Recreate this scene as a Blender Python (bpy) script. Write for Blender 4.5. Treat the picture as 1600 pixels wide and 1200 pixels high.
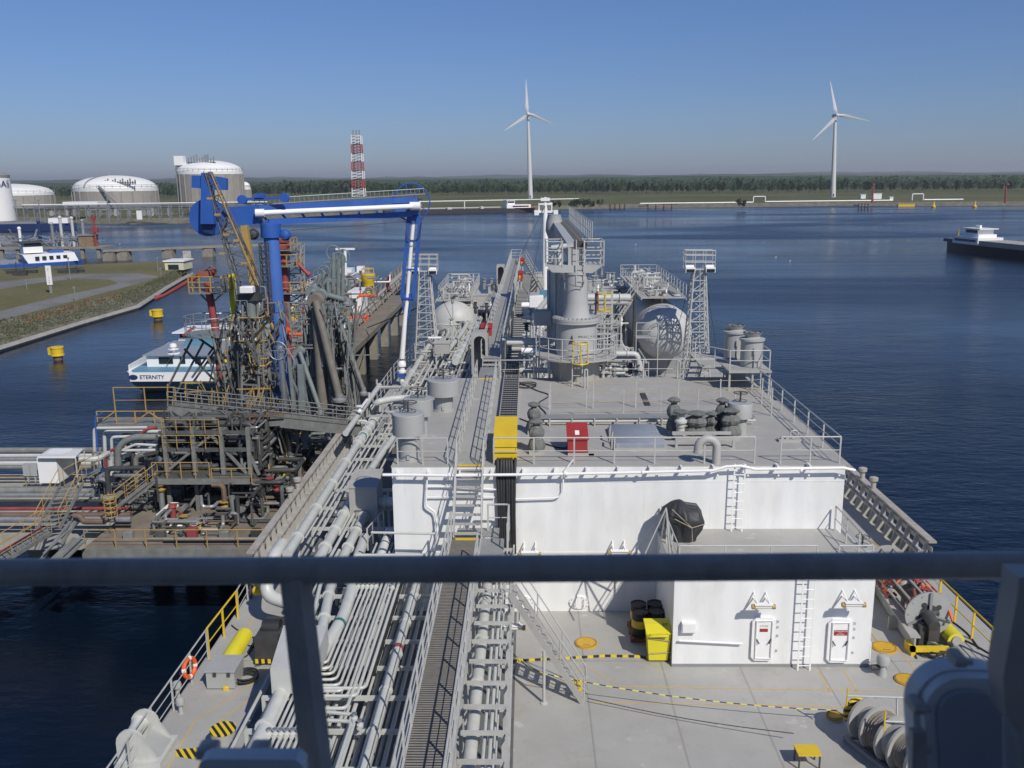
import bpy, math, random
from mathutils import Vector as V, Matrix
rnd = random.Random(7)
S = bpy.context.scene
COL = S.collection
for o in list(bpy.data.objects): bpy.data.objects.remove(o)

# ---------------------------------------------------------------- camera
F, PITCH, YAW, ROLL = 1437.0, math.radians(12.55), math.radians(1.08), math.radians(0.5)
CAMP = V((0, 0, 23.0))
_f = V((-math.sin(YAW)*math.cos(PITCH), math.cos(YAW)*math.cos(PITCH), -math.sin(PITCH)))
_r = V((math.cos(YAW), math.sin(YAW), 0)); _u = _r.cross(_f)
_r, _u = _r*math.cos(ROLL)-_u*math.sin(ROLL), _u*math.cos(ROLL)+_r*math.sin(ROLL)
cam = bpy.data.objects.new('camera', bpy.data.cameras.new('camera')); COL.objects.link(cam)
cam.data.sensor_width = 36; cam.data.lens = 36*F/1600
cam.data.dof.use_dof = True; cam.data.dof.focus_distance = 60; cam.data.dof.aperture_fstop = 4.5; cam.data.clip_start = 0.1; cam.data.clip_end = 30000
cam.matrix_world = Matrix(((_r.x, _u.x, -_f.x, CAMP.x), (_r.y, _u.y, -_f.y, CAMP.y), (_r.z, _u.z, -_f.z, CAMP.z), (0, 0, 0, 1)))
S.camera = cam
def ray(px, py): return _f+_r*((px-800)/F)-_u*((py-600)/F)
def PZ(px, py, z):                      # point on the level z seen at a place of the photograph (measured position)
    d = ray(px, py); return CAMP+d*((z-CAMP.z)/d.z)
def PY(px, py, y):                      # the same on the cross-ship plane y
    d = ray(px, py); return CAMP+d*(y/d.y)

# ---------------------------------------------------------------- light
SUN = V((0.57, -0.89, 0.98)).normalized()
W = bpy.data.worlds.new('World'); S.world = W; W.use_nodes = True
nt = W.node_tree; bg = nt.nodes['Background']; sky = nt.nodes.new('ShaderNodeTexSky')
sky.sky_type = 'NISHITA'; sky.sun_disc = False
sky.sun_elevation = math.asin(SUN.z); sky.sun_rotation = math.atan2(SUN.x, SUN.y)
sky.altitude = 0; sky.air_density = 1.0; sky.dust_density = 0.3; sky.ozone_density = 2.0
tint = nt.nodes.new('ShaderNodeMix'); tint.data_type = 'RGBA'; tint.blend_type = 'MULTIPLY'; tint.inputs[0].default_value = 1; tc_ = nt.nodes.new('ShaderNodeTexCoord'); sp_ = nt.nodes.new('ShaderNodeSeparateXYZ'); nt.links.new(tc_.outputs['Generated'], sp_.inputs[0])
rp_ = nt.nodes.new('ShaderNodeValToRGB'); rp_.color_ramp.elements[0].color = (.54, .67, 1.08, 1); rp_.color_ramp.elements[0].position = 0; rp_.color_ramp.elements[1].color = (.60, .80, 1.2, 1); rp_.color_ramp.elements[1].position = .22; nt.links.new(sp_.outputs[2], rp_.inputs[0]); nt.links.new(rp_.outputs[0], tint.inputs[7])
nt.links.new(sky.outputs[0], tint.inputs[6]); nt.links.new(tint.outputs[2], bg.inputs[0]); bg.inputs[1].default_value = 0.063
sl = bpy.data.lights.new('sun', 'SUN'); so = bpy.data.objects.new('sun', sl); COL.objects.link(so)
sl.energy = 3.55; sl.angle = math.radians(0.5); sl.color = (1, 0.94, 0.85)
so.rotation_euler = SUN.to_track_quat('Z', 'Y').to_euler(); so.location = (20, -30, 60)
S.view_settings.view_transform = 'Standard'; S.view_settings.look = 'None'
S.view_settings.exposure = 0.12; S.view_settings.gamma = 1

# ---------------------------------------------------------------- materials
def nodes(name):
    m = bpy.data.materials.new(name); m.use_nodes = True
    return m, m.node_tree, m.node_tree.nodes['Principled BSDF']
def paint(name, col, rough=.5, metal=0, var=.12, scale=1.2, dirt=None, damt=.35, bump=0, fine=25, dscale=.7):
    """paint with uneven tone, a little grime or rust in patches and slight surface relief"""
    m, t, b = nodes(name); N = t.nodes.new; L = t.links.new
    g = N('ShaderNodeNewGeometry')
    n = N('ShaderNodeTexNoise'); n.inputs['Scale'].default_value = scale; n.inputs['Detail'].default_value = 6; n.inputs['Roughness'].default_value = .65
    L(g.outputs['Position'], n.inputs['Vector'])
    mr = N('ShaderNodeMapRange'); mr.inputs[1].default_value = .3; mr.inputs[2].default_value = .7
    mr.inputs[3].default_value = 1-var; mr.inputs[4].default_value = 1+var*.6; L(n.outputs[0], mr.inputs[0])
    mx = N('ShaderNodeMix'); mx.data_type = 'RGBA'; mx.blend_type = 'MULTIPLY'; mx.inputs[0].default_value = 1
    mx.inputs[6].default_value = (*col, 1); L(mr.outputs[0], mx.inputs[7]); out = mx.outputs[2]
    if dirt:
        n2 = N('ShaderNodeTexNoise'); n2.inputs['Scale'].default_value = dscale; n2.inputs['Detail'].default_value = 9; n2.inputs['Roughness'].default_value = .75
        mp = N('ShaderNodeMapping'); mp.inputs['Scale'].default_value = (1, 1, .35); L(g.outputs['Position'], mp.inputs[0]); L(mp.outputs[0], n2.inputs['Vector'])
        m2 = N('ShaderNodeMapRange'); m2.inputs[1].default_value = .5; m2.inputs[2].default_value = .72; m2.inputs[4].default_value = damt; L(n2.outputs[0], m2.inputs[0])
        x2 = N('ShaderNodeMix'); x2.data_type = 'RGBA'; L(m2.outputs[0], x2.inputs[0]); L(out, x2.inputs[6]); x2.inputs[7].default_value = (*dirt, 1); out = x2.outputs[2]
    L(out, b.inputs['Base Color']); b.inputs['Roughness'].default_value = rough; b.inputs['Metallic'].default_value = metal
    if bump:
        n3 = N('ShaderNodeTexNoise'); n3.inputs['Scale'].default_value = fine; n3.inputs['Detail'].default_value = 4; L(g.outputs['Position'], n3.inputs['Vector'])
        bp = N('ShaderNodeBump'); bp.inputs['Strength'].default_value = bump; bp.inputs['Distance'].default_value = .05; L(n3.outputs[0], bp.inputs['Height']); L(bp.outputs[0], b.inputs['Normal'])
    return m
def stripes(name, c1, c2, direction=(1, 1, 0), width=.12, rough=.5):
    m, t, b = nodes(name); N = t.nodes.new; L = t.links.new
    g = N('ShaderNodeTexCoord'); d = N('ShaderNodeVectorMath'); d.operation = 'DOT_PRODUCT'; d.inputs[1].default_value = direction
    L(g.outputs['Object'], d.inputs[0]); f = N('ShaderNodeMath'); f.operation = 'MULTIPLY'; f.inputs[1].default_value = 1/(2*width); L(d.outputs['Value'], f.inputs[0])
    fr = N('ShaderNodeMath'); fr.operation = 'FRACT'; L(f.outputs[0], fr.inputs[0]); gt = N('ShaderNodeMath'); gt.operation = 'GREATER_THAN'; gt.inputs[1].default_value = .5; L(fr.outputs[0], gt.inputs[0])
    mx = N('ShaderNodeMix'); mx.data_type = 'RGBA'; L(gt.outputs[0], mx.inputs[0]); mx.inputs[6].default_value = (*c1, 1); mx.inputs[7].default_value = (*c2, 1)
    L(mx.outputs[2], b.inputs['Base Color']); b.inputs['Roughness'].default_value = rough
    return m
M = {}
M['grey'] = paint('grey_paint', (.41, .405, .385), .5, var=.10, dirt=(.27, .24, .2), damt=.3)
M['greyd'] = paint('grey_paint_mid', (.27, .28, .28), .5, var=.14, dirt=(.2, .16, .12), damt=.3)
M['pipe'] = paint('pipe_paint', (.53, .545, .52), .42, var=.08, scale=2, dirt=(.33, .32, .29), damt=.4, dscale=1.5)
M['rail'] = paint('railing_paint', (.47, .475, .455), .5, var=.12, scale=3, dirt=(.28, .2, .14), damt=.4, dscale=3)
M['white'] = paint('white_paint', (.80, .81, .80), .42, var=.05, scale=.5, dirt=(.60, .57, .50), damt=.45, bump=.10, fine=.8)
_t = M['white'].node_tree; _b = _t.nodes['Principled BSDF']; _src = _b.inputs['Base Color'].links[0].from_socket   # rust and grime runs below fittings
_g = _t.nodes.new('ShaderNodeNewGeometry'); _m = _t.nodes.new('ShaderNodeMapping'); _m.inputs['Scale'].default_value = (5, 5, .28); _n = _t.nodes.new('ShaderNodeTexNoise'); _n.inputs['Scale'].default_value = 1.3; _n.inputs['Detail'].default_value = 7; _n.inputs['Roughness'].default_value = .7
_mr = _t.nodes.new('ShaderNodeMapRange'); _mr.inputs[1].default_value = .60; _mr.inputs[2].default_value = .80; _mr.inputs[4].default_value = .5; _x = _t.nodes.new('ShaderNodeMix'); _x.data_type = 'RGBA'; _x.inputs[7].default_value = (.50, .44, .36, 1)
for _a, _c in ((_g.outputs['Position'], _m.inputs[0]), (_m.outputs[0], _n.inputs['Vector']), (_n.outputs[0], _mr.inputs[0]), (_mr.outputs[0], _x.inputs[0]), (_src, _x.inputs[6]), (_x.outputs[2], _b.inputs['Base Color'])): _t.links.new(_a, _c)
_w = _t.nodes.new('ShaderNodeTexWave'); _w.wave_type = 'BANDS'; _w.bands_direction = 'X'; _w.inputs['Scale'].default_value = .42; _w.inputs['Distortion'].default_value = 1.2; _w.inputs['Detail'].default_value = 2; _t.links.new(_g.outputs['Position'], _w.inputs['Vector'])
_b2 = _t.nodes.new('ShaderNodeBump'); _b2.inputs['Strength'].default_value = .22; _b2.inputs['Distance'].default_value = .06; _t.links.new(_w.outputs[0], _b2.inputs['Height']); _t.links.new(_b.inputs['Normal'].links[0].from_socket, _b2.inputs['Normal']); _t.links.new(_b2.outputs[0], _b.inputs['Normal'])
M['whitebright'] = paint('white_gloss', (.85, .85, .84), .3, var=.03, dirt=(.6, .55, .48), damt=.2)
M['black'] = paint('black_rubber', (.025, .026, .028), .55, var=.3, scale=4)
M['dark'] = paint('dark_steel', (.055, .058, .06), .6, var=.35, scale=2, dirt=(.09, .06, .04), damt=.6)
M['cover'] = paint('canvas_cover', (.16, .17, .16), .9, var=.35, scale=5, bump=1.0, fine=7)
M['tarp'] = paint('black_tarpaulin', (.035, .037, .042), .55, var=.3, scale=3, bump=.5, fine=5)
M['yellow'] = paint('yellow_paint', (.72, .50, .02), .45, var=.08, dirt=(.4, .28, .05), damt=.4, dscale=2)
M['lyellow'] = paint('lemon_paint', (.74, .66, .03), .45, var=.06, dirt=(.45, .36, .06), damt=.3)
M['ochre'] = paint('ochre_rail_paint', (.42, .28, .085), .55, var=.15, scale=3, dirt=(.3, .18, .08), damt=.5, dscale=2)
M['deckyel'] = paint('deck_marking', (.68, .42, .06), .6, var=.2, scale=5, dirt=(.36, .34, .3), damt=.6, dscale=3)
M['red'] = paint('red_paint', (.33, .035, .035), .5, var=.12)
M['redfade'] = paint('faded_red_paint', (.30, .06, .055), .55, var=.25)
M['orange'] = paint('orange_plastic', (.75, .12, .03), .5, var=.08)
M['blue'] = paint('blue_paint', (.028, .105, .40), .42, var=.12, scale=.6, dirt=(.07, .15, .4), damt=.5)
M['bluefade'] = paint('faded_blue_paint', (.06, .16, .50), .5, var=.12, scale=.5, dirt=(.16, .26, .52), damt=.6)
M['navy'] = paint('navy_hull', (.02, .04, .13), .4, var=.1)
M['steel'] = paint('galvanised_steel', (.30, .31, .32), .42, metal=.3, var=.2, scale=3)
M['shiny'] = paint('bright_cladding', (.62, .63, .64), .28, metal=.85, var=.1, scale=4)
M['jet'] = paint('jetty_steel', (.20, .21, .20), .6, var=.25, scale=2, dirt=(.13, .09, .06), damt=.6, dscale=1.2)
M['arm'] = paint('arm_grey_green', (.19, .225, .22), .5, var=.2, scale=2, dirt=(.12, .1, .08), damt=.5)
M['armd'] = paint('dark_arm_steel', (.10, .11, .11), .6, var=.3, scale=2, dirt=(.09, .06, .04), damt=.6)
M['concrete'] = paint('weathered_concrete', (.27, .25, .21), .9, var=.25, scale=.8, dirt=(.12, .1, .07), damt=.7, bump=.5, fine=4)
M['rust'] = paint('rusty_plating', (.27, .19, .12), .85, var=.35, scale=1.2, dirt=(.17, .09, .05), damt=.6)
M['glass'] = paint('window_glass', (.02, .03, .04), .08, var=.1)
M['green'] = paint('green_paint', (.02, .22, .12), .5)
M['teal'] = paint('teal_band', (.02, .16, .15), .5)
M['ltblue'] = paint('light_blue_paint', (.12, .27, .38), .5, var=.1)
M['bargegreen'] = paint('barge_hull_bottom', (.16, .22, .2), .6, var=.2)
M['rope'] = paint('rope', (.42, .36, .26), .9, var=.3, scale=9)
M['hz'] = stripes('yellow_black_stripes', (.74, .55, .02), (.02, .02, .02), (.8, .6, 0), .085)
M['hzv'] = stripes('yellow_black_panel', (.74, .55, .02), (.02, .02, .02), (.95, 0, -.31), .16)
M['tape'] = stripes('yellow_black_tape', (.78, .72, .06), (.02, .02, .02), (1, 0, 0), .2)
M['concdirt'] = paint('concrete_cap', (.38, .37, .33), .9, var=.2, scale=.8, dirt=(.2, .17, .12), damt=.5)
M['shade'] = paint('rail_paint_grey', (.56, .49, .41), .4, var=.12, scale=6, dirt=(.12,.12,.12), damt=.5, dscale=4)

# ---------------------------------------------------------------- mesh helpers
class MB:
    def __init__(s): s.v = []; s.f = []
    def add(s, vs, fs):
        k = len(s.v); s.v += [V(p) for p in vs]; s.f += [tuple(i+k for i in f) for f in fs]; return s
    def box(s, x0, y0, z0, x1, y1, z1):
        x0, x1 = sorted((x0, x1)); y0, y1 = sorted((y0, y1)); z0, z1 = sorted((z0, z1))
        return s.add([(x0,y0,z0),(x1,y0,z0),(x1,y1,z0),(x0,y1,z0),(x0,y0,z1),(x1,y0,z1),(x1,y1,z1),(x0,y1,z1)],
                     [(0,3,2,1),(4,5,6,7),(0,1,5,4),(1,2,6,5),(2,3,7,6),(3,0,4,7)])
    def bbox(s, x0, y0, z0, x1, y1, z1, b=.03):    # box with chamfered upright and top edges
        x0, x1 = sorted((x0, x1)); y0, y1 = sorted((y0, y1)); z0, z1 = sorted((z0, z1))
        o = [(x0+b,y0),(x1-b,y0),(x1,y0+b),(x1,y1-b),(x1-b,y1),(x0+b,y1),(x0,y1-b),(x0,y0+b)]
        cx, cy = (x0+x1)/2, (y0+y1)/2; ins = [(cx+(x-cx)*(1-2*b/(x1-x0)), cy+(y-cy)*(1-2*b/(y1-y0))) for x, y in o]
        vs = [(x,y,z0) for x,y in o]+[(x,y,z1-b) for x,y in o]+[(x,y,z1) for x,y in ins]
        fs = [tuple(range(7,-1,-1)), tuple(range(16,24))]
        for r in (0, 8):
            for i in range(8): fs.append((r+i, r+(i+1)%8, r+8+(i+1)%8, r+8+i))
        return s.add(vs, fs)
    def bar(s, a, b, w, h=None, up=(0,0,1)):
        a, b = V(a), V(b); h = h or w; d = (b-a)
        if d.length < 1e-6: return s
        d.normalize(); up = V(up)
        if abs(d.dot(up)) > .98: up = V((0,1,0))
        x = d.cross(up).normalized(); y = x.cross(d).normalized(); x *= w/2; y *= h/2
        return s.add([a-x-y,a+x-y,a+x+y,a-x+y,b-x-y,b+x-y,b+x+y,b-x+y],[(3,2,1,0),(4,5,6,7),(0,1,5,4),(1,2,6,5),(2,3,7,6),(3,0,4,7)])
    def tube(s, pts, r, n=8, cap=True, closed=False):
        pts = [V(p) for p in pts]; m = len(pts); rr = r if isinstance(r, (list, tuple)) else [r]*m
        k = len(s.v); prev = None; dirs = []
        for i in range(m):
            if closed: d = (pts[(i+1)%m]-pts[i-1])
            else: d = (pts[min(i+1, m-1)]-pts[max(i-1, 0)])
            dirs.append(d.normalized() if d.length > 1e-9 else V((0,0,1)))
        up = V((0,0,1)) if abs(dirs[0].z) < .9 else V((0,1,0))
        for i in range(m):
            d = dirs[i]; x = (prev if prev is not None else up); x = x-d*x.dot(d)
            if x.length < 1e-4: x = d.orthogonal()
            x.normalize(); y = d.cross(x); prev = x; sc = 1
            if 0 < i < m-1 or closed:
                e = (pts[(i+1)%m]-pts[i]).normalized(); sc = 1/max(.6, abs(e.dot(d)))
            for j in range(n):
                t = 2*math.pi*(j+.5)/n; s.v.append(pts[i]+(x*math.cos(t)+y*math.sin(t))*rr[i]*(sc if n > 4 else 1))
        for i in range(m if closed else m-1):
            for j in range(n):
                a = k+i*n; b = k+((i+1)%m)*n; s.f.append((a+j, a+(j+1)%n, b+(j+1)%n, b+j))
        if cap and not closed: s.f.append(tuple(k+j for j in range(n-1,-1,-1))); s.f.append(tuple(k+(m-1)*n+j for j in range(n)))
        return s
    def seg(s, a, b, r, n=8): return s.tube([a, b], r, n)
    def cone(s, a, b, r1, r2, n=16): return s.tube([a, b], [r1, r2], n)
    def lathe(s, c, prof, n=20, wob=0, seed=0, axis=None, jit=.12):
        R = random.Random(seed); c = V(c); k = len(s.v); ph = [R.uniform(0, 6) for _ in range(6)]
        if axis: ax = V(axis).normalized(); xx = ax.orthogonal().normalized(); yy = ax.cross(xx)
        else: ax, xx, yy = V((0,0,1)), V((1,0,0)), V((0,1,0))
        for i, (r, z) in enumerate(prof):
            for j in range(n):
                t = 2*math.pi*j/n; q = 1+wob*(math.sin(3*t+ph[0]+z*2)+.6*math.sin(7*t+ph[1]+z*1.5)+.5*math.sin(13*t+ph[2]-z*3)+jit*R.uniform(-1,1)) if wob else 1
                s.v.append(c+xx*(math.cos(t)*r*q)+yy*(math.sin(t)*r*q)+ax*z)
        for i in range(len(prof)-1):
            for j in range(n):
                a = k+i*n; s.f.append((a+j, a+(j+1)%n, a+n+(j+1)%n, a+n+j))
        if prof[0][0] > 1e-4: s.f.append(tuple(k+j for j in range(n-1,-1,-1)))
        if prof[-1][0] > 1e-4: s.f.append(tuple(k+(len(prof)-1)*n+j for j in range(n)))
        return s
    def ball(s, c, r, n=14, sz=1):
        return s.lathe(c, [(max(1e-5, r*math.sin(math.pi*i/8)), -r*sz*math.cos(math.pi*i/8)) for i in range(9)], n)
    def ring(s, c, R, r, n=28, m=6, nrm=(0,0,1), a0=0, a1=360):
        nrm = V(nrm).normalized(); x = nrm.orthogonal().normalized() if abs(nrm.z) < .99 else V((1,0,0)); y = nrm.cross(x); full = (a1-a0) >= 360
        pts = [V(c)+(x*math.cos(t)+y*math.sin(t))*R for t in [math.radians(a0+(a1-a0)*i/n) for i in range(n+(0 if full else 1))]]
        return s.tube(pts, r, m, closed=full)
    def prism(s, poly, dv):     # polygon of 3D points extruded by the vector dv
        poly = [V(p) for p in poly]; n = len(poly); dv = V(dv)
        return s.add(poly+[p+dv for p in poly], [tuple(range(n-1,-1,-1)), tuple(range(n, 2*n))]+[(i,(i+1)%n,n+(i+1)%n,n+i) for i in range(n)])
def fix(me):
    import bmesh
    b = bmesh.new(); b.from_mesh(me); bmesh.ops.recalc_face_normals(b, faces=b.faces); b.to_mesh(me); b.free()
def mesh(name, mb, mat, org, smooth=True):
    me = bpy.data.meshes.new(name); o = V(org); me.from_pydata([p-o for p in mb.v], [], mb.f); fix(me)
    me.materials.append(M[mat] if isinstance(mat, str) else mat)
    if smooth:
        me.polygons.foreach_set('use_smooth', [True]*len(me.polygons)); me.set_sharp_from_angle(angle=math.radians(38))
    return me
def tag(o, label=None, cat=None, group=None, kind=None):
    for k, v in (('label', label), ('category', cat), ('group', group), ('kind', kind)):
        if v: o[k] = v
    return o
def thing(name, label, cat, loc, group=None, kind=None):
    o = bpy.data.objects.new(name, None); COL.objects.link(o); o.location = loc; o.empty_display_size = .2
    return tag(o, label, cat, group, kind)
ORG = {}
def part(root, name, mb, mat, label=None, smooth=True):
    """a part of root (or a sub-part of a part), given in world coordinates"""
    org = ORG.get(root.name) or V(root.location); me = mesh(name, mb, mat, org, smooth)
    o = bpy.data.objects.new(name, me); COL.objects.link(o); o.parent = root; ORG[o.name] = V(org)
    if label: o['label'] = label
    return o
def single(name, mb, mat, label, cat, group=None, kind=None, smooth=True):
    xs = [p.x for p in mb.v]; ys = [p.y for p in mb.v]; z = min(p.z for p in mb.v)
    c = V(((min(xs)+max(xs))/2, (min(ys)+max(ys))/2, z)); o = bpy.data.objects.new(name, mesh(name, mb, mat, c, smooth))
    COL.objects.link(o); o.location = c; return tag(o, label, cat, group, kind)
def rep(root, name, me, locs, rots=None):      # repeated parts sharing one mesh; locs in world coordinates
    org = ORG.get(root.name) or V(root.location)
    for i, p in enumerate(locs):
        o = bpy.data.objects.new(name, me); COL.objects.link(o); o.parent = root; o.location = V(p)-org; ORG[o.name] = V(p)
        if rots: o.rotation_euler = rots[i]
def dup(root, loc, rz=None, label=None, group=None, scale=None):
    def cp(o, p):
        c = o.copy(); COL.objects.link(c); c.parent = p
        for ch in o.children: cp(ch, c)
        return c
    r = cp(root, None); r.location = loc
    if rz is not None: r.rotation_euler = (0, 0, rz)
    if scale: r.scale = (scale,)*3
    if label: r['label'] = label
    if group: r['group'] = group
    return r
def bend(pts, R, k=4):      # rounds the corners of a polyline
    pts = [V(p) for p in pts]; out = [pts[0]]
    for i in range(1, len(pts)-1):
        a, b, c = pts[i-1], pts[i], pts[i+1]; d1 = (a-b); d2 = (c-b); q = min(R, d1.length*.48, d2.length*.48)
        p, e = b+d1.normalized()*q, b+d2.normalized()*q
        for j in range(k+1):
            t = j/k; out.append(p*(1-t)**2+b*2*t*(1-t)+e*t*t)
    return out+[pts[-1]]
def along(pts, sp, ends=True):
    pts = [V(p) for p in pts]; out = []
    for a, b in zip(pts, pts[1:]):
        n = max(1, round((b-a).length/sp)); out += [a.lerp(b, i/n) for i in range(n)]
    return out+([pts[-1]] if ends else [])
def railing(label, pts, h=1.0, bars=2, sp=1.5, mat='rail', r=.024, group=None, name='railing', stay=False, cat='railing'):
    pts = [V(p) for p in pts]; root = thing(name, label, cat, pts[0], group); up = V((0,0,h))
    part(root, 'top_rail', MB().tube(bend([p+up for p in pts], .12, 2), r*1.15, 6), mat)
    for i in range(bars): part(root, 'middle_rail', MB().tube([p+up*((i+1)/(bars+1)) for p in pts], r*.7, 6), mat)
    pm = mesh('post', MB().bar((0,0,0), (0,0,h), r*2.3, r*1.5), mat, (0,0,0)); rep(root, 'post', pm, along(pts, sp))
    return root
def pipe(label, pts, r, mat='pipe', flanges=0, R=None, group=None, n=12, fl_at=None, name='pipe', bands=(), cat='pipe', saddles=0):
    pts = [V(p) for p in pts]; bp = bend(pts, R or r*2.6) if len(pts) > 2 else pts
    if not flanges and not bands and not saddles: return single(name, MB().tube(bp, r, n), mat, label, cat, group)
    root = thing(name, label, cat, pts[0], group); part(root, 'pipe_run', MB().tube(bp, r, n), mat)
    for a, b in zip(pts, pts[1:]):
        d = (b-a); L = d.length
        if L < r*8: continue
        d.normalize(); q = d.to_track_quat('Z', 'Y').to_euler()
        if flanges:
            k = max(1, int(L/flanges)); ps = [a+d*(L*(i+.5)/k) for i in range(k)]
            me = mesh('flange', MB().lathe((0,0,0), [(r*.9,-.03),(r*1.32,-.03),(r*1.32,-.004),(r*1.25,0),(r*1.32,.004),(r*1.32,.03),(r*.9,.03)], 14), mat, (0,0,0)); rep(root, 'flange', me, ps, [q]*k)
    for (seg_i, t, w, m) in bands:
        a, b = pts[seg_i], pts[seg_i+1]; d = (b-a).normalized(); c = a.lerp(b, t)
        part(root, 'colour_band', MB().seg(c-d*w/2, c+d*w/2, r*1.02, n), m)
    return root
def text_mb(body, size, origin, xd, yd, depth=.01, align='LEFT'):
    cu = bpy.data.curves.new('t', 'FONT'); cu.body = body; cu.size = size; cu.align_x = align; cu.extrude = depth; cu.resolution_u = 2
    ob = bpy.data.objects.new('t', cu); COL.objects.link(ob); me = bpy.data.meshes.new_from_object(ob)
    o, x, y = V(origin), V(xd).normalized(), V(yd).normalized(); z = x.cross(y); mb = MB()
    mb.add([o+x*v.co.x+y*v.co.y+z*v.co.z for v in me.vertices], [tuple(p.vertices) for p in me.polygons])
    bpy.data.objects.remove(ob); bpy.data.meshes.remove(me); return mb
def truss(a, b, w, nseg, r, side=(1,0,0), w2=None, n=4, faces=4):
    """square lattice mast or boom between a and b"""
    a, b = V(a), V(b); d = (b-a).normalized(); x = V(side); x = (x-d*x.dot(d)).normalized(); y = d.cross(x); w2 = w2 or w; mb = MB()
    cs = [(1,1),(-1,1),(-1,-1),(1,-1)] if faces == 4 else [(1,-.6),(-1,-.6),(0,1)]
    P = lambda t, c: a.lerp(b, t)+(x*c[0]+y*c[1])*((w+(w2-w)*t)/2)
    for c in cs: mb.tube([P(0, c), P(1, c)], r*1.4, max(n, 5))
    for i in range(nseg+1):
        t = i/nseg
        for j in range(len(cs)):
            c, e = cs[j], cs[(j+1)%len(cs)]; mb.seg(P(t, c), P(t, e), r, n)
            if i < nseg: mb.seg(P(t, c), P((i+1)/nseg, e) if (i+j)%2 else P((i+1)/nseg, e), r*.8, n)
    return mb
def stairs(label, a, b, w, side, n=10, mat='grey', rail='rail', group=None, rails=True, nosing=None, cat='stairs'):
    """a = foot, b = head (centre line); side = unit vector across"""
    a, b, s_ = V(a), V(b), V(side).normalized(); root = thing('stairs', label, cat, a, group)
    for q in (-1, 1): part(root, 'stringer', MB().bar(a+s_*q*w/2, b+s_*q*w/2, .03, .2), mat)
    run = V((b.x-a.x, b.y-a.y, 0)); rd = run.normalized(); dep = max(.16, run.length/n*.85)
    tm = mesh('tread', MB().add([p for q in (-1,1) for e in (-1,1) for z in (0,.035) for p in [s_*(q*w/2*.96)+rd*(e*dep/2)+V((0,0,z))]],
        [(0,2,6,4),(1,5,7,3),(0,1,3,2),(4,6,7,5),(0,4,5,1),(2,3,7,6)]), mat, (0,0,0)); rep(root, 'tread', tm, [a.lerp(b, (i+.5)/n) for i in range(n)])
    if rails:
        for q in (-1, 1):
            o = s_*q*w/2; u = V((0,0,.95)); part(root, 'handrail', MB().tube([a+o+u, b+o+u], .022, 6), rail)
            part(root, 'middle_rail', MB().tube([a+o+u*.5, b+o+u*.5], .014, 6), rail)
            pm = mesh('post', MB().seg((0,0,0), (0,0,.95), .018, 6), rail, (0,0,0)); rep(root, 'post', pm, [a.lerp(b, t)+o for t in ([0,.33,.67,1] if (b-a).length > 2 else [0, 1])])
    return root
def ladder(label, a, b, w, side, off=(0,-.3,0), mat='rail', sp=.32, group=None):
    a, b, s_ = V(a), V(b), V(side); root = thing('ladder', label, 'ladder', a, group)
    for q in (-1, 1): part(root, 'side_rail', MB().bar(a+s_*q*w/2, b+s_*q*w/2+V((0,0,.25)), .05, .02, up=off), mat)
    k = int((b-a).length/sp); rm = mesh('rung', MB().seg(-s_*w/2, s_*w/2, .016, 6), mat, (0,0,0)); rep(root, 'rung', rm, [a.lerp(b, (i+.5)/k) for i in range(k)])
    return root
# ================================================================ SETTING: water, land, far things
def ground_mat(name, c1, c2, c3, s1=.02, s2=.5, rough=.95, extra=None):
    m, t, b = nodes(name); N = t.nodes.new; L = t.links.new; g = N('ShaderNodeNewGeometry')
    n = N('ShaderNodeTexNoise'); n.inputs['Scale'].default_value = s1; n.inputs['Detail'].default_value = 8; L(g.outputs['Position'], n.inputs['Vector'])
    r = N('ShaderNodeValToRGB'); r.color_ramp.elements[0].color = (*c1, 1); r.color_ramp.elements[0].position = .38; r.color_ramp.elements[1].color = (*c2, 1); r.color_ramp.elements[1].position = .62; L(n.outputs[0], r.inputs[0])
    n2 = N('ShaderNodeTexNoise'); n2.inputs['Scale'].default_value = s2; n2.inputs['Detail'].default_value = 8; n2.inputs['Roughness'].default_value = .7; L(g.outputs['Position'], n2.inputs['Vector'])
    mr = N('ShaderNodeMapRange'); mr.inputs[1].default_value = .45; mr.inputs[2].default_value = .7; mr.inputs[4].default_value = .6; L(n2.outputs[0], mr.inputs[0])
    mx = N('ShaderNodeMix'); mx.data_type = 'RGBA'; L(mr.outputs[0], mx.inputs[0]); L(r.outputs[0], mx.inputs[6]); mx.inputs[7].default_value = (*c3, 1); L(mx.outputs[2], b.inputs['Base Color'])
    b.inputs['Roughness'].default_value = rough; b.inputs['Specular IOR Level'].default_value = .15
    bp = N('ShaderNodeBump'); bp.inputs['Strength'].default_value = .5; bp.inputs['Distance'].default_value = .2; L(n2.outputs[0], bp.inputs['Height']); L(bp.outputs[0], b.inputs['Normal'])
    return m
M['grass'] = ground_mat('grass_ground', (.10, .105, .045), (.15, .14, .07), (.21, .17, .10), .03, .6)
M['field'] = ground_mat('far_field', (.075, .09, .035), (.12, .125, .055), (.15, .13, .07), .008, .06)
M['road'] = ground_mat('worn_road', (.17, .17, .165), (.22, .22, .21), (.13, .13, .12), .1, 1.5)
M['stonebank'] = ground_mat('stone_bank', (.13, .125, .10), (.19, .18, .15), (.09, .09, .05), .3, 2)
m, t, b = nodes('harbour_water'); N = t.nodes.new; L = t.links.new; g = N('ShaderNodeNewGeometry')
b.inputs['Base Color'].default_value = (.002, .007, .018, 1); b.inputs['Roughness'].default_value = .12; b.inputs['IOR'].default_value = 1.33
mp = N('ShaderNodeMapping'); mp.inputs['Rotation'].default_value = (0, 0, .35); mp.inputs['Scale'].default_value = (.55, 1.2, 1); L(g.outputs['Position'], mp.inputs[0])
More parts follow.
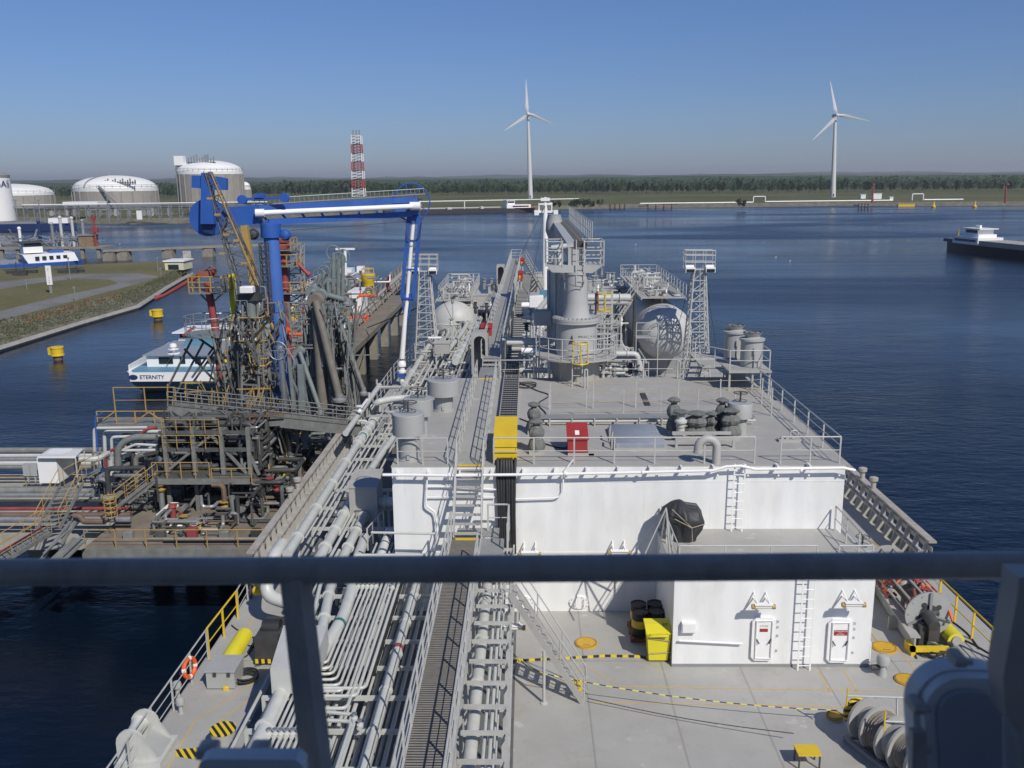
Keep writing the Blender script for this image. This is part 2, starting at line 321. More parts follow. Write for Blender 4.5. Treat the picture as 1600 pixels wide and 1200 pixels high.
n1 = N('ShaderNodeTexNoise'); n1.inputs['Scale'].default_value = 1.1; n1.inputs['Detail'].default_value = 5; n1.inputs['Roughness'].default_value = .6; L(mp.outputs[0], n1.inputs['Vector'])
n2 = N('ShaderNodeTexNoise'); n2.inputs['Scale'].default_value = .22; n2.inputs['Detail'].default_value = 3; L(mp.outputs[0], n2.inputs['Vector'])
n3 = N('ShaderNodeTexNoise'); n3.inputs['Scale'].default_value = .012; n3.inputs['Detail'].default_value = 4; L(g.outputs['Position'], n3.inputs['Vector'])
ad = N('ShaderNodeMath'); ad.operation = 'MULTIPLY_ADD'; ad.inputs[1].default_value = 1.6; L(n2.outputs[0], ad.inputs[0]); L(n1.outputs[0], ad.inputs[2])
st = N('ShaderNodeMapRange'); st.inputs[1].default_value = .4; st.inputs[2].default_value = .6; st.inputs[3].default_value = .10; st.inputs[4].default_value = .36; L(n3.outputs[0], st.inputs[0])
bp = N('ShaderNodeBump'); bp.inputs['Distance'].default_value = .5; L(st.outputs[0], bp.inputs['Strength']); L(ad.outputs[0], bp.inputs['Height']); L(bp.outputs[0], b.inputs['Normal'])
rg = N('ShaderNodeTexNoise'); rg.inputs['Scale'].default_value = .007; rg.inputs['Detail'].default_value = 5; rg.inputs['Distortion'].default_value = 1.5; mg = N('ShaderNodeMapping'); mg.inputs['Scale'].default_value = (.5, 1.6, 1); L(g.outputs['Position'], mg.inputs[0]); L(mg.outputs[0], rg.inputs['Vector'])
rm_ = N('ShaderNodeMapRange'); rm_.inputs[1].default_value = .4; rm_.inputs[2].default_value = .62; rm_.inputs[3].default_value = .06; rm_.inputs[4].default_value = .3; L(rg.outputs[0], rm_.inputs[0]); L(rm_.outputs[0], b.inputs['Roughness'])
M['water'] = m
def struct(name, mb, mat, smooth=False): return tag(single(name, mb, mat, None, None, smooth=smooth), kind='structure')
struct('water', MB().add([(-3000,-200,0),(3000,-200,0),(3000,3000,0),(-3000,3000,0)], [(0,1,2,3)]), 'water')

def bank(name, outline, z, inset, mat, bankmat, back):
    """land sheet: outline = shoreline points on the water; sloped bank up to z, then flat land reaching back"""
    top = []
    for i, p in enumerate(outline):
        a, b_ = outline[max(i-1,0)], outline[min(i+1,len(outline)-1)]; d = (V(b_)-V(a)).normalized(); nrm = V((-d.y, d.x, 0)); top.append(V((p[0], p[1], z))+nrm*inset)
    mb = MB(); n = len(outline); mb.add([V((p[0],p[1],-1.0)) for p in outline]+top, [(i,i+1,n+i+1,n+i) for i in range(n-1)])
    struct(name+'_bank', mb, bankmat)
    mb = MB(); mb.add(top+[V((x,y,z)) for x,y in back], [tuple(range(n+len(back)))]); return struct(name, mb, mat)
shore = [PZ(x, y, 0) for x, y in ((1640,321),(1450,322),(1300,322),(1150,324),(1000,325),(850,328),(740,331),(650,334),(560,337),(480,341),(400,345),(300,349),(200,351),(100,349),(-60,346))]
shore = [V((9000, 820, 0))]+shore+[V((-9000, shore[-1].y, 0))]
# outline runs from right to left, so the land side (normal) is forward
shore_r = [V((p.x, p.y, 0)) for p in shore][::-1]
bank('far_shore', shore_r, 3.0, 9, 'field', 'stonebank', [(9000, 16000), (-9000, 16000)])
pen = [PZ(x, y, 0) for x, y in ((-260,640),(0,549),(60,530),(130,508),(215,483),(262,452),(300,430),(296,419),(270,413),(235,414),(160,419),(60,424),(-200,432))]
top = [PZ(x, y, 2.2) for x, y in ((-300,560),(0,500),(60,488),(130,472),(200,456),(240,438),(276,421),(280,414),(262,409),(232,409),(160,412),(60,417),(-200,425))]
mb = MB(); n = len(pen); mb.add([V((p.x,p.y,-1)) for p in pen]+top, [(i,i+1,n+i+1,n+i) for i in range(n-1)]); struct('quay_bank', mb, 'stonebank')
struct('grass_ground', MB().add(top, [tuple(range(n))]), 'grass')
def ribbon(name, pl, w, z, mat):
    pl = [V(p) for p in pl]; mb = MB(); vs = []
    for i, p in enumerate(pl):
        d = (pl[min(i+1,len(pl)-1)]-pl[max(i-1,0)]).normalized(); nn = V((-d.y, d.x, 0))*w/2; vs += [V((p.x,p.y,z))+nn, V((p.x,p.y,z))-nn]
    return struct(name, mb.add(vs, [(2*i,2*i+1,2*i+3,2*i+2) for i in range(len(pl)-1)]), mat)
rc = [PZ(x, y, 2.2) for x, y in ((-120,530),(0,492),(60,478),(110,466),(165,452),(210,442),(238,434),(238,430),(205,427.5),(150,427),(100,428),(50,430),(-60,434))]
mb = MB(); lo = [PZ(x, y, 2.215) for x, y in ((-60,519),(0,501),(60,485),(120,469),(180,453),(226,440),(250,432))]; hi = [PZ(x, y, 2.215) for x, y in ((-60,506),(0,486),(60,471),(110,459),(160,449),(185,443),(172,437))]
struct('road', mb.add(lo+hi, [(i,i+1,8+i,7+i) for i in range(6)]), 'road')
lo = [PZ(x, y, 2.215) for x, y in ((172,437),(120,435),(60,442),(0,452),(-60,462))]; hi = [PZ(x, y, 2.215) for x, y in ((250,432),(215,427),(120,428),(0,440),(-60,447))]
struct('road', MB().add(lo+hi, [(i,i+1,6+i,5+i) for i in range(4)]), 'road')
# concrete edge strip of the quay bank
mb = MB(); mb.tube([V((p.x,p.y,.35)) for p in pen[:7]], .45, 6); struct('quay_kerb', mb, 'concdirt')
# poppies and weeds on the bank
mp_, t_, b_ = nodes('poppies'); b_.inputs['Base Color'].default_value = (.32, .09, .035, 1); M['poppy'] = mp_
mw_, t_, b_ = nodes('weeds'); b_.inputs['Base Color'].default_value = (.085, .095, .035, 1); M['weed'] = mw_
def tufts(name, n, poly0, poly1, size, mat, seed):
    R = random.Random(seed); mb = MB()
    for _ in range(n):
        k = R.uniform(0, len(poly0)-1.001); i = int(k); a = V(poly0[i]).lerp(V(poly0[i+1]), k-i); c = V(poly1[i]).lerp(V(poly1[i+1]), k-i); p = a.lerp(c, R.random()); q = R.uniform(0, 6.28); s_ = size*R.uniform(.5, 1.4)
        d = V((math.cos(q), math.sin(q), 0))*s_*.6; h = V((R.uniform(-.2,.2)*s_, R.uniform(-.2,.2)*s_, s_)); mb.add([p-d, p+d, p+d*.7+h, p-d*.6+h*.8], [(0,1,2,3)])
    return tag(single(name, mb, mat, None, 'grass', smooth=False), kind='stuff')
tufts('weeds', 3800, [V((p.x,p.y,1.2)) for p in pen[:8]], top[:8], .2, 'weed', 3)
mid = [PZ(x, y, 2.3) for x, y in ((20,497),(70,484),(110,475),(150,463),(175,458))]
tag(tufts('poppies', 260, mid, [p+V((4,-3,-.5)) for p in mid], .16, 'poppy', 4), None, 'flowers')

# far wooded ridge on the horizon (mass) and the belt of trees
M['leafa'] = paint('foliage_dark', (.035, .06, .025), .9, var=.35, scale=.3)
M['leafb'] = paint('foliage_mid', (.05, .085, .03), .9, var=.35, scale=.3)
M['leafc'] = paint('foliage_far', (.04, .065, .035), .95, var=.3, scale=.02)
M['bark'] = paint('bark', (.16, .15, .12), .9, var=.3)
for m_ in ('leafa', 'leafb', 'leafc'): M[m_].node_tree.nodes['Principled BSDF'].inputs['Specular IOR Level'].default_value = .1
def crown(mb, c, rx, rz, n, s_, R):
    lobes = [(V((R.uniform(-.55,.55)*rx, R.uniform(-.55,.55)*rx, R.uniform(-.6,.6)*rz)), R.uniform(.35,.6)) for _ in range(7)]
    for _ in range(n):
        lc, lr = R.choice(lobes); d = V((R.gauss(0,1), R.gauss(0,1), R.gauss(0,1))).normalized()*(R.random()**.4)*lr
        p = c+lc+V((d.x*rx, d.y*rx, d.z*rz)); a = V((R.gauss(0,1), R.gauss(0,1), R.gauss(0,1))).normalized()*s_*R.uniform(.6,1.4); e = a.orthogonal().normalized()*s_*R.uniform(.5,1.1)
        mb.add([p-a*.6-e*.5, p+a*.5-e*.6, p+a*.6+e*.5, p-a*.5+e*.6], [(0,1,2,3)])
def tree_proto(seed, h, rx, label, cat, name='broadleaf_tree', trunk=.3, mat='leafa', n=420, s_=.75):
    R = random.Random(seed); root = thing(name, label, cat, (0,0,0)); mb = MB(); mb.tube([(0,0,-.3),(.1,0,h*.35),(0,.1,h*.75)], [.32,.24,.08], 6)
    for k in range(4):
        q = k*1.6+R.random(); mb.tube([(0,0,h*(.33+.08*k)), (math.cos(q)*rx*.6, math.sin(q)*rx*.6, h*(.5+.09*k))], [.12,.04], 4)
    part(root, 'trunk', mb, 'bark'); mb = MB(); crown(mb, V((0,0,h*(.5+trunk/2))), rx, h*(1-trunk)*.5, n, s_, R); part(root, 'crown', mb, mat, smooth=False); return root
kinds = [('tall dark poplar in the row along the far shore', 17, 3.6, 'leafa'), ('rounded mid green tree in the row along the far shore', 15, 4.6, 'leafb'), ('lower dark bushy tree in the row along the far shore', 12.5, 4.4, 'leafa'), ('slim tall tree in the row along the far shore', 18, 3.2, 'leafb')]
protos = [tree_proto(11+i, k[1], k[2], k[0], 'tree', mat=k[3], trunk=.2) for i, k in enumerate(kinds)]
R = random.Random(5); first = [True]*4; treeN = 0
x = -760.0
while x < 900 and treeN < 285:
    i = R.choice((0,0,1,1,2,3)); y = 1230+R.uniform(-10, 14)-max(0, x)*.10; sc = R.uniform(.85, 1.15)
    loc = V((x, y, 2.9))
    if first[i]: protos[i].location = loc; first[i] = False; protos[i]['group'] = 'row of trees on the far shore'; protos[i].scale = (sc,)*3
    else: dup(protos[i], loc, R.uniform(0, 6.28), group='row of trees on the far shore', scale=sc)
    treeN += 1; x += R.uniform(4.2, 7.4)
mb = MB(); R = random.Random(9)
for _ in range(26000):
    xx = R.uniform(-1500, 1500); yy = 1260+R.random()**1.3*420-max(0, xx)*.08; hh = 15+3.5*math.sin(xx*.021+yy*.01)+2*math.sin(xx*.07)
    z = R.uniform(4, hh); s_ = R.uniform(1.4, 3.4)
    p = V((xx, yy, 3+z)); a = V((R.gauss(0,1), R.gauss(0,1), R.gauss(0,1))).normalized()*s_; e = a.orthogonal().normalized()*s_*.8
    mb.add([p-a-e*.5, p+a*.6-e, p+a+e*.5, p-a*.5+e], [(0,1,2,3)])
tag(single('woodland', mb, 'leafc', 'dense dark woodland massed behind the shore tree row', 'woodland', smooth=False), kind='stuff')
def ridge(y, z0, amp, seed, x0=-7000, x1=7000):
    R = random.Random(seed); mb = MB(); n = 160; ph = [R.uniform(0, 6) for _ in range(5)]; xs = [x0+(x1-x0)*i/n for i in range(n+1)]
    hz = [z0+amp*(.5*math.sin(x_*.0021+ph[0])+.35*math.sin(x_*.0063+ph[1])+.25*math.sin(x_*.019+ph[2])+.2*R.uniform(-1,1)) for x_ in xs]
    vs = [V((x_, y-60, 2)) for x_ in xs]+[V((x_, y, h_)) for x_, h_ in zip(xs, hz)]+[V((x_, y+900, h_*.9)) for x_, h_ in zip(xs, hz)]
    return struct('hills', mb.add(vs, [(r*(n+1)+i, r*(n+1)+i+1, (r+1)*(n+1)+i+1, (r+1)*(n+1)+i) for r in (0,1) for i in range(n)]), 'leafc')
ridge(2600, 24, 4, 1); ridge(5200, 36, 7, 2); ridge(9000, 58, 12, 3, -12000, 12000)

# --------------------------------------------------------- wind turbines
def turbine(base, hubpx, tips, label):
    root = thing('wind_turbine', label, 'wind turbine', base); hub = PY(*hubpx, base.y-5); hz = hub.z
    t0 = V((base.x, base.y, base.z)); t1 = V((hub.x, base.y, hz-1.2))
    part(root, 'tower', MB().tube([t0, t0.lerp(t1,.5), t1], [2.6, 2.0, 1.3], 20), 'turbine')
    part(root, 'door', MB().box(t0.x-.8, t0.y-2.72, t0.z+.8, t0.x+.3, t0.y-2.5, t0.z+3.2), 'dark')
    part(root, 'nacelle', MB().tube([(hub.x, base.y-4, hz), (hub.x, base.y-3, hz), (hub.x, base.y+5, hz+.2), (hub.x, base.y+7.5, hz+.2)], [1.7,2.1,2.0,1.2], 12), 'turbine')
    part(root, 'hub', MB().tube([(hub.x, base.y-7.3, hz), (hub.x, base.y-6.5, hz), (hub.x, base.y-4, hz)], [.3,1.5,1.9], 12), 'turbine')
    for tp in tips:
        tip = PY(*tp, base.y-5); d = tip-hub; d.y = 0; L_ = d.length; d.normalize(); w = V((0,-1,0)).cross(d); yv = V((0,1,0)); mb = MB(); secs = []
        for (s_, ch, th) in ((.02,1.5,1.5),(.1,2.2,1.2),(.2,3.4,.7),(.45,2.3,.4),(.75,1.4,.25),(1,.35,.08)):
            c = hub+V((0,-.8,0))+d*L_*s_; secs.append([c+w*(-ch*.3)+yv*.15*ch, c+w*(ch*.1)-yv*th*.5, c+w*(ch*.7)-yv*.1*ch, c+w*(ch*.1)+yv*th*.5])
        mb.add([p for q in secs for p in q], [(4*i+j, 4*i+(j+1)%4, 4*i+4+(j+1)%4, 4*i+4+j) for i in range(5) for j in range(4)]+[(3,2,1,0),(20,21,22,23)]); part(root, 'blade', mb, 'turbine')
    return root
M['turbine'] = paint('turbine_white', (.62, .62, .60), .5, var=.04, scale=.1)
b1 = PZ(829, 310, 3); b2 = PZ(1301.5, 308, 3)
turbine(b1, (825,178), ((822,124),(866,195),(788,204)), 'white wind turbine standing near the middle of the far shore')
turbine(b2, (1308,180), ((1297,127),(1360,190),(1269,219)), 'white wind turbine standing on the shore at the right')
# ---------------------------------------------------------- red and white lattice flare tower
fb = PZ(561, 307, 3); ft = PY(557.5, 212, fb.y); ht = ft.z-3; root = thing('lattice_tower', 'red and white banded lattice flare tower beyond the far bank', 'tower', fb)
M['towerred'] = paint('tower_red', (.45, .07, .05), .6); nb = 7
for i in range(nb):
    a = fb.lerp(V((fb.x, fb.y, ft.z)), i/nb); b_ = fb.lerp(V((fb.x, fb.y, ft.z)), (i+1)/nb); w1 = 15-3.5*i/nb; w2_ = 15-3.5*(i+1)/nb
    part(root, 'lattice_section', truss(a, b_, w1, 3, .42, w2=w2_), 'whitebright' if i%2 == 0 else 'towerred')
for dx in (-4, 0, 4): part(root, 'stack', MB().seg((fb.x+dx, fb.y, 3), (fb.x+dx, fb.y, ft.z+7), .8, 8), 'greyd')
# ---------------------------------------------------------- storage tanks
M['tankwall'] = paint('tank_concrete', (.33, .31, .28), .85, var=.1, scale=.15, dirt=(.2, .19, .17), damt=.5, dscale=.12)
def dome_tank(x0, x1, ybase, ywall, ytop, z, label, ribs=True, ring=True):
    c = PZ((x0+x1)/2, ybase, z); d = (c-CAMP).length; r = (PY(x1, ybase, c.y)-PY(x0, ybase, c.y)).length/2; xm = (x0+x1)/2
    hw = PY(xm, ywall, c.y-r*.9).z; ht_ = PY(xm, ytop, c.y).z; root = thing('storage_tank', label, 'storage tank', c)
    part(root, 'wall', MB().lathe((c.x, c.y, 0), [(r, z), (r, hw)], 48), 'tankwall')
    mb = MB()
    for i in range(24):
        q = i*math.pi/12; mb.box(c.x+math.cos(q)*r-.5, c.y+math.sin(q)*r-.5, z, c.x+math.cos(q)*r+.5, c.y+math.sin(q)*r+.5, hw)
    part(root, 'buttress', mb, 'tankwall')
    lip = (ht_-hw)*.22; prof = [(r*1.005, hw), (r*1.005, hw+lip)]+[(max(.01, r*.98*math.cos(a)), hw+lip+(ht_-hw-lip)*math.sin(a)) for a in [i*math.pi/20 for i in range(0, 11)]]
    dm = part(root, 'roof', MB().lathe((c.x, c.y, 0), prof, 48), 'domewhite')
    mb = MB(); mb.ring((c.x, c.y, hw+lip+2.2), r*1.01, .15, 48, 4)
    for i in range(36):
        q = i*math.pi/18; mb.seg((c.x+math.cos(q)*r*1.01, c.y+math.sin(q)*r*1.01, hw+lip), (c.x+math.cos(q)*r*1.01, c.y+math.sin(q)*r*1.01, hw+lip+2.2), .12, 4)
    part(root, 'roof_railing', mb, 'steel')
    return root, c, r, hw, ht_, z
M['domewhite'] = paint('dome_white', (.80, .80, .78), .6, var=.04, scale=.1, dirt=(.6,.58,.54), damt=.2)
r1, c, r, hw, htp, z = dome_tank(122, 245, 326, 299, 274, 3, 'wide low storage tank with white dome and sloping stair between its neighbours')
_l = (htp-hw)*.22; part(r1, 'roof_walkway', MB().tube([(c.x-r*.35*math.cos(a), c.y-r*.92*math.cos(a), hw+_l+(htp-hw-_l)*math.sin(a)+.5) for a in [i*.15 for i in range(10)]], .5, 4), 'steel')
part(r1, 'sloping_stair', MB().bar((c.x+r*.05, c.y-r*1.02, hw+4), (c.x+r*.75, c.y-r*1.3, 3), 1.6, 1), 'greyd')
mb = MB()
for k in range(14): mb.box(c.x+r*(.05+k*.06), c.y-r*.8, hw+5, c.x+r*(.05+k*.06)+.8, c.y-r*.8+1, hw+7.5+(k%3))
mb.box(c.x, c.y-r*.8, hw+6, c.x+r*.85, c.y-r*.8+1, hw+6.6); part(r1, 'roof_pipework', mb, 'steel')
r2, c, r, hw, htp, z = dome_tank(283, 381, 322, 272, 250.5, 3, 'tall storage tank with ribbed grey wall behind the blue loading arm')
part(r2, 'roof_cabin', MB().box(c.x-r*.92, c.y-r*.5, htp-4, c.x-r*.62, c.y-r*.3, htp+3.5), 'domewhite')
mb = MB(); mb.box(c.x-r*.9, c.y-r*.45, hw, c.x-r*.66, c.y-r*.3, htp-4.2)
for k in range(10): mb.box(c.x-r*.45+k*2.3, c.y-r*.6, hw+6, c.x-r*.45+k*2.3+1, c.y-r*.58, hw+13+(k%4))
mb.box(c.x-r*.45, c.y-r*.6, hw+9, c.x+r*.4, c.y-r*.57, hw+9.8); mb.add(*(lambda q: (q.v, q.f))(truss((c.x+.5, c.y-r*.3, htp-2), (c.x+.5, c.y-r*.3, htp+4), 2.4, 3, .18))); part(r2, 'roof_pipework', mb, 'steel')
dome_tank(-46, 80, 324, 306, 287, 3, 'low storage tank with white dome beside the white silo')
dome_tank(376, 393, 316, 296, 284, 3, 'small white domed tank just right of the tall tank')
sc_ = PZ(-6, 345, 3); ws = (PY(22, 345, sc_.y)-PY(-34, 345, sc_.y)).length/2; tz = PY(-6, 272, sc_.y).z
root = thing('silo', 'tall white silo with black lettering at the left edge', 'silo', sc_)
part(root, 'wall', MB().tube([(sc_.x, sc_.y, 3), (sc_.x, sc_.y, tz-2)], [ws*1.02, ws*.93], 40), 'domewhite')
part(root, 'rim', MB().lathe((sc_.x, sc_.y, tz-2), [(ws*.94, 0), (ws*.96, 1.5), (ws*.8, 2.4), (.01, 3.2)], 40), 'greyd')
p = PY(1, 291, sc_.y-ws*.9)
tm_ = text_mb('BAS', 5.0, (-1.2, 0, PY(1, 292, sc_.y-ws*.9).z), (1,0,0), (0,0,1), .1); Rr = ws*1.0+.1; tm_.v = [V((sc_.x+Rr*math.sin((q.x+8.2)/Rr), sc_.y-Rr*math.cos((q.x+8.2)/Rr)+q.y*.1, q.z)) for q in tm_.v]; part(root, 'lettering', tm_, 'navy', smooth=False)

# ---------------------------------------------------------- pipe rack on the left far shore
def box_at(name, label, cat, x0, y0, x1, y1, Yd, depth, mat, group=None):   # a block with its real depth at distance Yd
    a = PY(x0, y1, Yd); b_ = PY(x1, y0, Yd); return single(name, MB().box(a.x, Yd, a.z, b_.x, Yd+depth, b_.z), mat, label, cat, group, smooth=False)
yr = PZ(200, 345, 3).y+12; root = thing('pipe_rack', 'long grey pipe rack on trestles running before the storage tanks', 'pipe rack', (PY(0,345,yr).x, yr, 3))
xa, xb = PY(35, 320, yr).x, PY(410, 320, yr).x; zt = PY(200, 319, yr).z; zl = PY(200, 328, yr).z
for i, (dz, rr, mm) in enumerate(((0,.35,'whitebright'),(-.9,.3,'steel'),(-1.8,.35,'pipe'),(-2.6,.25,'steel'))):
    part(root, 'pipe_run', MB().seg((xa-60*(i%2), yr+i*.8, zt+dz), (xb, yr+i*.8+10, zt+dz+.4), rr, 6), mm)
mb = MB(); 
for k in range(24):
    x = xa+(xb-xa)*k/23; part(root, 'trestle', MB().bar((x, yr+.5, 3), (x, yr+.5, zt-.3), .45).bar((x, yr+4, 3), (x, yr+4, zt-.3), .45).bar((x, yr+.5, zt-2.9), (x, yr+4, zt-2.9), .4).bar((x, yr+.5, 3), (x+(xb-xa)/23*.5, yr+.5, zt-3), .2), 'steel')
R = random.Random(21)
for k in range(26):
    x = R.uniform(60, 330); p = PZ(x, 338, 3); h_ = R.uniform(2, 6); w_ = R.uniform(.6, 2.2)
    single('process_unit', MB().box(p.x, p.y+8, 3, p.x+w_, p.y+10, 3+h_).seg((p.x+w_/2, p.y+9, 3+h_), (p.x+w_/2, p.y+9, 4+h_+R.random()*2), .2, 5).seg((p.x-2, p.y+9, 4), (p.x+4, p.y+9, 4), .3, 6), R.choice(('steel','greyd','grey','dark')), 'small grey pump or valve unit below the far pipe rack', 'process unit', 'process units under the pipe rack')
box_at('warehouse', 'long low building with a pale roof beyond the pipe rack', 'building', 98, 315, 152, 321, yr+30, 12, 'whitebright')
box_at('notice_board', 'white notice board on the far bank left of the blue crane', 'sign', 214, 329, 221, 343, yr-10, .3, 'whitebright')
for x, y0 in ((64,312),(171,305),(28,312)):
    p = PZ(x, 348, 3); single('lamp_mast', MB().seg((p.x,p.y,3), (p.x,p.y, PY(x, y0, p.y).z), .3, 6).box(p.x-1.2, p.y-.3, PY(x,y0,p.y).z-.4, p.x+1.2, p.y+.3, PY(x,y0,p.y).z), 'steel', 'grey lamp mast on the bank in front of the tanks', 'lamp mast', 'lamp masts on the tank farm bank')

# ---------------------------------------------------------- vessels far off
def hullform(x0, x1, w, zb, zt, y, bow='r', th=0):     # vessel lying along x; returns mesh
    n = 9; secs = []
    for i in range(n):
        t = i/(n-1); x = x0+(x1-x0)*t; e = t if bow == 'r' else 1-t; k = 1 if e < .8 else max(.08, 1-((e-.8)/.2)**2*.95); k *= 1 if e > .06 else .8
        secs.append([(x, y-w/2*k, zt), (x-(0), y-w/2*k*.85, zb), (x, y+w/2*k*.85, zb), (x, y+w/2*k, zt)])
    mb = MB(); mb.add([p for s_ in secs for p in s_], [(4*i+j, 4*i+(j+1)%4, 4*i+4+(j+1)%4, 4*i+4+j) for i in range(n-1) for j in range(4)]+[(0,1,2,3),(4*n-1,4*n-2,4*n-3,4*n-4)]); return mb
def rot_root(root, ang): root.rotation_euler = (0, 0, ang)
# long barge moored on the far shore
a = PZ(600, 336, 0); b_ = PZ(836, 331, 0); Lb = (b_-a).length; root = thing('river_barge', 'long dark tank barge with white wheelhouse moored at the far shore', 'barge', a); A = V((0,0,0)); ORG[root.name] = A
part(root, 'hull', hullform(0, Lb, 11, -1, 3.0, 0, 'r'), 'dark'); part(root, 'sheer_stripe', hullform(Lb*.84, Lb-.3, 11.3, 2.5, 3.2, 0, 'r'), 'orange')
part(root, 'wheelhouse', MB().box(Lb*.80, -3, 5.5, Lb*.85, 3, 8.4).box(Lb*.79, -3.4, 8.4, Lb*.86, 3.4, 8.7), 'whitebright'); part(root, 'cabin', MB().box(Lb*.79, -4.6, 3, Lb*.955, 4.6, 5.5), 'whitebright')
part(root, 'window', MB().box(Lb*.83, -4.7, 3.8, Lb*.94, -4.62, 4.7), 'glass'); part(root, 'wheelhouse_window', MB().box(Lb*.803, -3.06, 6.6, Lb*.847, -3.01, 7.8), 'glass')
part(root, 'deck_pipework', MB().box(Lb*.04, -.6, 3.6, Lb*.76, .6, 4.2).box(Lb*.1, -3, 3, Lb*.13, 3, 4.6).box(Lb*.4, -3, 3, Lb*.43, 3, 4.4).box(Lb*.62, -3, 3, Lb*.64, 3, 4.6), 'pipe'); part(root, 'mast', MB().seg((Lb*.52,0,3), (Lb*.52,0,9), .35, 6), 'whitebright')
rot_root(root, math.atan2(b_.y-a.y, b_.x-a.x))
M['hullblack'] = paint('black_hull', (.022,.022,.03), .5, var=.2, dirt=(.08,.06,.05), damt=.4, dscale=.2)
a = PZ(1481, 389, 0); b_ = PZ(1680, 412, 0); Lb = 100; root = thing('river_barge', 'dark blue cargo barge with white wheelhouse at the right edge of the water', 'barge', a); ORG[root.name] = A
part(root, 'hull', hullform(0, Lb, 11.4, -1, 2.6, 0, 'l'), 'hullblack'); part(root, 'hatch_covers', MB().box(21, -4.6, 2.6, 95, 4.6, 4.0), 'concdirt')
part(root, 'cabin', MB().box(8, -4.2, 2.6, 20, 4.2, 4.7), 'whitebright'); part(root, 'wheelhouse', MB().box(11, -3, 4.7, 18.5, 3, 5.6).box(11.5, -2.6, 5.6, 17.5, 2.6, 7.1), 'whitebright')
part(root, 'wheelhouse_window', MB().box(11.9, -2.66, 6.0, 17.2, -2.61, 6.8), 'glass'); part(root, 'roof', MB().box(10.5, -3.1, 7.1, 19, 3.1, 7.35).box(13,-.3,7.35,15,.3,8.2), 'whitebright'); part(root, 'bulwark', MB().box(1.4, -2.8, 2.6, 6, -2.6, 3.6), 'navy'); part(root, 'bulwark', MB().box(1.4, 2.6, 2.6, 6, 2.8, 3.6), 'navy')
part(root, 'window', MB().box(9, -4.26, 3.4, 19, -4.21, 4.1), 'glass'); part(root, 'mast', MB().cone((4.5,0,2.6),(4.5,0,6.6),.5,.15,6), 'ochre')
rot_root(root, math.atan2(b_.y-a.y, b_.x-a.x))
# blue and white barge at the left jetty
a = PZ(-60, 430, 0); b_ = PZ(129, 419, 0); Lb = (b_-a).length; root = thing('river_barge', 'blue tank barge with white cabin and windows beside the grass point', 'barge', a); ORG[root.name] = A
part(root, 'hull', hullform(0, Lb, 10, -1, 2.4, 0, 'r'), 'blue'); part(root, 'cabin', MB().prism([(Lb*.52, -4.5, 2.4), (Lb*.95, -3.4, 2.4), (Lb*.92, -3.4, 4.7), (Lb*.48, -4.5, 4.7)], (0, 8, 0)), 'whitebright')
part(root, 'wheelhouse', MB().box(Lb*.5, -3, 5.0, Lb*.66, 3, 6.6), 'whitebright'); part(root, 'roof', MB().box(Lb*.48, -3.4, 7.6, Lb*.68, 3.4, 7.85), 'dark')
part(root, 'wheelhouse_window', MB().box(Lb*.51, -2.9, 6.6, Lb*.65, 2.9, 7.6), 'glass'); part(root, 'roof_locker', MB().box(Lb*.72, -2, 4.7, Lb*.84, 2, 5.3), 'blue')
for k in range(5): part(root, 'window', MB().box(Lb*(.58+.06*k), -4.7+.25*k, 3.2, Lb*(.615+.06*k), -4.4+.25*k, 4.1), 'glass')
part(root, 'deck_pipework', MB().box(Lb*.0, -.6, 2.4, Lb*.46, .6, 3.3).box(Lb*.1, -3, 2.4, Lb*.16, 3, 3.6).box(Lb*.3, -3, 2.4, Lb*.36, 3, 3.6), 'steel'); rot_root(root, math.atan2(b_.y-a.y, b_.x-a.x))
# dark barge row under the far-left bank
a = PZ(-60, 362, 0); b_ = PZ(120, 359, 0); Lb = (b_-a).length; root = thing('river_barge', 'dark low barge with white superstructure lying under the far left bank', 'barge', a); ORG[root.name] = A
part(root, 'hull', hullform(0, Lb, 11, -1, 3.5, 0, 'r'), 'navy'); part(root, 'cabin', MB().box(Lb*.78, -4, 3.5, Lb*.95, 4, 6), 'whitebright'); part(root, 'deck_pipework', MB().box(Lb*.05, -3, 3.5, Lb*.7, 3, 4.4), 'steel'); rot_root(root, math.atan2(b_.y-a.y, b_.x-a.x))
# left far jetty with piles, poles and hut
p = PZ(152, 404, 0); root = thing('berth_jetty', 'old jetty head with piles, pipework and poles beside the blue barge', 'jetty', p)
part(root, 'deck', MB().box(p.x-42, p.y, 3, p.x+2, p.y+9, 3.6), 'concrete')
for k in range(9): part(root, 'pile', MB().box(p.x-41+k*5.1, p.y+.5, -1, p.x-40+k*5.1, p.y+1.6, 3), 'concrete')
mb = MB(); R = random.Random(4)
for k in range(34):
    x = p.x-40+R.random()*38; mb.seg((x, p.y+R.uniform(1,8), 3.6), (x+R.uniform(-.6,.6), p.y+R.uniform(1,8), 3.6+R.uniform(1.5,5.5)), R.uniform(.1,.35), 5); mb.seg((x-3, p.y+2, 4.4+R.random()*3), (x+3, p.y+2+R.random()*4, 4.4+R.random()*3), .12, 4)
part(root, 'loading_pipework', mb, 'steel'); h_ = PY(126, 385, p.y+2)
part(root, 'hut', MB().box(h_.x, p.y+1, 3.6, h_.x+4.4, p.y+5, 7), 'rust'); part(root, 'hut_roof', MB().box(h_.x-.3, p.y+.7, 7, h_.x+4.7, p.y+5.3, 7.3), 'greyd')
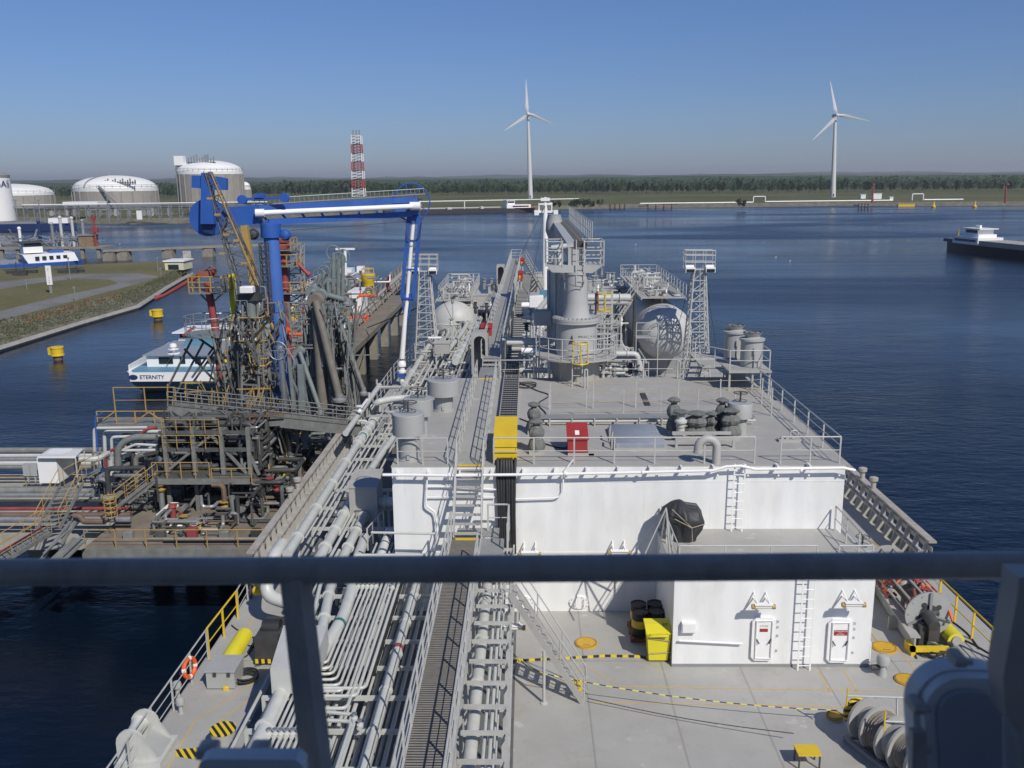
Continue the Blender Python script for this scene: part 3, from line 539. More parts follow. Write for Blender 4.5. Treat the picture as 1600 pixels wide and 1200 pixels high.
for x, y0, mm, nm in ((35,357,'whitebright','white'),(100,340,'pipe','tall grey'),(118,341,'pipe','second tall grey'),(86,350,'steel','thin dull'),(66,346,'navy','dark blue'),(134,345,'greyd','dark thin')):
    q = PY(x, 400, p.y+3); single('mooring_pole', MB().seg((q.x, q.y, 3.6), (q.x, q.y, PY(x, y0, q.y).z), .45, 8).ball((q.x,q.y,PY(x,y0,q.y).z), .6, 8), mm, nm+' pole on the old jetty behind the blue barge', 'pole')
q = PY(152, 400, p.y+2); qt = PY(146, 340, q.y); root = thing('signal_mast', 'slim red signal mast on the end of the old jetty', 'mast', (q.x,q.y,3.6)); part(root, 'pole', MB().seg((q.x,q.y,3.6), qt, .32, 8), 'redfade'); part(root, 'signal_head', MB().box(qt.x-1, qt.y-.5, qt.z-4.6, qt.x+1, qt.y+.5, qt.z-3).box(qt.x-.7, qt.y-.4, qt.z-.5, qt.x+.7, qt.y+.4, qt.z+.6), 'redfade')
# low causeway bridge across the inlet
a = PZ(160, 400, 0); b_ = PZ(400, 389, 0); z1 = 3.0; aa = PZ(160, 392, z1); bb = PZ(420, 382, z1); root = thing('causeway', 'low concrete pipe causeway crossing the inlet to the old jetty', 'bridge', (aa.x, aa.y, 0))
part(root, 'deck', MB().bar((aa.x,aa.y,z1), (bb.x,bb.y,z1), 3, .5), 'concrete')
for t_ in (.04, .12, .38, .62): q = aa.lerp(bb, t_); part(root, 'pier', MB().box(q.x-1.6, q.y-1.6, -1, q.x+1.6, q.y+1.6, z1-.5), 'concrete')
# right shore details
def shore_at(px, py=318, z=3): return PZ(px, py, z)
def pframe(x0, x1, y0, y1, label):
    a = PZ(x0, y1, 3); b_ = PY(x1, y0, a.y); single('pipe_loop', MB().tube(bend([(a.x,a.y,3),(a.x,a.y,b_.z),(b_.x,a.y,b_.z),(b_.x,a.y,3)], .8), .45, 8), 'whitebright', label, 'pipe')
pframe(1177,1196,307,316,'white pipe expansion loop left of the right wind turbine'); pframe(1425,1443,303,313,'white pipe expansion loop near the right edge of the far shore')
for (x0,y0_,x1,y1_,lab) in ((600,316,905,310.5,'long white pipeline lying across the field behind the barge'),(1000,318,1176,316,'white pipeline section left of the first loop'),(1197,315,1395,313,'white pipeline running past the turbine foot'),(1444,312,1505,311.5,'white pipeline section at the far right')):
    a = PZ(x0,y0_,3.4); b_ = PZ(x1,y1_,3.4); single('pipeline', MB().seg(a, b_, .5, 6), 'whitebright', lab, 'pipeline')
for x, lab in ((1363,'red mast left of the white sheds'),(1571,'red mast near the right edge')):
    a = PZ(x, 317, 3); t_ = PY(x+1, 289, a.y); single('beacon_mast', MB().cone((a.x,a.y,3), (t_.x,t_.y,t_.z), .9, .4, 8).box(a.x-1,a.y-1,t_.z,a.x+1,a.y+1,t_.z+1), 'redfade', lab, 'mast')
for (x0,x1,y0,y1,mm,lab) in ((1345,1353,304,309,'whitebright','small white shed left of the red mast'),(1364,1378,302.5,309.5,'whitebright','white stacked cabins right of the red mast'),(1390,1396,308,312,'whitebright','tiny white hut beside the yellow pontoon')):
    a = PZ(x0, y1+1.5, 3); b_ = PY(x1, y0, a.y); single('shed', MB().box(a.x, a.y, 3, b_.x, a.y+5, b_.z).box(a.x-.3, a.y-.3, b_.z, b_.x+.3, a.y+5.3, b_.z+.3), mm, lab, 'shed', smooth=False)
a = PZ(1401, 322.5, 0); b_ = PZ(1430, 322.5, 0); single('pontoon', MB().box(a.x, a.y-3, -.3, b_.x, a.y, 1.5).box(a.x, a.y-3, 2.2, b_.x, a.y-2.8, 2.4), 'yellow', 'long yellow pontoon at the right part of the far shore', 'pontoon', smooth=False)
for i, x in enumerate((1456, 1520)):
    a = PZ(x, 324, 0); single('buoy', MB().lathe((a.x,a.y-3,-.3), [(1.4,0),(1.6,1.2),(.5,2.4),(.3,5)], 10), 'yellow' if i == 0 else 'deckyel', ('bright yellow marker buoy right of the pontoon','dull orange marker buoy near the red mast')[i], 'buoy')
for (x0, x1, lab) in ((953,976,'brown timber landing stage right of the bushes'),(1012,1050,'dark landing stage with dolphins in mid shore'),(1340,1356,'short timber landing stage below the red mast')):
    a = PZ(x0, 327, 0); b_ = PZ(x1, 327, 0); root = thing('landing_stage', lab, 'jetty', a); part(root, 'deck', MB().box(a.x, a.y-2, 2.3, b_.x, a.y+10, 2.9), 'rust')
    for k in range(4): part(root, 'pile', MB().seg((a.x+(b_.x-a.x)*k/3, a.y-1.6, -1), (a.x+(b_.x-a.x)*k/3, a.y-1.6, 4), .5, 8), 'dark')
R = random.Random(8)
for i, (x, s_) in enumerate(((866,2.4),(872,3),(891,2.2),(897,3),(903,3.2),(911,3.2),(918,3.8),(925,2.6),(937,3.4),(1155,3.2),(1162,2.4))):
    a = PZ(x, 322, 3); root = thing('bush', 'round dark green bush on the edge of the far shore', 'bush', a, 'bushes along the far shore'); mb = MB(); crown(mb, a+V((0,0,s_*.8)), s_, s_, 160, .7, R); part(root, 'foliage', mb, 'leafa', smooth=False); part(root, 'stem', MB().seg(a+V((0,0,-.4)), a+V((0,0,s_*.8)), .2, 5), 'bark')
# gulls resting on the water
for (x, y) in ((993,383),(1212,403),(1234,409),(608,434),(595,437),(187,382)):
    p = PZ(x, y, 0); k = .6
    single('gull', MB().lathe(p+V((-.35*k,0,.15)), [(.01,0),(.16*k,.15*k),(.2*k,.35*k),(.13*k,.6*k),(.02,.8*k)], 10, axis=(1,0,.15)).ball(p+V((.4*k,0,.42)), .12*k, 8), 'whitebright', 'white gull resting on the harbour water', 'bird', 'gulls on the water')
# ================================================================ THE SHIP
DK, TK, HS = 7.0, 12.75, 10.3
def deckmat(name, col, seams=True):
    m, t, b = nodes(name); N = t.nodes.new; L = t.links.new; g = N('ShaderNodeNewGeometry')
    n = N('ShaderNodeTexNoise'); n.inputs['Scale'].default_value = .35; n.inputs['Detail'].default_value = 8; n.inputs['Roughness'].default_value = .7; L(g.outputs['Position'], n.inputs['Vector'])
    mr = N('ShaderNodeMapRange'); mr.inputs[1].default_value = .3; mr.inputs[2].default_value = .7; mr.inputs[3].default_value = .86; mr.inputs[4].default_value = 1.08; L(n.outputs[0], mr.inputs[0])
    v = N('ShaderNodeTexVoronoi'); v.inputs['Scale'].default_value = .55; v.inputs['Randomness'].default_value = 1; L(g.outputs['Position'], v.inputs['Vector'])
    n3 = N('ShaderNodeTexNoise'); n3.inputs['Scale'].default_value = 1.3; n3.inputs['Detail'].default_value = 5; L(g.outputs['Position'], n3.inputs['Vector'])
    pm = N('ShaderNodeMapRange'); pm.inputs[1].default_value = .66; pm.inputs[2].default_value = .69; pm.inputs[3].default_value = 1; pm.inputs[4].default_value = 1.2; L(n3.outputs[0], pm.inputs[0])
    mul = N('ShaderNodeMath'); mul.operation = 'MULTIPLY'; L(mr.outputs[0], mul.inputs[0]); L(pm.outputs[0], mul.inputs[1])
    if seams:   # plate seams and old scuffs
        s_ = N('ShaderNodeSeparateXYZ'); L(g.outputs['Position'], s_.inputs[0])
        last = mul.outputs[0]
        for ax, per, off in ((0, 2.6, .3), (1, 7.5, 1.2)):
            w = N('ShaderNodeMath'); w.operation = 'MULTIPLY_ADD'; w.inputs[1].default_value = 1/per; w.inputs[2].default_value = off; L(s_.outputs[ax], w.inputs[0])
            f = N('ShaderNodeMath'); f.operation = 'PINGPONG'; f.inputs[1].default_value = .5; L(w.outputs[0], f.inputs[0])
            c = N('ShaderNodeMapRange'); c.inputs[1].default_value = .004/per*2; c.inputs[2].default_value = .022/per*2; c.inputs[3].default_value = .72; c.inputs[4].default_value = 1; L(f.outputs[0], c.inputs[0])
            q = N('ShaderNodeMath'); q.operation = 'MULTIPLY'; L(last, q.inputs[0]); L(c.outputs[0], q.inputs[1]); last = q.outputs[0]
        mul = q
    mx = N('ShaderNodeMix'); mx.data_type = 'RGBA'; mx.blend_type = 'MULTIPLY'; mx.inputs[0].default_value = 1; mx.inputs[6].default_value = (*col, 1); L(mul.outputs[0], mx.inputs[7])
    n2 = N('ShaderNodeTexNoise'); n2.inputs['Scale'].default_value = 1.1; n2.inputs['Detail'].default_value = 10; n2.inputs['Roughness'].default_value = .8; L(g.outputs['Position'], n2.inputs['Vector'])
    r2 = N('ShaderNodeMapRange'); r2.inputs[1].default_value = .54; r2.inputs[2].default_value = .75; r2.inputs[4].default_value = .7; L(n2.outputs[0], r2.inputs[0])
    x2 = N('ShaderNodeMix'); x2.data_type = 'RGBA'; L(r2.outputs[0], x2.inputs[0]); L(mx.outputs[2], x2.inputs[6]); x2.inputs[7].default_value = (col[0]*.75, col[1]*.68, col[2]*.58, 1); L(x2.outputs[2], b.inputs['Base Color'])
    b.inputs['Roughness'].default_value = .62; return m
M['walkgrey'] = paint('walkway_grey', (.30,.30,.285), .65, var=.1, scale=1); M['deck'] = deckmat('deck_paint', (.395, .39, .368)); M['deck2'] = deckmat('upper_deck_paint', (.395, .388, .362), False)
M['grating'] = paint('walkway_grating', (.20, .185, .16), .7, var=.2, scale=5)
nt_ = M['grating'].node_tree
_t = nt_; _N = _t.nodes.new; _b = _t.nodes['Principled BSDF']; _g = _N('ShaderNodeNewGeometry'); _w = _N('ShaderNodeTexWave'); _w.wave_type = 'BANDS'; _w.bands_direction = 'Y'; _w.inputs['Scale'].default_value = 3.2
_t.links.new(_g.outputs['Position'], _w.inputs['Vector']); _bp = _N('ShaderNodeBump'); _bp.inputs['Strength'].default_value = .9; _bp.inputs['Distance'].default_value = .04; _t.links.new(_w.outputs[0], _bp.inputs['Height']); _t.links.new(_bp.outputs[0], _b.inputs['Normal'])

ship = thing('gas_carrier', 'grey and white gas carrier whose foredeck fills the picture below the bridge', 'ship', (2.6, 0, 0)); CX = 2.6
def outline():    # starboard half, then mirrored; the hull narrows towards the bow
    half = [(14.0, -12), (14.0, 62), (13.6, 76), (12.4, 88), (10.4, 100), (7.6, 111), (4.4, 120), (1.4, 126), (0, 127)]
    return [(CX+x, y) for x, y in half]+[(CX-x*.985, y) for x, y in half[-2::-1]]
ol = outline(); n = len(ol)
mb = MB(); mb.add([V((CX+(x-CX)*.93, y*(.985 if y > 0 else 1), -2)) for x, y in ol]+[V((x, y, DK-.02)) for x, y in ol], [(i,(i+1)%n,n+(i+1)%n,n+i) for i in range(n)]); part(ship, 'hull', mb, 'greyd')
part(ship, 'main_deck', MB().add([V((x, y, DK)) for x, y in ol]+[V((x, y, DK-.3)) for x, y in ol], [tuple(range(n)), tuple(range(2*n-1,n-1,-1))]+[(i,(i+1)%n,n+(i+1)%n,n+i) for i in range(n)]), 'deck', smooth=False)
fo = [(x, y) for x, y in ol if y >= 100]; k = len(fo)
part(ship, 'forecastle', MB().add([V((x, y, 9.4)) for x, y in fo]+[V((x, y, DK)) for x, y in fo], [tuple(range(k))]+[(i,(i+1)%k,k+(i+1)%k,k+i) for i in range(k)]), 'deck2', smooth=False)
M['shadedeck'] = paint('deck_shade_sheet', (.13,.135,.135), .7, var=.3, scale=1.5, dirt=(.16,.15,.14), damt=.5)
part(ship, 'deck_shade_sheet', MB().box(-8.5, 12, DK+.001, -2.9, 34.2, DK+.006).box(-1.7, 12, DK+.001, -.5, 32.1, DK+.006).box(-9.8, 34.3, DK+.001, -5.1, 60, DK+.006).box(-9, 60.1, DK+.001, 1.6, 97, DK+.006), 'shadedeck', smooth=False)  # dark sheets standing in for the shade on deck below the pipes
mb = MB(); bw = [V((x, y, 9.4)) for x, y in ol if y >= 104]
for a, b_ in zip(bw, bw[1:]):
    mb.add([a, b_, b_+V((0,0,1.15)), a+V((0,0,1.15))], [(0,1,2,3)]); mb.bar(a+V((0,0,1.15)), b_+V((0,0,1.15)), .3, .1)
    nn = int((b_-a).length/1.1)
    for i in range(nn): p = a.lerp(b_, i/max(1,nn)); q = (V((CX, p.y-3, p.z))-p).normalized()*.55; mb.add([p, p+q, p+V((0,0,1.1))], [(0,1,2)])
part(ship, 'bow_bulwark', mb, 'grey')
# ---- cargo trunk house
TX0, TX1, TY0, TY1 = -5.05, 11.5, 32.2, 47.4
trunk = thing('cargo_deckhouse', 'large white deckhouse with grey roof deck across the ship behind the bar', 'deckhouse', ((TX0+TX1)/2, TY0, DK))
part(trunk, 'wall', MB().box(TX0, TY0, DK, TX1, TY1, TK-.05), 'white', smooth=False)
part(trunk, 'roof_deck', MB().box(TX0-.03, TY0+.02, TK-.05, TX1+.03, TY1+.1, TK), 'deck2', smooth=False)
part(trunk, 'stringer', MB().box(TX0+.02, TY0-.012, DK+2.35, TX1-.02, TY0-.002, DK+2.4).box(TX0+.02, TY0-.01, TK-.62, TX1, TY0-.002, TK-.6), 'white', smooth=False)
LX0, LX1, LY0 = 4.75, 11.3, 28.15
low = thing('store_deckhouse', 'lower white deckhouse with two doors and ladder in front of the big one', 'deckhouse', ((LX0+LX1)/2, LY0, DK))
part(low, 'wall', MB().box(LX0, LY0, DK, LX1, TY0-.003, HS-.04), 'white', smooth=False)
part(low, 'roof_deck', MB().box(LX0-.02, LY0-.02, HS-.04, LX1+.02, TY0-.006, HS), 'deck2', smooth=False)
part(low, 'base_strip', MB().box(LX0-.01, LY0-.03, DK, LX1+.01, LY0-.002, DK+.1), 'greyd', smooth=False)
def door(root, x, z0, y, w, h, sign):
    mb = MB(); o = [(x+w/2*math.copysign(1, cx)*1+(-.13 if cx > 0 else .13)*ax, z0+h*(cz > 0)+(-.13 if cz > 0 else .13)*az) for cx, cz, ax, az in ((-1,-1,1,0),(1,-1,1,0),(1,-1,0,1),(1,1,0,1),(1,1,1,0),(-1,1,1,0),(-1,1,0,1),(-1,-1,0,1))]
    mb.prism([(px, y, pz) for px, pz in o], (0, -.1, 0)); d = part(root, 'door', mb, 'whitebright')
    mb = MB(); mb.tube([(x-w/2+.13, y-.12, z0+.1), (x-w/2+.13, y-.12, z0+h-.1), (x+w/2-.13, y-.12, z0+h-.1), (x+w/2-.13, y-.12, z0+.1), (x-w/2+.13, y-.12, z0+.1)], .022, 5); part(d, 'rib', mb, 'white')
    for s_ in (-1, 1): part(d, 'handle', MB().tube([(x+s_*w*.32, y-.13, z0+h*.52), (x+s_*w*.2, y-.17, z0+h*.42)], .022, 6), 'dark')
    for q in (.2, .55, .75, .88): part(d, 'hinge', MB().box(x+w/2, y-.09, z0+h*q, x+w/2+.09, y-.03, z0+h*q+.07), 'grey')
    part(d, 'notice', MB().box(x-w*.26, y-.112, z0+h*.64, x+w*.28, y-.1, z0+h*.76) if sign else MB().box(x-w*.18, y-.112, z0+h*.68, x+w*.16, y-.1, z0+h*.75), 'red', smooth=False)
    if sign:
        for i, tx in enumerate(('AUTHORIZED PERSONNEL', 'ONLY', 'KEEP CLOSED')): part(d, 'notice_lettering', text_mb(tx, .042, (x, y-.114, z0+h*(.725-.035*i)), (1,0,0), (0,0,1), .002, 'CENTER'), 'whitebright', smooth=False)
    else: part(d, 'lettering', text_mb('STORE', .09, (x, y-.103, z0+h*.79), (1,0,0), (0,0,1), .002, 'CENTER'), 'ochre', smooth=False)
p1, p2 = PY(1190, 1030, LY0), PY(1308, 1033, LY0)
door(low, p1.x, p1.z, LY0, .78, 1.55, False); door(low, p2.x, p2.z, LY0, .80, 1.55, True)
def wall_box(x0, y0, x1, y1, dep, mat, label, name='junction_box', cat='junction box', Y0=LY0):
    a, b_ = PY(x0, y1, Y0), PY(x1, y0, Y0); root = thing(name, label, cat, a); part(root, 'body', MB().box(a.x, Y0-.002, a.z, b_.x, Y0-dep, b_.z), mat); part(root, 'lid', MB().box(a.x+.03, Y0-dep, a.z+.03, b_.x-.03, Y0-dep-.025, b_.z-.03), mat); return root
wall_box(1064, 970, 1087, 986, .16, 'whitebright', 'white junction box on the left end of the lower deckhouse wall')
single('wall_rail', MB().seg(PY(1061,1001,LY0-.12), PY(1160,1006,LY0-.12), .035, 8).seg(PY(1063,1001,LY0-.12), PY(1063,1001,LY0), .02, 5).seg(PY(1158,1006,LY0-.12), PY(1158,1006,LY0), .02, 5), 'whitebright', 'white horizontal rail on the lower deckhouse wall left of the doors', 'rail')
def strip_light(px, py, w, Y0, label):
    c = PY(px, py, Y0-.55); root = thing('deck_light', label, 'lamp', c); part(root, 'tube', MB().seg((c.x-w/2, c.y, c.z), (c.x+w/2, c.y, c.z), .07, 10), 'lamptube')
    for q in (-1, 1): part(root, 'end_cap', MB().seg((c.x+q*(w/2-.06), c.y, c.z), (c.x+q*(w/2+.05), c.y, c.z), .085, 10), 'ochre')
    mb = MB().box(c.x-w*.45, c.y-.1, c.z+.07, c.x+w*.45, c.y+.1, c.z+.1)
    for q in (-.3, .3): mb.bar((c.x+q*w, c.y, c.z+.1), (c.x+q*w, Y0, c.z+.05), .04).bar((c.x+q*w, c.y, c.z+.1), (c.x+q*w, Y0, c.z+.26), .035)
    part(root, 'bracket', mb, 'whitebright'); return root
M['lamptube'] = paint('lamp_tube', (.75, .74, .66), .3, var=.03)
strip_light(1193, 948, .66, LY0, 'strip light on white bracket above the left deckhouse door'); strip_light(1334, 945, .66, LY0, 'strip light on white bracket above the right deckhouse door')
strip_light(828, 866, .72, TY0, 'strip light on the big white wall near the catwalk stairs'); strip_light(968, 864, .72, TY0, 'strip light on the big white wall left of the black tarpaulin')
# drain pipe along the wall top and the down pipes, knobs
yy = TY0-.34; A_ = [PY(*q, yy) for q in ((598,742),(640,742),(700,743),(860,741),(1000,738),(1115,735),(1135,729),(1158,728),(1180,733),(1250,732),(1318,731),(1336,735))]
root = thing('fire_main_pipe', 'long white pipe running along the top of the big white wall', 'pipe', A_[0]); part(root, 'pipe_run', MB().tube([V((p.x, yy, p.z)) for p in A_], .055, 10), 'whitebright')
cm = mesh('clamp', MB().box(-.03,-.02,-.09,.03,.36,.09), 'whitebright', (0,0,0)); rep(root, 'clamp', cm, [V((A_[0].x+1.15*i+.5, yy, A_[2].z+.02*i)) for i in range(14)])
fm = mesh('flange', MB().seg((-.04,0,0),(.04,0,0),.09,10), 'whitebright', (0,0,0)); rep(root, 'flange', fm, [V((x, yy, A_[2].z+.02+(x+3)*.012)) for x in (-2.9, 1.3, 4.1, 9.8)])
mb = MB()
for i in range(15): x = TX0+.9+i*1.1; p = V((x, TY0-.13, TK-.32)); mb.box(x-.015, TY0-.1, p.z-.015, x+.015, TY0, p.z+.015).ball((x, TY0-.12, p.z), .045, 8)
for i, (x) in enumerate(TX0+.9+i*1.1 for i in range(15)): single('wall_stud', MB().box(x-.015, TY0-.11, TK-.36, x+.015, TY0-.002, TK-.33).ball((x, TY0-.12, TK-.345), .045, 8), 'whitebright', 'small white stud along the top of the big white wall', 'stud', 'wall studs along the big white wall')
P_ = lambda x, y, o: V((PY(x, y, TY0-o).x, TY0-o, PY(x, y, TY0-o).z))
pipe('thin white pipe bending down the wall beside the cable duct', [P_(802,780,.15), P_(872,778,.15), P_(880,768,.15), P_(880,738,.15), P_(896,718,.15)], .03, 'whitebright', R=.15)
pipe('white bent pipe low on the port end of the white wall', [P_(668,735,.2), P_(665,790,.2), P_(680,800,.2), P_(684,840,.2), P_(675,862,.2)], .035, 'whitebright', R=.12)
pipe('white pipe pair crossing the wall behind the catwalk stairs', [P_(665,760,.12), P_(690,760,.12), P_(776,765,.12)], .03, 'whitebright')
pipe('second white pipe crossing the wall behind the catwalk stairs', [P_(668,777,.12), P_(773,777,.12)], .025, 'whitebright')
ladder('white wall ladder from the lower roof to the upper deck', V((PY(1151,826,TY0-.28).x, TY0-.28, HS)), V((PY(1151,826,TY0-.28).x+.02, TY0-.28, TK-.1)), .38, (1,0,0), mat='whitebright')
ladder('white wall ladder between the two deckhouse doors', V((PY(1256,1043,LY0-.25).x, LY0-.25, DK)), V((PY(1256,1043,LY0-.25).x, LY0-.25, HS+.1)), .4, (1,0,0), mat='whitebright')
for px, py, lab in ((905,941,'oval white manhole cover low on the big wall below the bar'),(818,941,'oval white manhole cover on the wall behind the stairs')):
    c = PY(px, py, TY0-.02); root = thing('manhole_cover', lab, 'manhole', c); mb = MB(); mb.prism([(c.x+.38*math.cos(t), TY0, c.z+.26*math.sin(t)) for t in [i*math.pi/12 for i in range(24)]], (0,-.06,0)); part(root, 'lid', mb, 'whitebright')
    for q in (-.16, .16): part(root, 'handle', MB().tube(bend([(c.x+q, TY0-.06, c.z-.13),(c.x+q, TY0-.14, c.z-.13),(c.x+q, TY0-.14, c.z+.13),(c.x+q, TY0-.06, c.z+.13)], .03), .014, 5), 'grey')
    bm = mesh('bolt', MB().seg((0,0,0),(0,-.03,0),.02,6), 'grey', (0,0,0)); rep(root, 'bolt', bm, [(c.x+.34*math.cos(t), TY0-.06, c.z+.225*math.sin(t)) for t in [i*math.pi/5 for i in range(10)]])
railing('light grey railing on the front edge of the lower deckhouse roof', [(LX0+.15, LY0+.15, HS), (LX1-1.9, LY0+.15, HS)], .95, 1, 1.6)
railing('short railing at the starboard corner of the lower roof', [(LX1-1.2, LY0+.15, HS), (LX1-.1, LY0+.15, HS), (LX1-.1, TY0-.2, HS)], .95, 1, 1.4)
railing('railing on the port edge of the lower roof beside the tarpaulin', [(LX0+.12, LY0+.2, HS), (LX0+.12, TY0-.15, HS)], .95, 2, 1.3)
# ---- railings of the upper deck
def PK(x, y): return PZ(x, y, TK)
zr = TY0+.25
railing('grey railing on the aft edge of the upper deck, port end', [(TX0+.2, zr, TK), (-3.0, zr, TK)], 1.0, 1, 1.0)
railing('long grey railing on the aft edge of the upper deck behind the yellow covers', [(-1.3, zr, TK), (4.6, zr, TK), (8.25, zr, TK)], 1.0, 1, 1.5)
railing('grey railing on the aft edge of the upper deck, starboard end', [(9.2, zr, TK), (11.35, zr, TK)], 1.0, 1, 1.35)
railing('grey railing along the starboard edge of the upper deck', [(11.35, zr, TK), (11.35, TY1-1.2, TK)], 1.0, 2, 1.9)
railing('grey railing across the forward edge of the upper deck', [(-1.5, TY1-.1, TK), (2.0, TY1-.1, TK)], 1.0, 1, 1.5)
railing('grey railing across the forward edge of the upper deck, starboard of the crane', [(3.9, TY1-.1, TK), (10.2, TY1-.1, TK)], 1.0, 1, 2.0)
railing('left railing of the upper deck walkway above the stairs', [(-2.66, zr, TK), (-2.72, TY1, TK)], 1.0, 2, 1.5)
railing('right railing of the upper deck walkway beside the cable tray', [(-1.66, zr, TK), (-1.72, TY1, TK)], 1.0, 2, 1.5)
def ropefence(px0, px1, py0, py1, label, sp=1.75):
    a, b_ = PK(px0, py0), PK(px1, py1); root = thing('rope_fence', label, 'fence', a); nn = max(2, round((b_-a).length/sp))
    pm = mesh('post', MB().bar((0,0,0),(0,0,1.25),.05,.04), 'rail', (0,0,0)); ps = [a.lerp(b_, i/nn) for i in range(nn+1)]; rep(root, 'post', pm, ps)
    for h in (1.2, .8, .4):
        pts = []
        for p, q in zip(ps, ps[1:]):
            for k in range(6): t = k/6; pts.append(p.lerp(q, t)+V((0,0,h-.22*t*(1-t)*(1.6-h)-.02)))
        part(root, 'rope', MB().tube(pts+[ps[-1]+V((0,0,h))], .014, 4), 'rope')
ropefence(858, 1205, 655, 650, 'nearer line of rope fence posts across the upper deck'); ropefence(860, 1190, 640, 632, 'farther line of rope fence posts across the upper deck', 2.0)
a, b_ = PK(843, 662), PK(1184, 668)
root = thing('pipe_duct', 'low grey duct and coaming running across the upper deck', 'duct', a); part(root, 'coaming', MB().box(a.x, a.y-.05, TK, b_.x, a.y+.12, TK+.28), 'grey'); part(root, 'top_plate', MB().box(a.x, a.y-.25, TK+.28, b_.x, a.y+.35, TK+.32), 'greyd')
part(root, 'pipe_run', MB().seg((a.x+.2, a.y-.35, TK+.2), (b_.x, a.y-.35, TK+.2), .05, 8), 'pipe')
for i in range(9): x = a.x+.4+i*.95; part(root, 'bracket', MB().box(x, a.y-.45, TK, x+.06, a.y-.25, TK+.3), 'grey')
# ---- covers, hatches, boxes on the upper deck
root = thing('cable_tray', 'black bundle of cables in a tray running down the white wall and along the deck', 'cable tray', (-.95, TY0, TK))
mb = MB(); R = random.Random(2)
for i in range(7):
    x = -1.02+.6*i/6-.12; j = [R.uniform(-.03,.03) for _ in range(5)]
    mb.tube([(x+j[0], TY0-.16, DK+2.4), (x+j[1], TY0-.17, DK+4), (x+j[2], TY0-.15, TK-.2), (x+j[3], TY0+.1, TK+.15), (x+j[4], TY0+.8, TK+.22), (x, TY0+3, TK+.2)], .055, 7)
part(root, 'cables', mb, 'black')
mb = MB()
for i in range(6): x = -1.25+.66*i/5; mb.seg((x, TY0+1.5, TK+.16), (x, TY1+3, TK+.16), .05, 6)
part(root, 'deck_cables', mb, 'black'); 
part(root, 'tray_edge', MB().box(-1.3, TY0+.6, TK, -1.27, TY1+3, TK+.28).box(-.53, TY0+.6, TK, -.50, TY1+3, TK+.28), 'grey')
rm = mesh('rung', MB().box(-.38, -.02, 0, .38, .02, .03), 'greyd', (0,0,0)); rep(root, 'rung', rm, [(-.9, TY0+4.4+i*.42, TK+.22) for i in range(26)])
root = thing('ridged_cover', 'bright yellow stepped metal cover over the cables beside the walkway', 'cover', (-.95, TY0+.4, TK))
for i, (y0, y1, h0, h1) in enumerate(((TY0+.35, TY0+1.25, .42, .62), (TY0+1.22, TY0+2.45, .62, .80), (TY0+2.42, TY0+3.6, .80, .95))):
    part(root, 'cover_panel', MB().prism([(-1.36, y0, TK+h0-.3*(i == 0)), (-1.36, y0, TK+h0), (-1.36, y1, TK+h1), (-1.36, y1, TK+h1-.12), (-1.36, y0+.04, TK+h0-.12)], (.9, 0, 0)), 'yellow', smooth=False)
part(root, 'side_plate', MB().box(-1.34, TY0+.4, TK, -1.32, TY0+3.5, TK+.5).box(-.5, TY0+.4, TK, -.48, TY0+3.5, TK+.5), 'yellow')
a = PK(903, 712); root = thing('equipment_chest', 'red chest with sloping lid on the upper deck', 'chest', a); x0, x1, y0 = a.x-.38, a.x+.36, a.y
part(root, 'body', MB().prism([(x0,y0,TK+.12),(x0,y0,TK+.62),(x0,y0+.9,TK+.98),(x0,y0+.9,TK+.12)], (x1-x0,0,0)), 'red', smooth=False)
part(root, 'lid', MB().prism([(x0-.04,y0-.05,TK+.62),(x0-.04,y0-.05,TK+.66),(x0-.04,y0+.95,TK+1.05),(x0-.04,y0+.95,TK+1.0)], (x1-x0+.08,0,0)), 'red', smooth=False)
part(root, 'label_plate', MB().prism([(x0+.28,y0+.2,TK+.765),(x0+.28,y0+.45,TK+.86),(x0+.44,y0+.45,TK+.86),(x0+.44,y0+.2,TK+.765)], (0,0,.01)), 'whitebright', smooth=False); part(root, 'frame', MB().box(x0,y0,TK,x1+.25,y0+.06,TK+.1).box(x1+.05,y0,TK,x1+.25,y0+.9,TK+.08), 'grey')
a, b_ = PK(961, 704), PK(1027, 672); M['bluegrey'] = paint('blue_grey_paint', (.26, .29, .34), .5, var=.1, dirt=(.4, .42, .42), damt=.5, dscale=3); root = thing('hatch_cover', 'flat blue grey square hatch cover on the upper deck', 'hatch', a)
part(root, 'lid', MB().bbox(a.x, a.y, TK+.1, b_.x-.1, b_.y, TK+.28, .04), 'bluegrey'); part(root, 'coaming', MB().box(a.x-.05, a.y-.03, TK, b_.x-.05, b_.y+.05, TK+.1), 'grey')
for q in (.1, .9): part(root, 'hinge', MB().tube([(a.x-.12, a.y+q*1.2, TK+.02), (a.x-.12, a.y+q*1.2, TK+.5), (a.x-.05, a.y+q*1.2+.5, TK+.55)], .035, 6), 'grey')
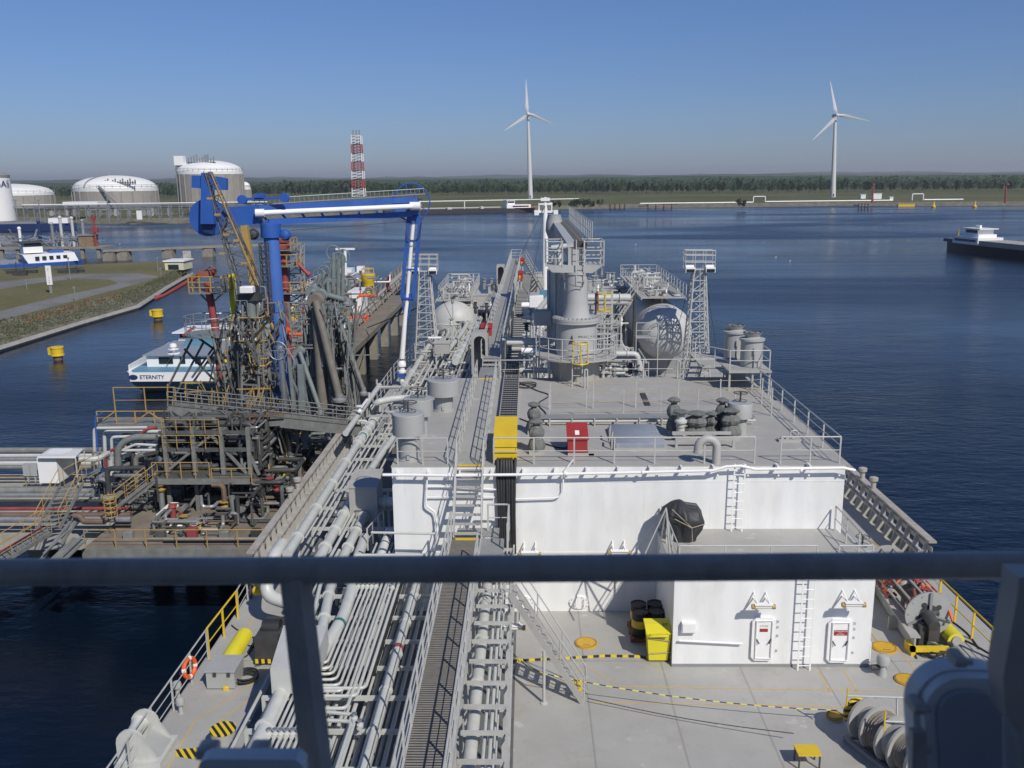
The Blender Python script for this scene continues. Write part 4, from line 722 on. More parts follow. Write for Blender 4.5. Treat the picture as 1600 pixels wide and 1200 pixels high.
def covered_valve(px, py, h, w, label, seed, kind=0):
    a = PK(px, py); root = thing('covered_valve', label, 'valve', a, 'canvas covered valves on the upper deck'); P = [(w*.55,.1*h),(w*.62,.2*h),(w*.5,.36*h),(w*.34,.42*h),(w*.5,.5*h),(w*.55,.62*h),(w*.42,.74*h),(w*.24,.79*h),(w*.22,.84*h),(w*.46,.88*h),(w*.5,.92*h),(w*.3,.97*h),(.01,1.0*h)]
    if kind == 1: P = [(w*.35,.1*h),(w*.3,.5*h),(w*.5,.56*h),(w*.5,.62*h),(w*.28,.68*h),(w*.26,.82*h),(w*.6,.88*h),(w*.62,.93*h),(.01,h)]
    part(root, 'plinth', MB().box(a.x-w*.5, a.y-w*.5, TK, a.x+w*.5, a.y+w*.5, TK+.12*h), 'grey')
    if kind == 1: part(root, 'body', MB().lathe((a.x,a.y,TK), P[:6], 18), 'pipe'); part(root, 'cover', MB().lathe((a.x,a.y,TK), P[5:], 52, .06, seed), 'cover')
    else: part(root, 'cover', MB().lathe((a.x,a.y,TK), P, 52, .07, seed), 'cover')
    part(root, 'lashing', MB().ring((a.x,a.y,TK+.42*h), w*.37, .015, 18, 5).ring((a.x,a.y,TK+.78*h), w*.26, .012, 18, 5), 'rope')
covered_valve(838, 707, 1.35, .55, 'canvas covered valve nearest the aft railing, beside the yellow cover', 1); covered_valve(834, 677, 1.35, .5, 'canvas covered valve behind the one beside the yellow cover', 2)
covered_valve(1052, 677, 1.55, .52, 'tall canvas covered valve at the left of the cluster', 3); covered_valve(1063, 686, 1.25, .5, 'grey valve with bare stem and canvas cap in the cluster', 4, 1)
covered_valve(1087, 683, 1.1, .8, 'broad canvas covered valve in the middle of the cluster', 5); covered_valve(1111, 680, 1.0, .5, 'small canvas covered valve right of the broad one', 6)
covered_valve(1127, 676, 1.5, .5, 'tall canvas covered valve at the back right of the cluster', 7); covered_valve(1140, 684, 1.25, .7, 'stout canvas covered valve beside the round vent', 8)
a, b_ = PK(1055, 700), PK(1147, 698); root = thing('valve_plinth', 'grey steel frame carrying the right hand cluster of covered valves', 'frame', a); part(root, 'frame', MB().box(a.x, a.y, TK+.3, b_.x, a.y+.1, TK+.42).box(a.x, a.y, TK, a.x+.1, a.y+.1, TK+.3).box(b_.x-.1, a.y, TK, b_.x, a.y+.1, TK+.3).box(a.x, a.y+.8, TK+.3, b_.x, a.y+.9, TK+.42), 'grey')
a = PK(1119, 724); root = thing('gooseneck_vent', 'grey gooseneck vent pipe bending over near the aft railing', 'vent', a); part(root, 'pipe_run', MB().tube([(a.x+0,a.y,TK),(a.x,a.y,TK+.55)]+[(a.x-.34+.34*math.cos(t), a.y, TK+.6+.34*math.sin(t)) for t in [i*math.pi/9 for i in range(10)]]+[(a.x-.68,a.y,TK+.45)], .155, 14), 'grey'); part(root, 'mouth_flange', MB().seg((a.x-.68,a.y,TK+.42),(a.x-.68,a.y,TK+.5),.19,14), 'grey')
def round_vent(x, y, z, r, hs, hc, rc, label, wheel=True, mat='greylt'):
    root = thing('mushroom_vent', label, 'vent', (x,y,z)); part(root, 'stem', MB().lathe((x,y,z), [(r*1.15,0),(r*1.15,.06),(r,.07),(r,hs)], 24), mat)
    part(root, 'cap', MB().lathe((x,y,z+hs-.02), [(r*1.0,0),(rc,.02),(rc,hc-.02),(rc*.97,hc),(.01,hc+.03)], 32), mat)
    if wheel:
        wz = z+hs+hc; part(root, 'spindle', MB().seg((x,y,wz),(x,y,wz+.42),.035,8), 'dark'); part(root, 'handwheel', MB().ring((x,y,wz+.38), rc*.55, .018, 24, 5).seg((x-rc*.55,y,wz+.38),(x+rc*.55,y,wz+.38),.012,5).seg((x,y-rc*.55,wz+.38),(x,y+rc*.55,wz+.38),.012,5), 'dark')
        part(root, 'guide_ring', MB().ring((x,y,wz+.06), rc*.5, .012, 20, 4), 'dark')
    part(root, 'clip', MB().box(x-.05,y-r-.06,z+.1,x+.05,y-r,z+.3).box(x+r*.7,y-r*.8,z+hs-.2,x+r*.7+.06,y-r*.7,z+hs), mat); return root
M['greylt'] = paint('vent_paint', (.38,.39,.38), .45, var=.06, scale=1.5, dirt=(.28,.25,.2), damt=.3)
round_vent(-4.5, 33.1, TK, .40, 1.0, .82, .60, 'nearest of the three large round vents at the port corner of the upper deck')
round_vent(-4.55, 36.6, TK-.3, .38, 1.15, .7, .62, 'middle of the three large round vents, partly hidden behind the nearest')
a = PK(694, 641); round_vent(a.x, a.y, TK, .42, .75, .72, .74, 'farthest and widest of the three round vents on the port side')
a = PK(1157, 682); round_vent(a.x, a.y+.3, TK, .30, .75, .62, .50, 'round grey vent beside the covered valves at starboard')
a = PZ(1345, 880, DK+1.2); round_vent(a.x, a.y, DK, .30, 1.3, .62, .46, 'round grey vent on the main deck beside the lower deckhouse')
a = PK(888, 600)
# deck plates and small items
for (x, y, lab) in ((1020,612,'slanting dark drain slot on the upper deck'),):
    a, b_ = PK(1004,615), PK(1012,634); single('deck_slot', MB().bar(a+V((0,0,.02)), b_+V((0,0,.02)), .25, .05), 'dark', lab, 'drain')
a = PK(1236, 690); root = thing('lashing_eye', 'low plate with a lifting eye near the starboard aft corner of the upper deck', 'pad eye', a); part(root, 'plate', MB().box(a.x-.5,a.y-.1,TK,a.x+.45,a.y+.25,TK+.1), 'grey'); part(root, 'eye', MB().ring((a.x+.1,a.y,TK+.3),.16,.035,16,6,(0,1,0)), 'grey'); part(root, 'bolts', MB().box(a.x-.4,a.y,TK+.1,a.x-.3,a.y+.1,TK+.2).box(a.x-.2,a.y,TK+.1,a.x-.1,a.y+.1,TK+.2), 'grey')
p0 = PK(812,600); R = random.Random(3)
for i, pl in enumerate((((812,598),(840,612),(862,618),(838,632),(855,648),(846,658)), ((812,655),(830,662),(836,668)), ((836,690),(870,700),(885,702),(892,680)))):
    mb = MB().tube(bend([PK(*q)+V((0,0,.03)) for q in pl], .6, 4), .03, 6); single('hose', mb, 'black', ('black hose snaking across the upper deck from the crane foot','short black hose by the covered valves','black cable looping into the red chest')[i], 'hose')
c = PK(822, 604); single('hose_coil', MB().ring(c+V((0,0,.05)), .5, .03, 24, 5).ring(c+V((.1,.2,.1)), .42, .03, 24, 5), 'black', 'coil of black hose beside the cable tray at the forward edge', 'hose')
# corner platform with two drum vents
Z3 = 13.75; py0 = 44.2; px0, px1 = PY(1139,585,py0).x, PY(1206,585,py0).x; root = thing('corner_platform', 'raised grey platform on legs at the starboard forward corner of the upper deck', 'platform', (px1,py0,Z3))
part(root, 'deck_plate', MB().box(px0, py0, Z3-.1, px1, py0+4.8, Z3), 'deck2', smooth=False); part(root, 'side_walkway', MB().box(px0-1.1, py0+1.6, Z3-.1, px0-.003, py0+4.8, Z3-.02), 'deck2', smooth=False)
for x in (px0+.02, (px0+px1)/2+.1, px1-.12): part(root, 'leg', MB().box(x, py0+.1, TK if x < TX1 else DK, x+.09, py0+.2, Z3-.1), 'grey')
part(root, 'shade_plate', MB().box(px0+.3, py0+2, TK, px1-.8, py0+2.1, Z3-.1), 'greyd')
railing('railing round the raised corner platform', [(px0-1.1, py0+4.7, Z3), (px0-1.1, py0+1.7, Z3), (px0+.05, py0+.1, Z3), (px1-.1, py0+.1, Z3), (px1-.1, py0+4.6, Z3)], 1.0, 1, 1.3)
for dx, dy, lab in ((.0, 1.3, 'nearer of the two tall drum vents on the corner platform'), (-.35, 3.6, 'farther of the two tall drum vents behind the nearer one')):
    x, y = px1-.72+dx, py0+dy; root = thing('drum_vent', lab, 'vent', (x,y,Z3)); part(root, 'drum', MB().lathe((x,y,Z3), [(.52,0),(.55,.02),(.55,1.3),(.63,1.31),(.63,1.41),(.4,1.45),(.34,1.5),(.46,1.66),(.48,1.69)], 32), 'greylt')
    part(root, 'grille', MB().ring((x,y,Z3+1.70), .42, .03, 28, 5).ring((x,y,Z3+1.70), .2, .02, 20, 5).lathe((x,y,Z3+1.64), [(.42,0),(.42,.03)], 24), 'dark'); part(root, 'bracket', MB().box(x-.05,y-.66,Z3+.7,x+.05,y-.54,Z3+1.0).seg((x,y-.62,Z3),(x,y-.62,Z3+.8),.03,6), 'grey')
stairs('steep stairs from the main deck up to the corner platform', (px0-.6, py0+7.4, DK+4), (px0-.6, py0+4.8, Z3), .7, (1,0,0), 7)
# ---- canvas-covered thing, barrels, bin etc
c = PZ(1074, 850, HS); root = thing('covered_davit', 'equipment lashed under a black tarpaulin on the corner of the lower roof', 'covered equipment', (c.x, c.y, HS))
prof = [(.42,0),(.5,.3),(.62,.65),(.66,.95),(.52,1.2),(.30,1.38),(.01,1.5)]; prof = [(prof[min(6,int(k/4))][0]*(1-(k/4)%1)+prof[min(6,int(k/4)+1)][0]*((k/4)%1), prof[min(6,int(k/4))][1]*(1-(k/4)%1)+prof[min(6,int(k/4)+1)][1]*((k/4)%1)) for k in range(25)]; mb = MB().lathe((c.x-.08, c.y+.5, HS), prof, 64, .07, 12, jit=.05); 
for i, v_ in enumerate(mb.v): mb.v[i] = V((v_.x+(v_.z-HS)*-.12+(.3 if v_.x > c.x+.2 else 0)*max(0,(v_.z-HS-.3)), v_.y, v_.z-(max(0, v_.x-c.x)*.35)))
part(root, 'tarpaulin', mb, 'tarp'); part(root, 'lashing', MB().tube([(c.x-.6,c.y-.12,HS+1.35),(c.x+.1,c.y-.24,HS+.7),(c.x+.15,c.y-.2,HS+.1)], .015, 4).tube([(c.x-.5,c.y-.15,HS+1.0),(c.x+.1,c.y-.24,HS+.7),(c.x+.6,c.y,HS+.75)], .015, 4), 'rope')
a = PY(1041, 795, LY0+.25); root = thing('davit_frame', 'thin tripod frame of grey struts beside the black tarpaulin', 'frame', (a.x, LY0+.3, HS)); 
for q in ((-.75,.0),(.2,.1),(.02,1.5),(.35,.6)): part(root, 'strut', MB().seg((a.x, LY0+.3, a.z), (a.x+q[0]*1.2, LY0+.3+q[1], HS), .03, 6), 'rail')
single('wire_stay', MB().seg((a.x, LY0+.3, a.z), (PY(985,868,TY0-.1).x, TY0-1.2, HS-.5), .018, 5).seg((a.x, LY0+.3, a.z), (PY(970,875,TY0-.1).x, TY0-1.6, HS-.8), .018, 5), 'rail', 'pair of thin stays slanting down the white wall from the tripod', 'stay')
# ---- main deck aft: items standing on the grey deck
def PD(x, y): return PZ(x, y, DK)
# deck markings (thin paint sheets)
def line(pl, w, name, label, z=DK+.004, mat='deckyel'):
    pl = [V((p.x, p.y, z)) for p in pl]; mb = MB(); vs = []
    for i, p in enumerate(pl):
        d = (pl[min(i+1,len(pl)-1)]-pl[max(i-1,0)]).normalized(); nn = V((-d.y, d.x, 0))*w/2; vs += [p+nn, p-nn]
    return tag(single(name, mb.add(vs, [(2*i,2*i+1,2*i+3,2*i+2) for i in range(len(pl)-1)]), mat, None, None, smooth=False), kind='structure')
line([PD(*q) for q in ((790,1070),(880,1068),(905,1045),(925,1047),(972,1073),(1430,1080))], .035, 'deck_line', 0)
line([PD(*q) for q in ((925,1098),(1290,1103),(1440,1112))], .035, 'deck_line', 0)
line([PD(*q) for q in ((1278,1047),(1298,1083))], .035, 'deck_line', 0); line([PD(*q) for q in ((1318,1047),(1340,1083))], .035, 'deck_line', 0)
line([PD(*q) for q in ((1360,986),(1374,1005))], .035, 'deck_line', 0); line([PD(*q) for q in ((1395,1003),(1440,1060))], .035, 'deck_line', 0)
line([PD(*q) for q in ((262,1200),(304,1127),(412,1056))], .035, 'deck_line', 0); line([PD(*q) for q in ((310,1200),(345,1125),(425,1070))], .035, 'deck_line', 0)
line([PD(*q) for q in ((370,1008),(385,985),(400,960))], .035, 'deck_line', 0)
M['manyel'] = paint('hatch_yellow', (.62,.37,.03), .55, var=.12, scale=6, dirt=(.35,.25,.1), damt=.4, dscale=3)
def manhole(px, py, rx, label):
    c = PD(px, py); root = thing('deck_manhole', label, 'manhole', c); part(root, 'cover', MB().prism([(c.x+rx*math.cos(t), c.y+rx*1.02*math.sin(t), DK) for t in [i*math.pi/18 for i in range(36)]], (0,0,.05)), 'manyel', smooth=False)
    bm = mesh('bolt', MB().lathe((0,0,0), [(.018,0),(.018,.04),(.01,.045)], 6), 'ochre', (0,0,0)); rep(root, 'bolt', bm, [(c.x+rx*.9*math.cos(t), c.y+rx*.9*math.sin(t), DK+.05) for t in [i*math.pi/14 for i in range(28)]])
    part(root, 'handle', MB().tube([(c.x-.1,c.y-.2,DK+.05),(c.x-.1,c.y-.2,DK+.09),(c.x+.1,c.y-.2,DK+.09),(c.x+.1,c.y-.2,DK+.05)], .012, 5), 'ochre')
manhole(916, 1006, .40, 'round yellow bolted manhole cover left of the yellow bin'); manhole(1382, 1013, .42, 'round yellow manhole cover right of the lower deckhouse'); manhole(1418, 1064, .40, 'round yellow manhole cover nearest the dark lamp housing'); manhole(1304, 1120, .25, 'small yellow plate in front of the mooring winch')
# wheelie bin
a = PD(1030, 1030); x, y = a.x-.05, a.y; root = thing('wheelie_bin', 'bright yellow wheelie bin roped to the deckhouse corner', 'bin', (x,y,DK))
part(root, 'body', MB().add([(x-.33,y-.22,DK+.08),(x+.30,y-.22,DK+.08),(x+.30,y+.33,DK+.08),(x-.33,y+.33,DK+.08),(x-.42,y-.32,DK+1.1),(x+.38,y-.32,DK+1.1),(x+.38,y+.42,DK+1.2),(x-.42,y+.42,DK+1.2)], [(3,2,1,0),(4,5,6,7),(0,1,5,4),(1,2,6,5),(2,3,7,6),(3,0,4,7)]), 'lyellow', smooth=False)
part(root, 'lid', MB().prism([(x-.46,y-.36,DK+1.1),(x-.46,y-.36,DK+1.16),(x-.46,y+.1,DK+1.26),(x-.46,y+.46,DK+1.28),(x-.46,y+.46,DK+1.2)], (.88,0,0)), 'lyellow', smooth=False); part(root, 'lettering', text_mb('27', .2, (x+.12, y-.02, DK+1.262), (1,0,0), (0,1,.1), .004), 'dark', smooth=False)
part(root, 'handle', MB().tube([(x-.3,y-.36,DK+1.12),(x-.3,y-.46,DK+1.1),(x+.26,y-.46,DK+1.1),(x+.26,y-.36,DK+1.12)], .025, 6), 'lyellow'); part(root, 'rope', MB().tube([(x-.37,y-.27,DK+.35),(x+.35,y-.27,DK+.4),(x+.7,y-.1,DK+.6)], .02, 5).tube([(x-.4,y-.33,DK+.95),(x+.38,y-.33,DK+.85)], .018, 5), 'rope')
for s_ in (-1, 1): part(root, 'wheel', MB().seg((x+s_*.3-.03,y+.38,DK+.1),(x+s_*.3+.03,y+.38,DK+.1),.1,12), 'black')
# black drums on a pallet
a = PD(1012, 1000); 
k = 0
for dx, dy in ((-.28,.0),(.32,.06),(-.26,.62),(.34,.66)):
    x, y = a.x+dx, a.y+dy+.1; root = thing('steel_drum', ('black drum with yellow waist at the front left under the tarpaulin corner','black drum at the front right next to the yellow bin','black drum at the back left of the pallet','black drum at the back right of the pallet')[k], 'drum', (x,y,DK+.18))
    part(root, 'body', MB().lathe((x,y,DK+.18), [(.28,0),(.29,.02),(.28,.3),(.295,.31),(.28,.33),(.28,.86),(.295,.88),(.26,.88),(.26,.85),(.01,.85)], 24), 'black'); part(root, 'waist_band', MB().lathe((x,y,DK+.5), [(.283,0),(.292,.02),(.292,.26),(.283,.28)], 24), 'yellow')
    part(root, 'bung', MB().lathe((x+.1,y-.1,DK+1.03), [(.04,0),(.04,.03),(.01,.035)], 10), 'dark'); k += 1
root = thing('pallet', 'reddish wooden pallet under the black drums', 'pallet', (a.x,a.y,DK)); M['wood'] = paint('painted_wood', (.28,.10,.06), .8, var=.3)
for i in range(6): part(root, 'slat', MB().box(a.x-.62+i*.22, a.y-.25, DK+.13, a.x-.48+i*.22, a.y+1.1, DK+.175), 'wood')
for q in (-.2, .4, 1.0): part(root, 'bearer', MB().box(a.x-.62, a.y+q, DK, a.x+.62, a.y+q+.09, DK+.13), 'wood')
# striped foot coaming and chain tape
pl = [PD(*q) for q in ((797,1034),(880,1030),(945,1026),(1000,1027),(1016,1030),(1040,1032))]
mb = MB()
for a, b_ in zip(pl, pl[1:]): mb.bar(a+V((0,0,.035)), b_+V((0,0,.035)), .05, .07)
single('spill_coaming', mb, M.setdefault('hz2', stripes('coaming_stripes', (.74,.55,.02), (.03,.03,.03), (1,0,0), .2)), 'low yellow and black striped coaming curving across the deck', 'coaming')
a, b_ = PZ(848,1052,DK+.9), PZ(1308,1110,DK+.55); mb = MB(); mb.tube([a.lerp(b_, i/16)+V((0,0,-.45*(i/16)*(1-i/16)*2)) for i in range(17)], .015, 5); single('barrier_tape', mb, 'tape', 'yellow and black barrier tape sagging across the deck to the winch', 'barrier tape')
a, b_ = PZ(800,1020,DK+.95), PZ(848,1052,DK+.9); single('barrier_tape', MB().tube([a, a.lerp(b_,.5)-V((0,0,.12)), b_], .02, 5), 'tape', 'short yellow and black tape from the red extinguisher to the stair post', 'barrier tape')
a, b_ = PZ(918,1091,DK+.2), PZ(1240,1146,DK+.35); single('wire_rope', MB().tube([a.lerp(b_, i/8)+V((0,0,-.12*math.sin(math.pi*i/8))) for i in range(9)], .015, 5), 'dark', 'thin dark wire running from the stair foot to the winch', 'wire')
# stairs down from the catwalk to the deck, with a post
f_, h_ = PD(914, 1092), V((-1.35, 29.2, 10.6)); h_ = PZ(800, 921, 10.55); sd = V((f_.x-h_.x, f_.y-h_.y, 0)).normalized(); side = V((-sd.y, sd.x, 0))
stairs('long grey ladder stairs slanting down from the catwalk to the main deck', f_, h_, .62, side, 13, nosing=True)
part_ = thing('stair_nosing', 'yellow foot plate at the bottom of the slanting stairs', 'plate', f_); part(part_, 'plate', MB().box(f_.x-.32, f_.y+.02, DK+.25, f_.x-.1, f_.y+.1, DK+.6), 'yellow')
a = PD(850, 1099); root = thing('stanchion', 'single grey stanchion beside the slanting stairs', 'post', a); part(root, 'post', MB().seg(a, a+V((0,0,1.8)), .05, 10), 'rail'); part(root, 'base', MB().lathe(a, [(.12,0),(.12,.03),(.05,.05)], 14), 'rail')
a = PZ(797, 1028, DK+.7); root = thing('fire_extinguisher', 'red fire extinguisher hanging beside the catwalk frames', 'extinguisher', a); part(root, 'cylinder', MB().lathe(a-V((0,0,.4)), [(.07,0),(.08,.03),(.08,.4),(.03,.48),(.03,.52)], 14), 'redfade'); part(root, 'valve', MB().box(a.x-.05,a.y-.02,a.z+.1,a.x+.05,a.y+.02,a.z+.17), 'dark')
strip_light(800, 981, .75, PZ(800,981,9.2).y+.5, 'strip light fixed on the starboard side of the catwalk frames')
# shackle reel / vent cowl near corner
a = PD(1378, 1055); root = thing('mooring_bitt', 'small grey capped bollard at the corner of the lower deckhouse', 'bollard', a); part(root, 'post', MB().lathe(a, [(.16,0),(.13,.1),(.11,.4),(.2,.42),(.22,.6),(.16,.72),(.01,.78)], 18), 'greylt'); part(root, 'arm', MB().seg(a+V((-.35,.05,.25)), a+V((.1,0,.3)), .1, 10), 'dark')
a = PY(1364, 1030, LY0-.05); single('wall_pipe', MB().tube(bend([(LX1+.06,LY0+.1,DK+.1),(LX1+.06,LY0+.1,DK+.8),(LX1,LY0+.1,DK+.9)], .1), .03, 6), 'whitebright', 'short white drain pipe on the corner of the lower deckhouse', 'pipe')
# mooring winch
M['oldrope'] = paint('weathered_rope', (.24,.215,.19), .9, var=.35, scale=9)
W0 = PD(1322, 1128)+V((0,0,.75)); W1 = PD(1430, 1245)+V((0,0,.75)); W0 = V((W0.x, W0.y-.55, W0.z)); ax = V((.42,-1,0)).normalized()
root = thing('mooring_winch', 'grey mooring winch with yellow striped warping head and rope drums', 'winch', (W0.x, W0.y, DK))
def disc(t0, t1, r, mat, name): return part(root, name, MB().cone(W0+ax*t0, W0+ax*t1, r, r, 32), mat)
part(root, 'warping_head', MB().lathe(W0, [(.01,-.02),(.42,0),(.42,.07),(.25,.14),(.2,.35),(.3,.42)], 26, axis=ax), M.setdefault('hz3', stripes('warping_head_stripes', (.70,.50,.04), (.05,.05,.04), (0,0,1), .09)))
disc(.42,.5,.64,'grey','side_plate'); disc(.9,.98,.66,'grey','side_plate'); disc(1.5,1.58,.68,'grey','side_plate'); disc(1.95,2.03,.68,'grey','side_plate'); disc(2.6,2.7,.7,'grey','side_plate'); disc(.5,.9,.40,'greyd','brake_drum'); disc(1.58,1.95,.52,'greyd','brake_drum')
mb = MB(); 
for i in range(16): mb.ring(W0+ax*(1.0+i*.032), .53+.02*math.sin(i*2), .026, 28, 5, nrm=ax)
part(root, 'rope_coil', mb, 'oldrope'); mb = MB()
for i in range(18): mb.ring(W0+ax*(2.05+i*.032), .53+.03*math.sin(i*3), .026, 28, 5, nrm=ax)
part(root, 'rope_coil', mb, 'oldrope'); part(root, 'shaft', MB().seg(W0, W0+ax*3, .12, 12), 'greyd')
b0 = W0+V((0,0,-.75)); part(root, 'bed_frame', MB().bar(b0+ax*.4+V((-.5,0,.08)), b0+ax*3+V((-.5,0,.08)), .14, .16).bar(b0+ax*.4+V((.5,0,.08)), b0+ax*3+V((.5,0,.08)), .14, .16), 'greyd')
for t_ in (.46, .94, 1.54, 1.99, 2.65): part(root, 'bearing_stand', MB().prism([b0+ax*t_+V((-.45,0,.1)), b0+ax*t_+V((.45,0,.1)), b0+ax*t_+V((.15,0,.78)), b0+ax*t_+V((-.15,0,.78))], ax*.08), 'greyd')
c = W0+ax*.3+V((-.1,0,.62)); part(root, 'brake_lever', MB().seg(c+V((-.35,0,0)), c+V((1.35,-.1,0)), .03, 8), 'rail'); part(root, 'lever_stand', MB().seg(c+V((1.05,-.05,0)), c+V((1.0,-.4,-1.1)), .03, 6), 'rail'); part(root, 'lever_grip', MB().seg(c+V((1.35,-.1,0)), c+V((1.5,-.11,0)), .05, 8), 'red'); part(root, 'lever_wheel', MB().bar(c+V((-.35,0,-.3)), c+V((-.35,0,.25)), .04), 'yellow')
c = W0+ax*1.75+V((-.1,0,.66)); part(root, 'brake_lever', MB().seg(c+V((-.35,0,0)), c+V((1.35,-.1,0)), .03, 8), 'rail'); part(root, 'lever_wheel', MB().bar(c+V((-.35,0,-.3)), c+V((-.35,0,.3)), .04), 'yellow')
a = PZ(1262, 1172, DK+.45); root = thing('winch_platform', 'small yellow operator platform left of the mooring winch', 'platform', (a.x,a.y,DK)); part(root, 'plate', MB().box(a.x-.32,a.y-.25,DK+.42,a.x+.32,a.y+.25,DK+.46), 'yellow', smooth=False)
for sx in (-.3,.26):
    for sy in (-.23,.2): part(root, 'leg', MB().box(a.x+sx,a.y+sy,DK,a.x+sx+.04,a.y+sy+.04,DK+.42), 'dark')
# ---- starboard: hose reel rack, bulwark, rail, yellow gate
def bulwark(x, y0, y1, s_, label):     # s_ = inward direction
    root = thing('bulwark', label, 'bulwark', (x, y0, DK)); H = 1.35
    part(root, 'plate', MB().box(x-.02, y0, DK, x+.02, y1, DK+.35), 'greyd'); part(root, 'top_rail', MB().box(x-.16, y0, DK+H, x+.16, y1, DK+H+.08), 'greybrown')
    part(root, 'drilled_strip', MB().box(x-.02, y0, DK+.95, x+.02, y1, DK+1.15), 'greybrown'); part(root, 'stringer', MB().box(x, y0, DK+.62, x+s_*.3, y1, DK+.7), 'greybrown'); me = mesh('stay', MB().prism([(0,0,0),(s_*.45,0,0),(s_*.12,0,H-.02),(0,0,H-.02)], (0,.05,0)), 'grey', (0,0,0)); rep(root, 'stay', me, [(x, y0+.4+i*(y1-y0-.8)/26, DK) for i in range(27)])
    me = mesh('roller', MB().lathe((0,0,0), [(.12,0),(.12,.25),(.08,.27),(.2,.4),(.2,.55),(.05,.6)], 14), 'greybrown', (0,0,0)); rep(root, 'roller', me, [(x+s_*.02, y0+q*(y1-y0), DK+H+.08) for q in (.27,.33)])
M['greybrown'] = paint('weathered_grey', (.40,.375,.34), .65, var=.2, scale=2, dirt=(.2,.16,.12), damt=.6)
bulwark(16.45, 35.5, 60, -1, 'starboard bulwark with stays and weathered top rail'); bulwark(-11.25, 34.5, 58, 1, 'port bulwark with stays and weathered top rail opposite the jetty')
railing('grey railing on the starboard edge of the main deck near the hose rack', [(15.6, 32.8, DK), (15.9, 35.5, DK)], 1.1, 2, 1.3); railing('grey railing on the starboard edge of the main deck aft of the yellow gate', [(15.6, 28.6, DK), (15.75, 20, DK)], 1.1, 2, 1.4)
railing('yellow gate railing in the starboard rail', [(15.6, 28.7, DK), (15.55, 32.6, DK)], 1.1, 1, 1.3, mat='yellow', r=.03)
c = V((14.7, 29.6, DK)); 
def drumcover(c, ax_, L_, r, label):
    root = thing('ladder_cover', label, 'cover', c); q = V((-ax_.y, ax_.x, 0)); mb = MB(); sec = [(math.cos(t)*r, math.sin(t)*r+.25) for t in [i*math.pi/8 for i in range(9)]]; mb.prism([c+q*s_[0]+V((0,0,s_[1])) for s_ in sec], ax_*L_); part(root, 'curved_cover', mb, 'lyellow'); part(root, 'end_roll', MB().seg(c-ax_*.06+V((0,0,.3)), c+V((0,0,.3)), r*.55, 12), 'grey')
    for t_ in (.15, .85): part(root, 'foot', MB().box(c.x+ax_.x*L_*t_-.2, c.y+ax_.y*L_*t_-.04, DK, c.x+ax_.x*L_*t_+.2, c.y+ax_.y*L_*t_+.04, DK+.28), 'grey')
drumcover(V((14.75,29.4,DK)), V((-.02,1,0)), 1.9, .3, 'yellow half round pilot ladder cover on the starboard deck'); drumcover(V((-10.15,27.9,DK)), V((0,1,0)), 1.9, .3, 'yellow half round pilot ladder cover on the port deck')
c0 = PZ(1452, 960, DK+1.05); c1 = PZ(1404, 905, DK+1.05); c1 = c0+(c1-c0).normalized()*4.2; axh = (c1-c0).normalized(); root = thing('hose_reel', 'big reel of orange lashing gear with pale round end plate at starboard', 'reel', (c0.x,c0.y,DK))
part(root, 'end_plate', MB().cone(c0, c0+axh*.07, .82, .82, 36), 'greylt'); part(root, 'end_plate', MB().cone(c1, c1+axh*.07, .82, .82, 36), 'greylt')
for t_ in (.7,2.1,3.5): part(root, 'hole', MB().cone(c0-axh*.01+V((math.cos(t_)*.4,0,math.sin(t_)*.4)), c0-axh*.002+V((math.cos(t_)*.4,0,math.sin(t_)*.4)), .1, .1, 12), 'dark')
for t_ in (math.pi/2, math.pi*1.15, -.3): part(root, 'spoke', MB().bar(c0-axh*.05, c0-axh*.05+V((math.cos(t_),0,math.sin(t_)))*.82, .09, .05), 'greyd')
for i in range(10): t_ = i*math.pi/5; o = V((math.cos(t_),0,math.sin(t_)))*.72; part(root, 'reel_bar', MB().bar(c0+o, c1+o, .06), 'greybrown')
part(root, 'core', MB().seg(c0, c1, .36, 14), 'dark')
for i in range(88):
    t_ = rnd.uniform(0, 6.28); q = rnd.uniform(.1, 4.0); o = V((math.cos(t_),0,math.sin(t_)))*.7; t2 = t_+rnd.uniform(-.7,.7); o2 = V((math.cos(t2),0,math.sin(t2)))*.7; part(root, 'lashing_rod', MB().seg(c0+axh*q+o, c0+axh*(q+rnd.uniform(-.5,.5))+o2, .05, 6), rnd.choice(('orange','redfade','orange','redfade','wood')))
part(root, 'motor', MB().box(c0.x-.25,c0.y-.65,c0.z-.7,c0.x+.12,c0.y-.2,c0.z-.2).seg((c0.x-.1,c0.y-.7,c0.z-.1),(c0.x-.1,c0.y-.1,c0.z+.05),.2,10).box(c0.x-.5,c0.y-.5,c0.z-.95,c0.x-.2,c0.y-.3,c0.z-.2), 'dark')
part(root, 'foot_bar', MB().box(c0.x-.95,c0.y-1.0,DK+.15,c0.x+.35,c0.y-.85,DK+.32).box(c0.x-.95,c0.y-1.0,DK+.0,c0.x-.8,c0.y-.4,DK+.32), 'yellow')
for q in (.3, 4.2): part(root, 'stand', MB().bar(c0+axh*q+V((-.6,0,-.95)), c0+axh*q, .12).bar(c0+axh*q+V((.6,0,-.95)), c0+axh*q, .12), 'grey')
a, b_ = PD(1428, 1022)+V((0,0,.35)), PD(1352, 905)+V((0,0,.35)); root = thing('deck_beam', 'long grey beam on the deck beside the hose reel', 'beam', a); part(root, 'web', MB().bar(a, b_, .06, .5), 'grey'); part(root, 'flange', MB().bar(a+V((0,0,.27)), b_+V((0,0,.27)), .34, .05), 'grey')
for t_ in (.3,.8): p = a.lerp(b_, t_); part(root, 'foot', MB().box(p.x-.35,p.y-.05,DK,p.x+.1,p.y+.05,DK+.5), 'grey')
mb = MB(); c = PD(1462, 1020)
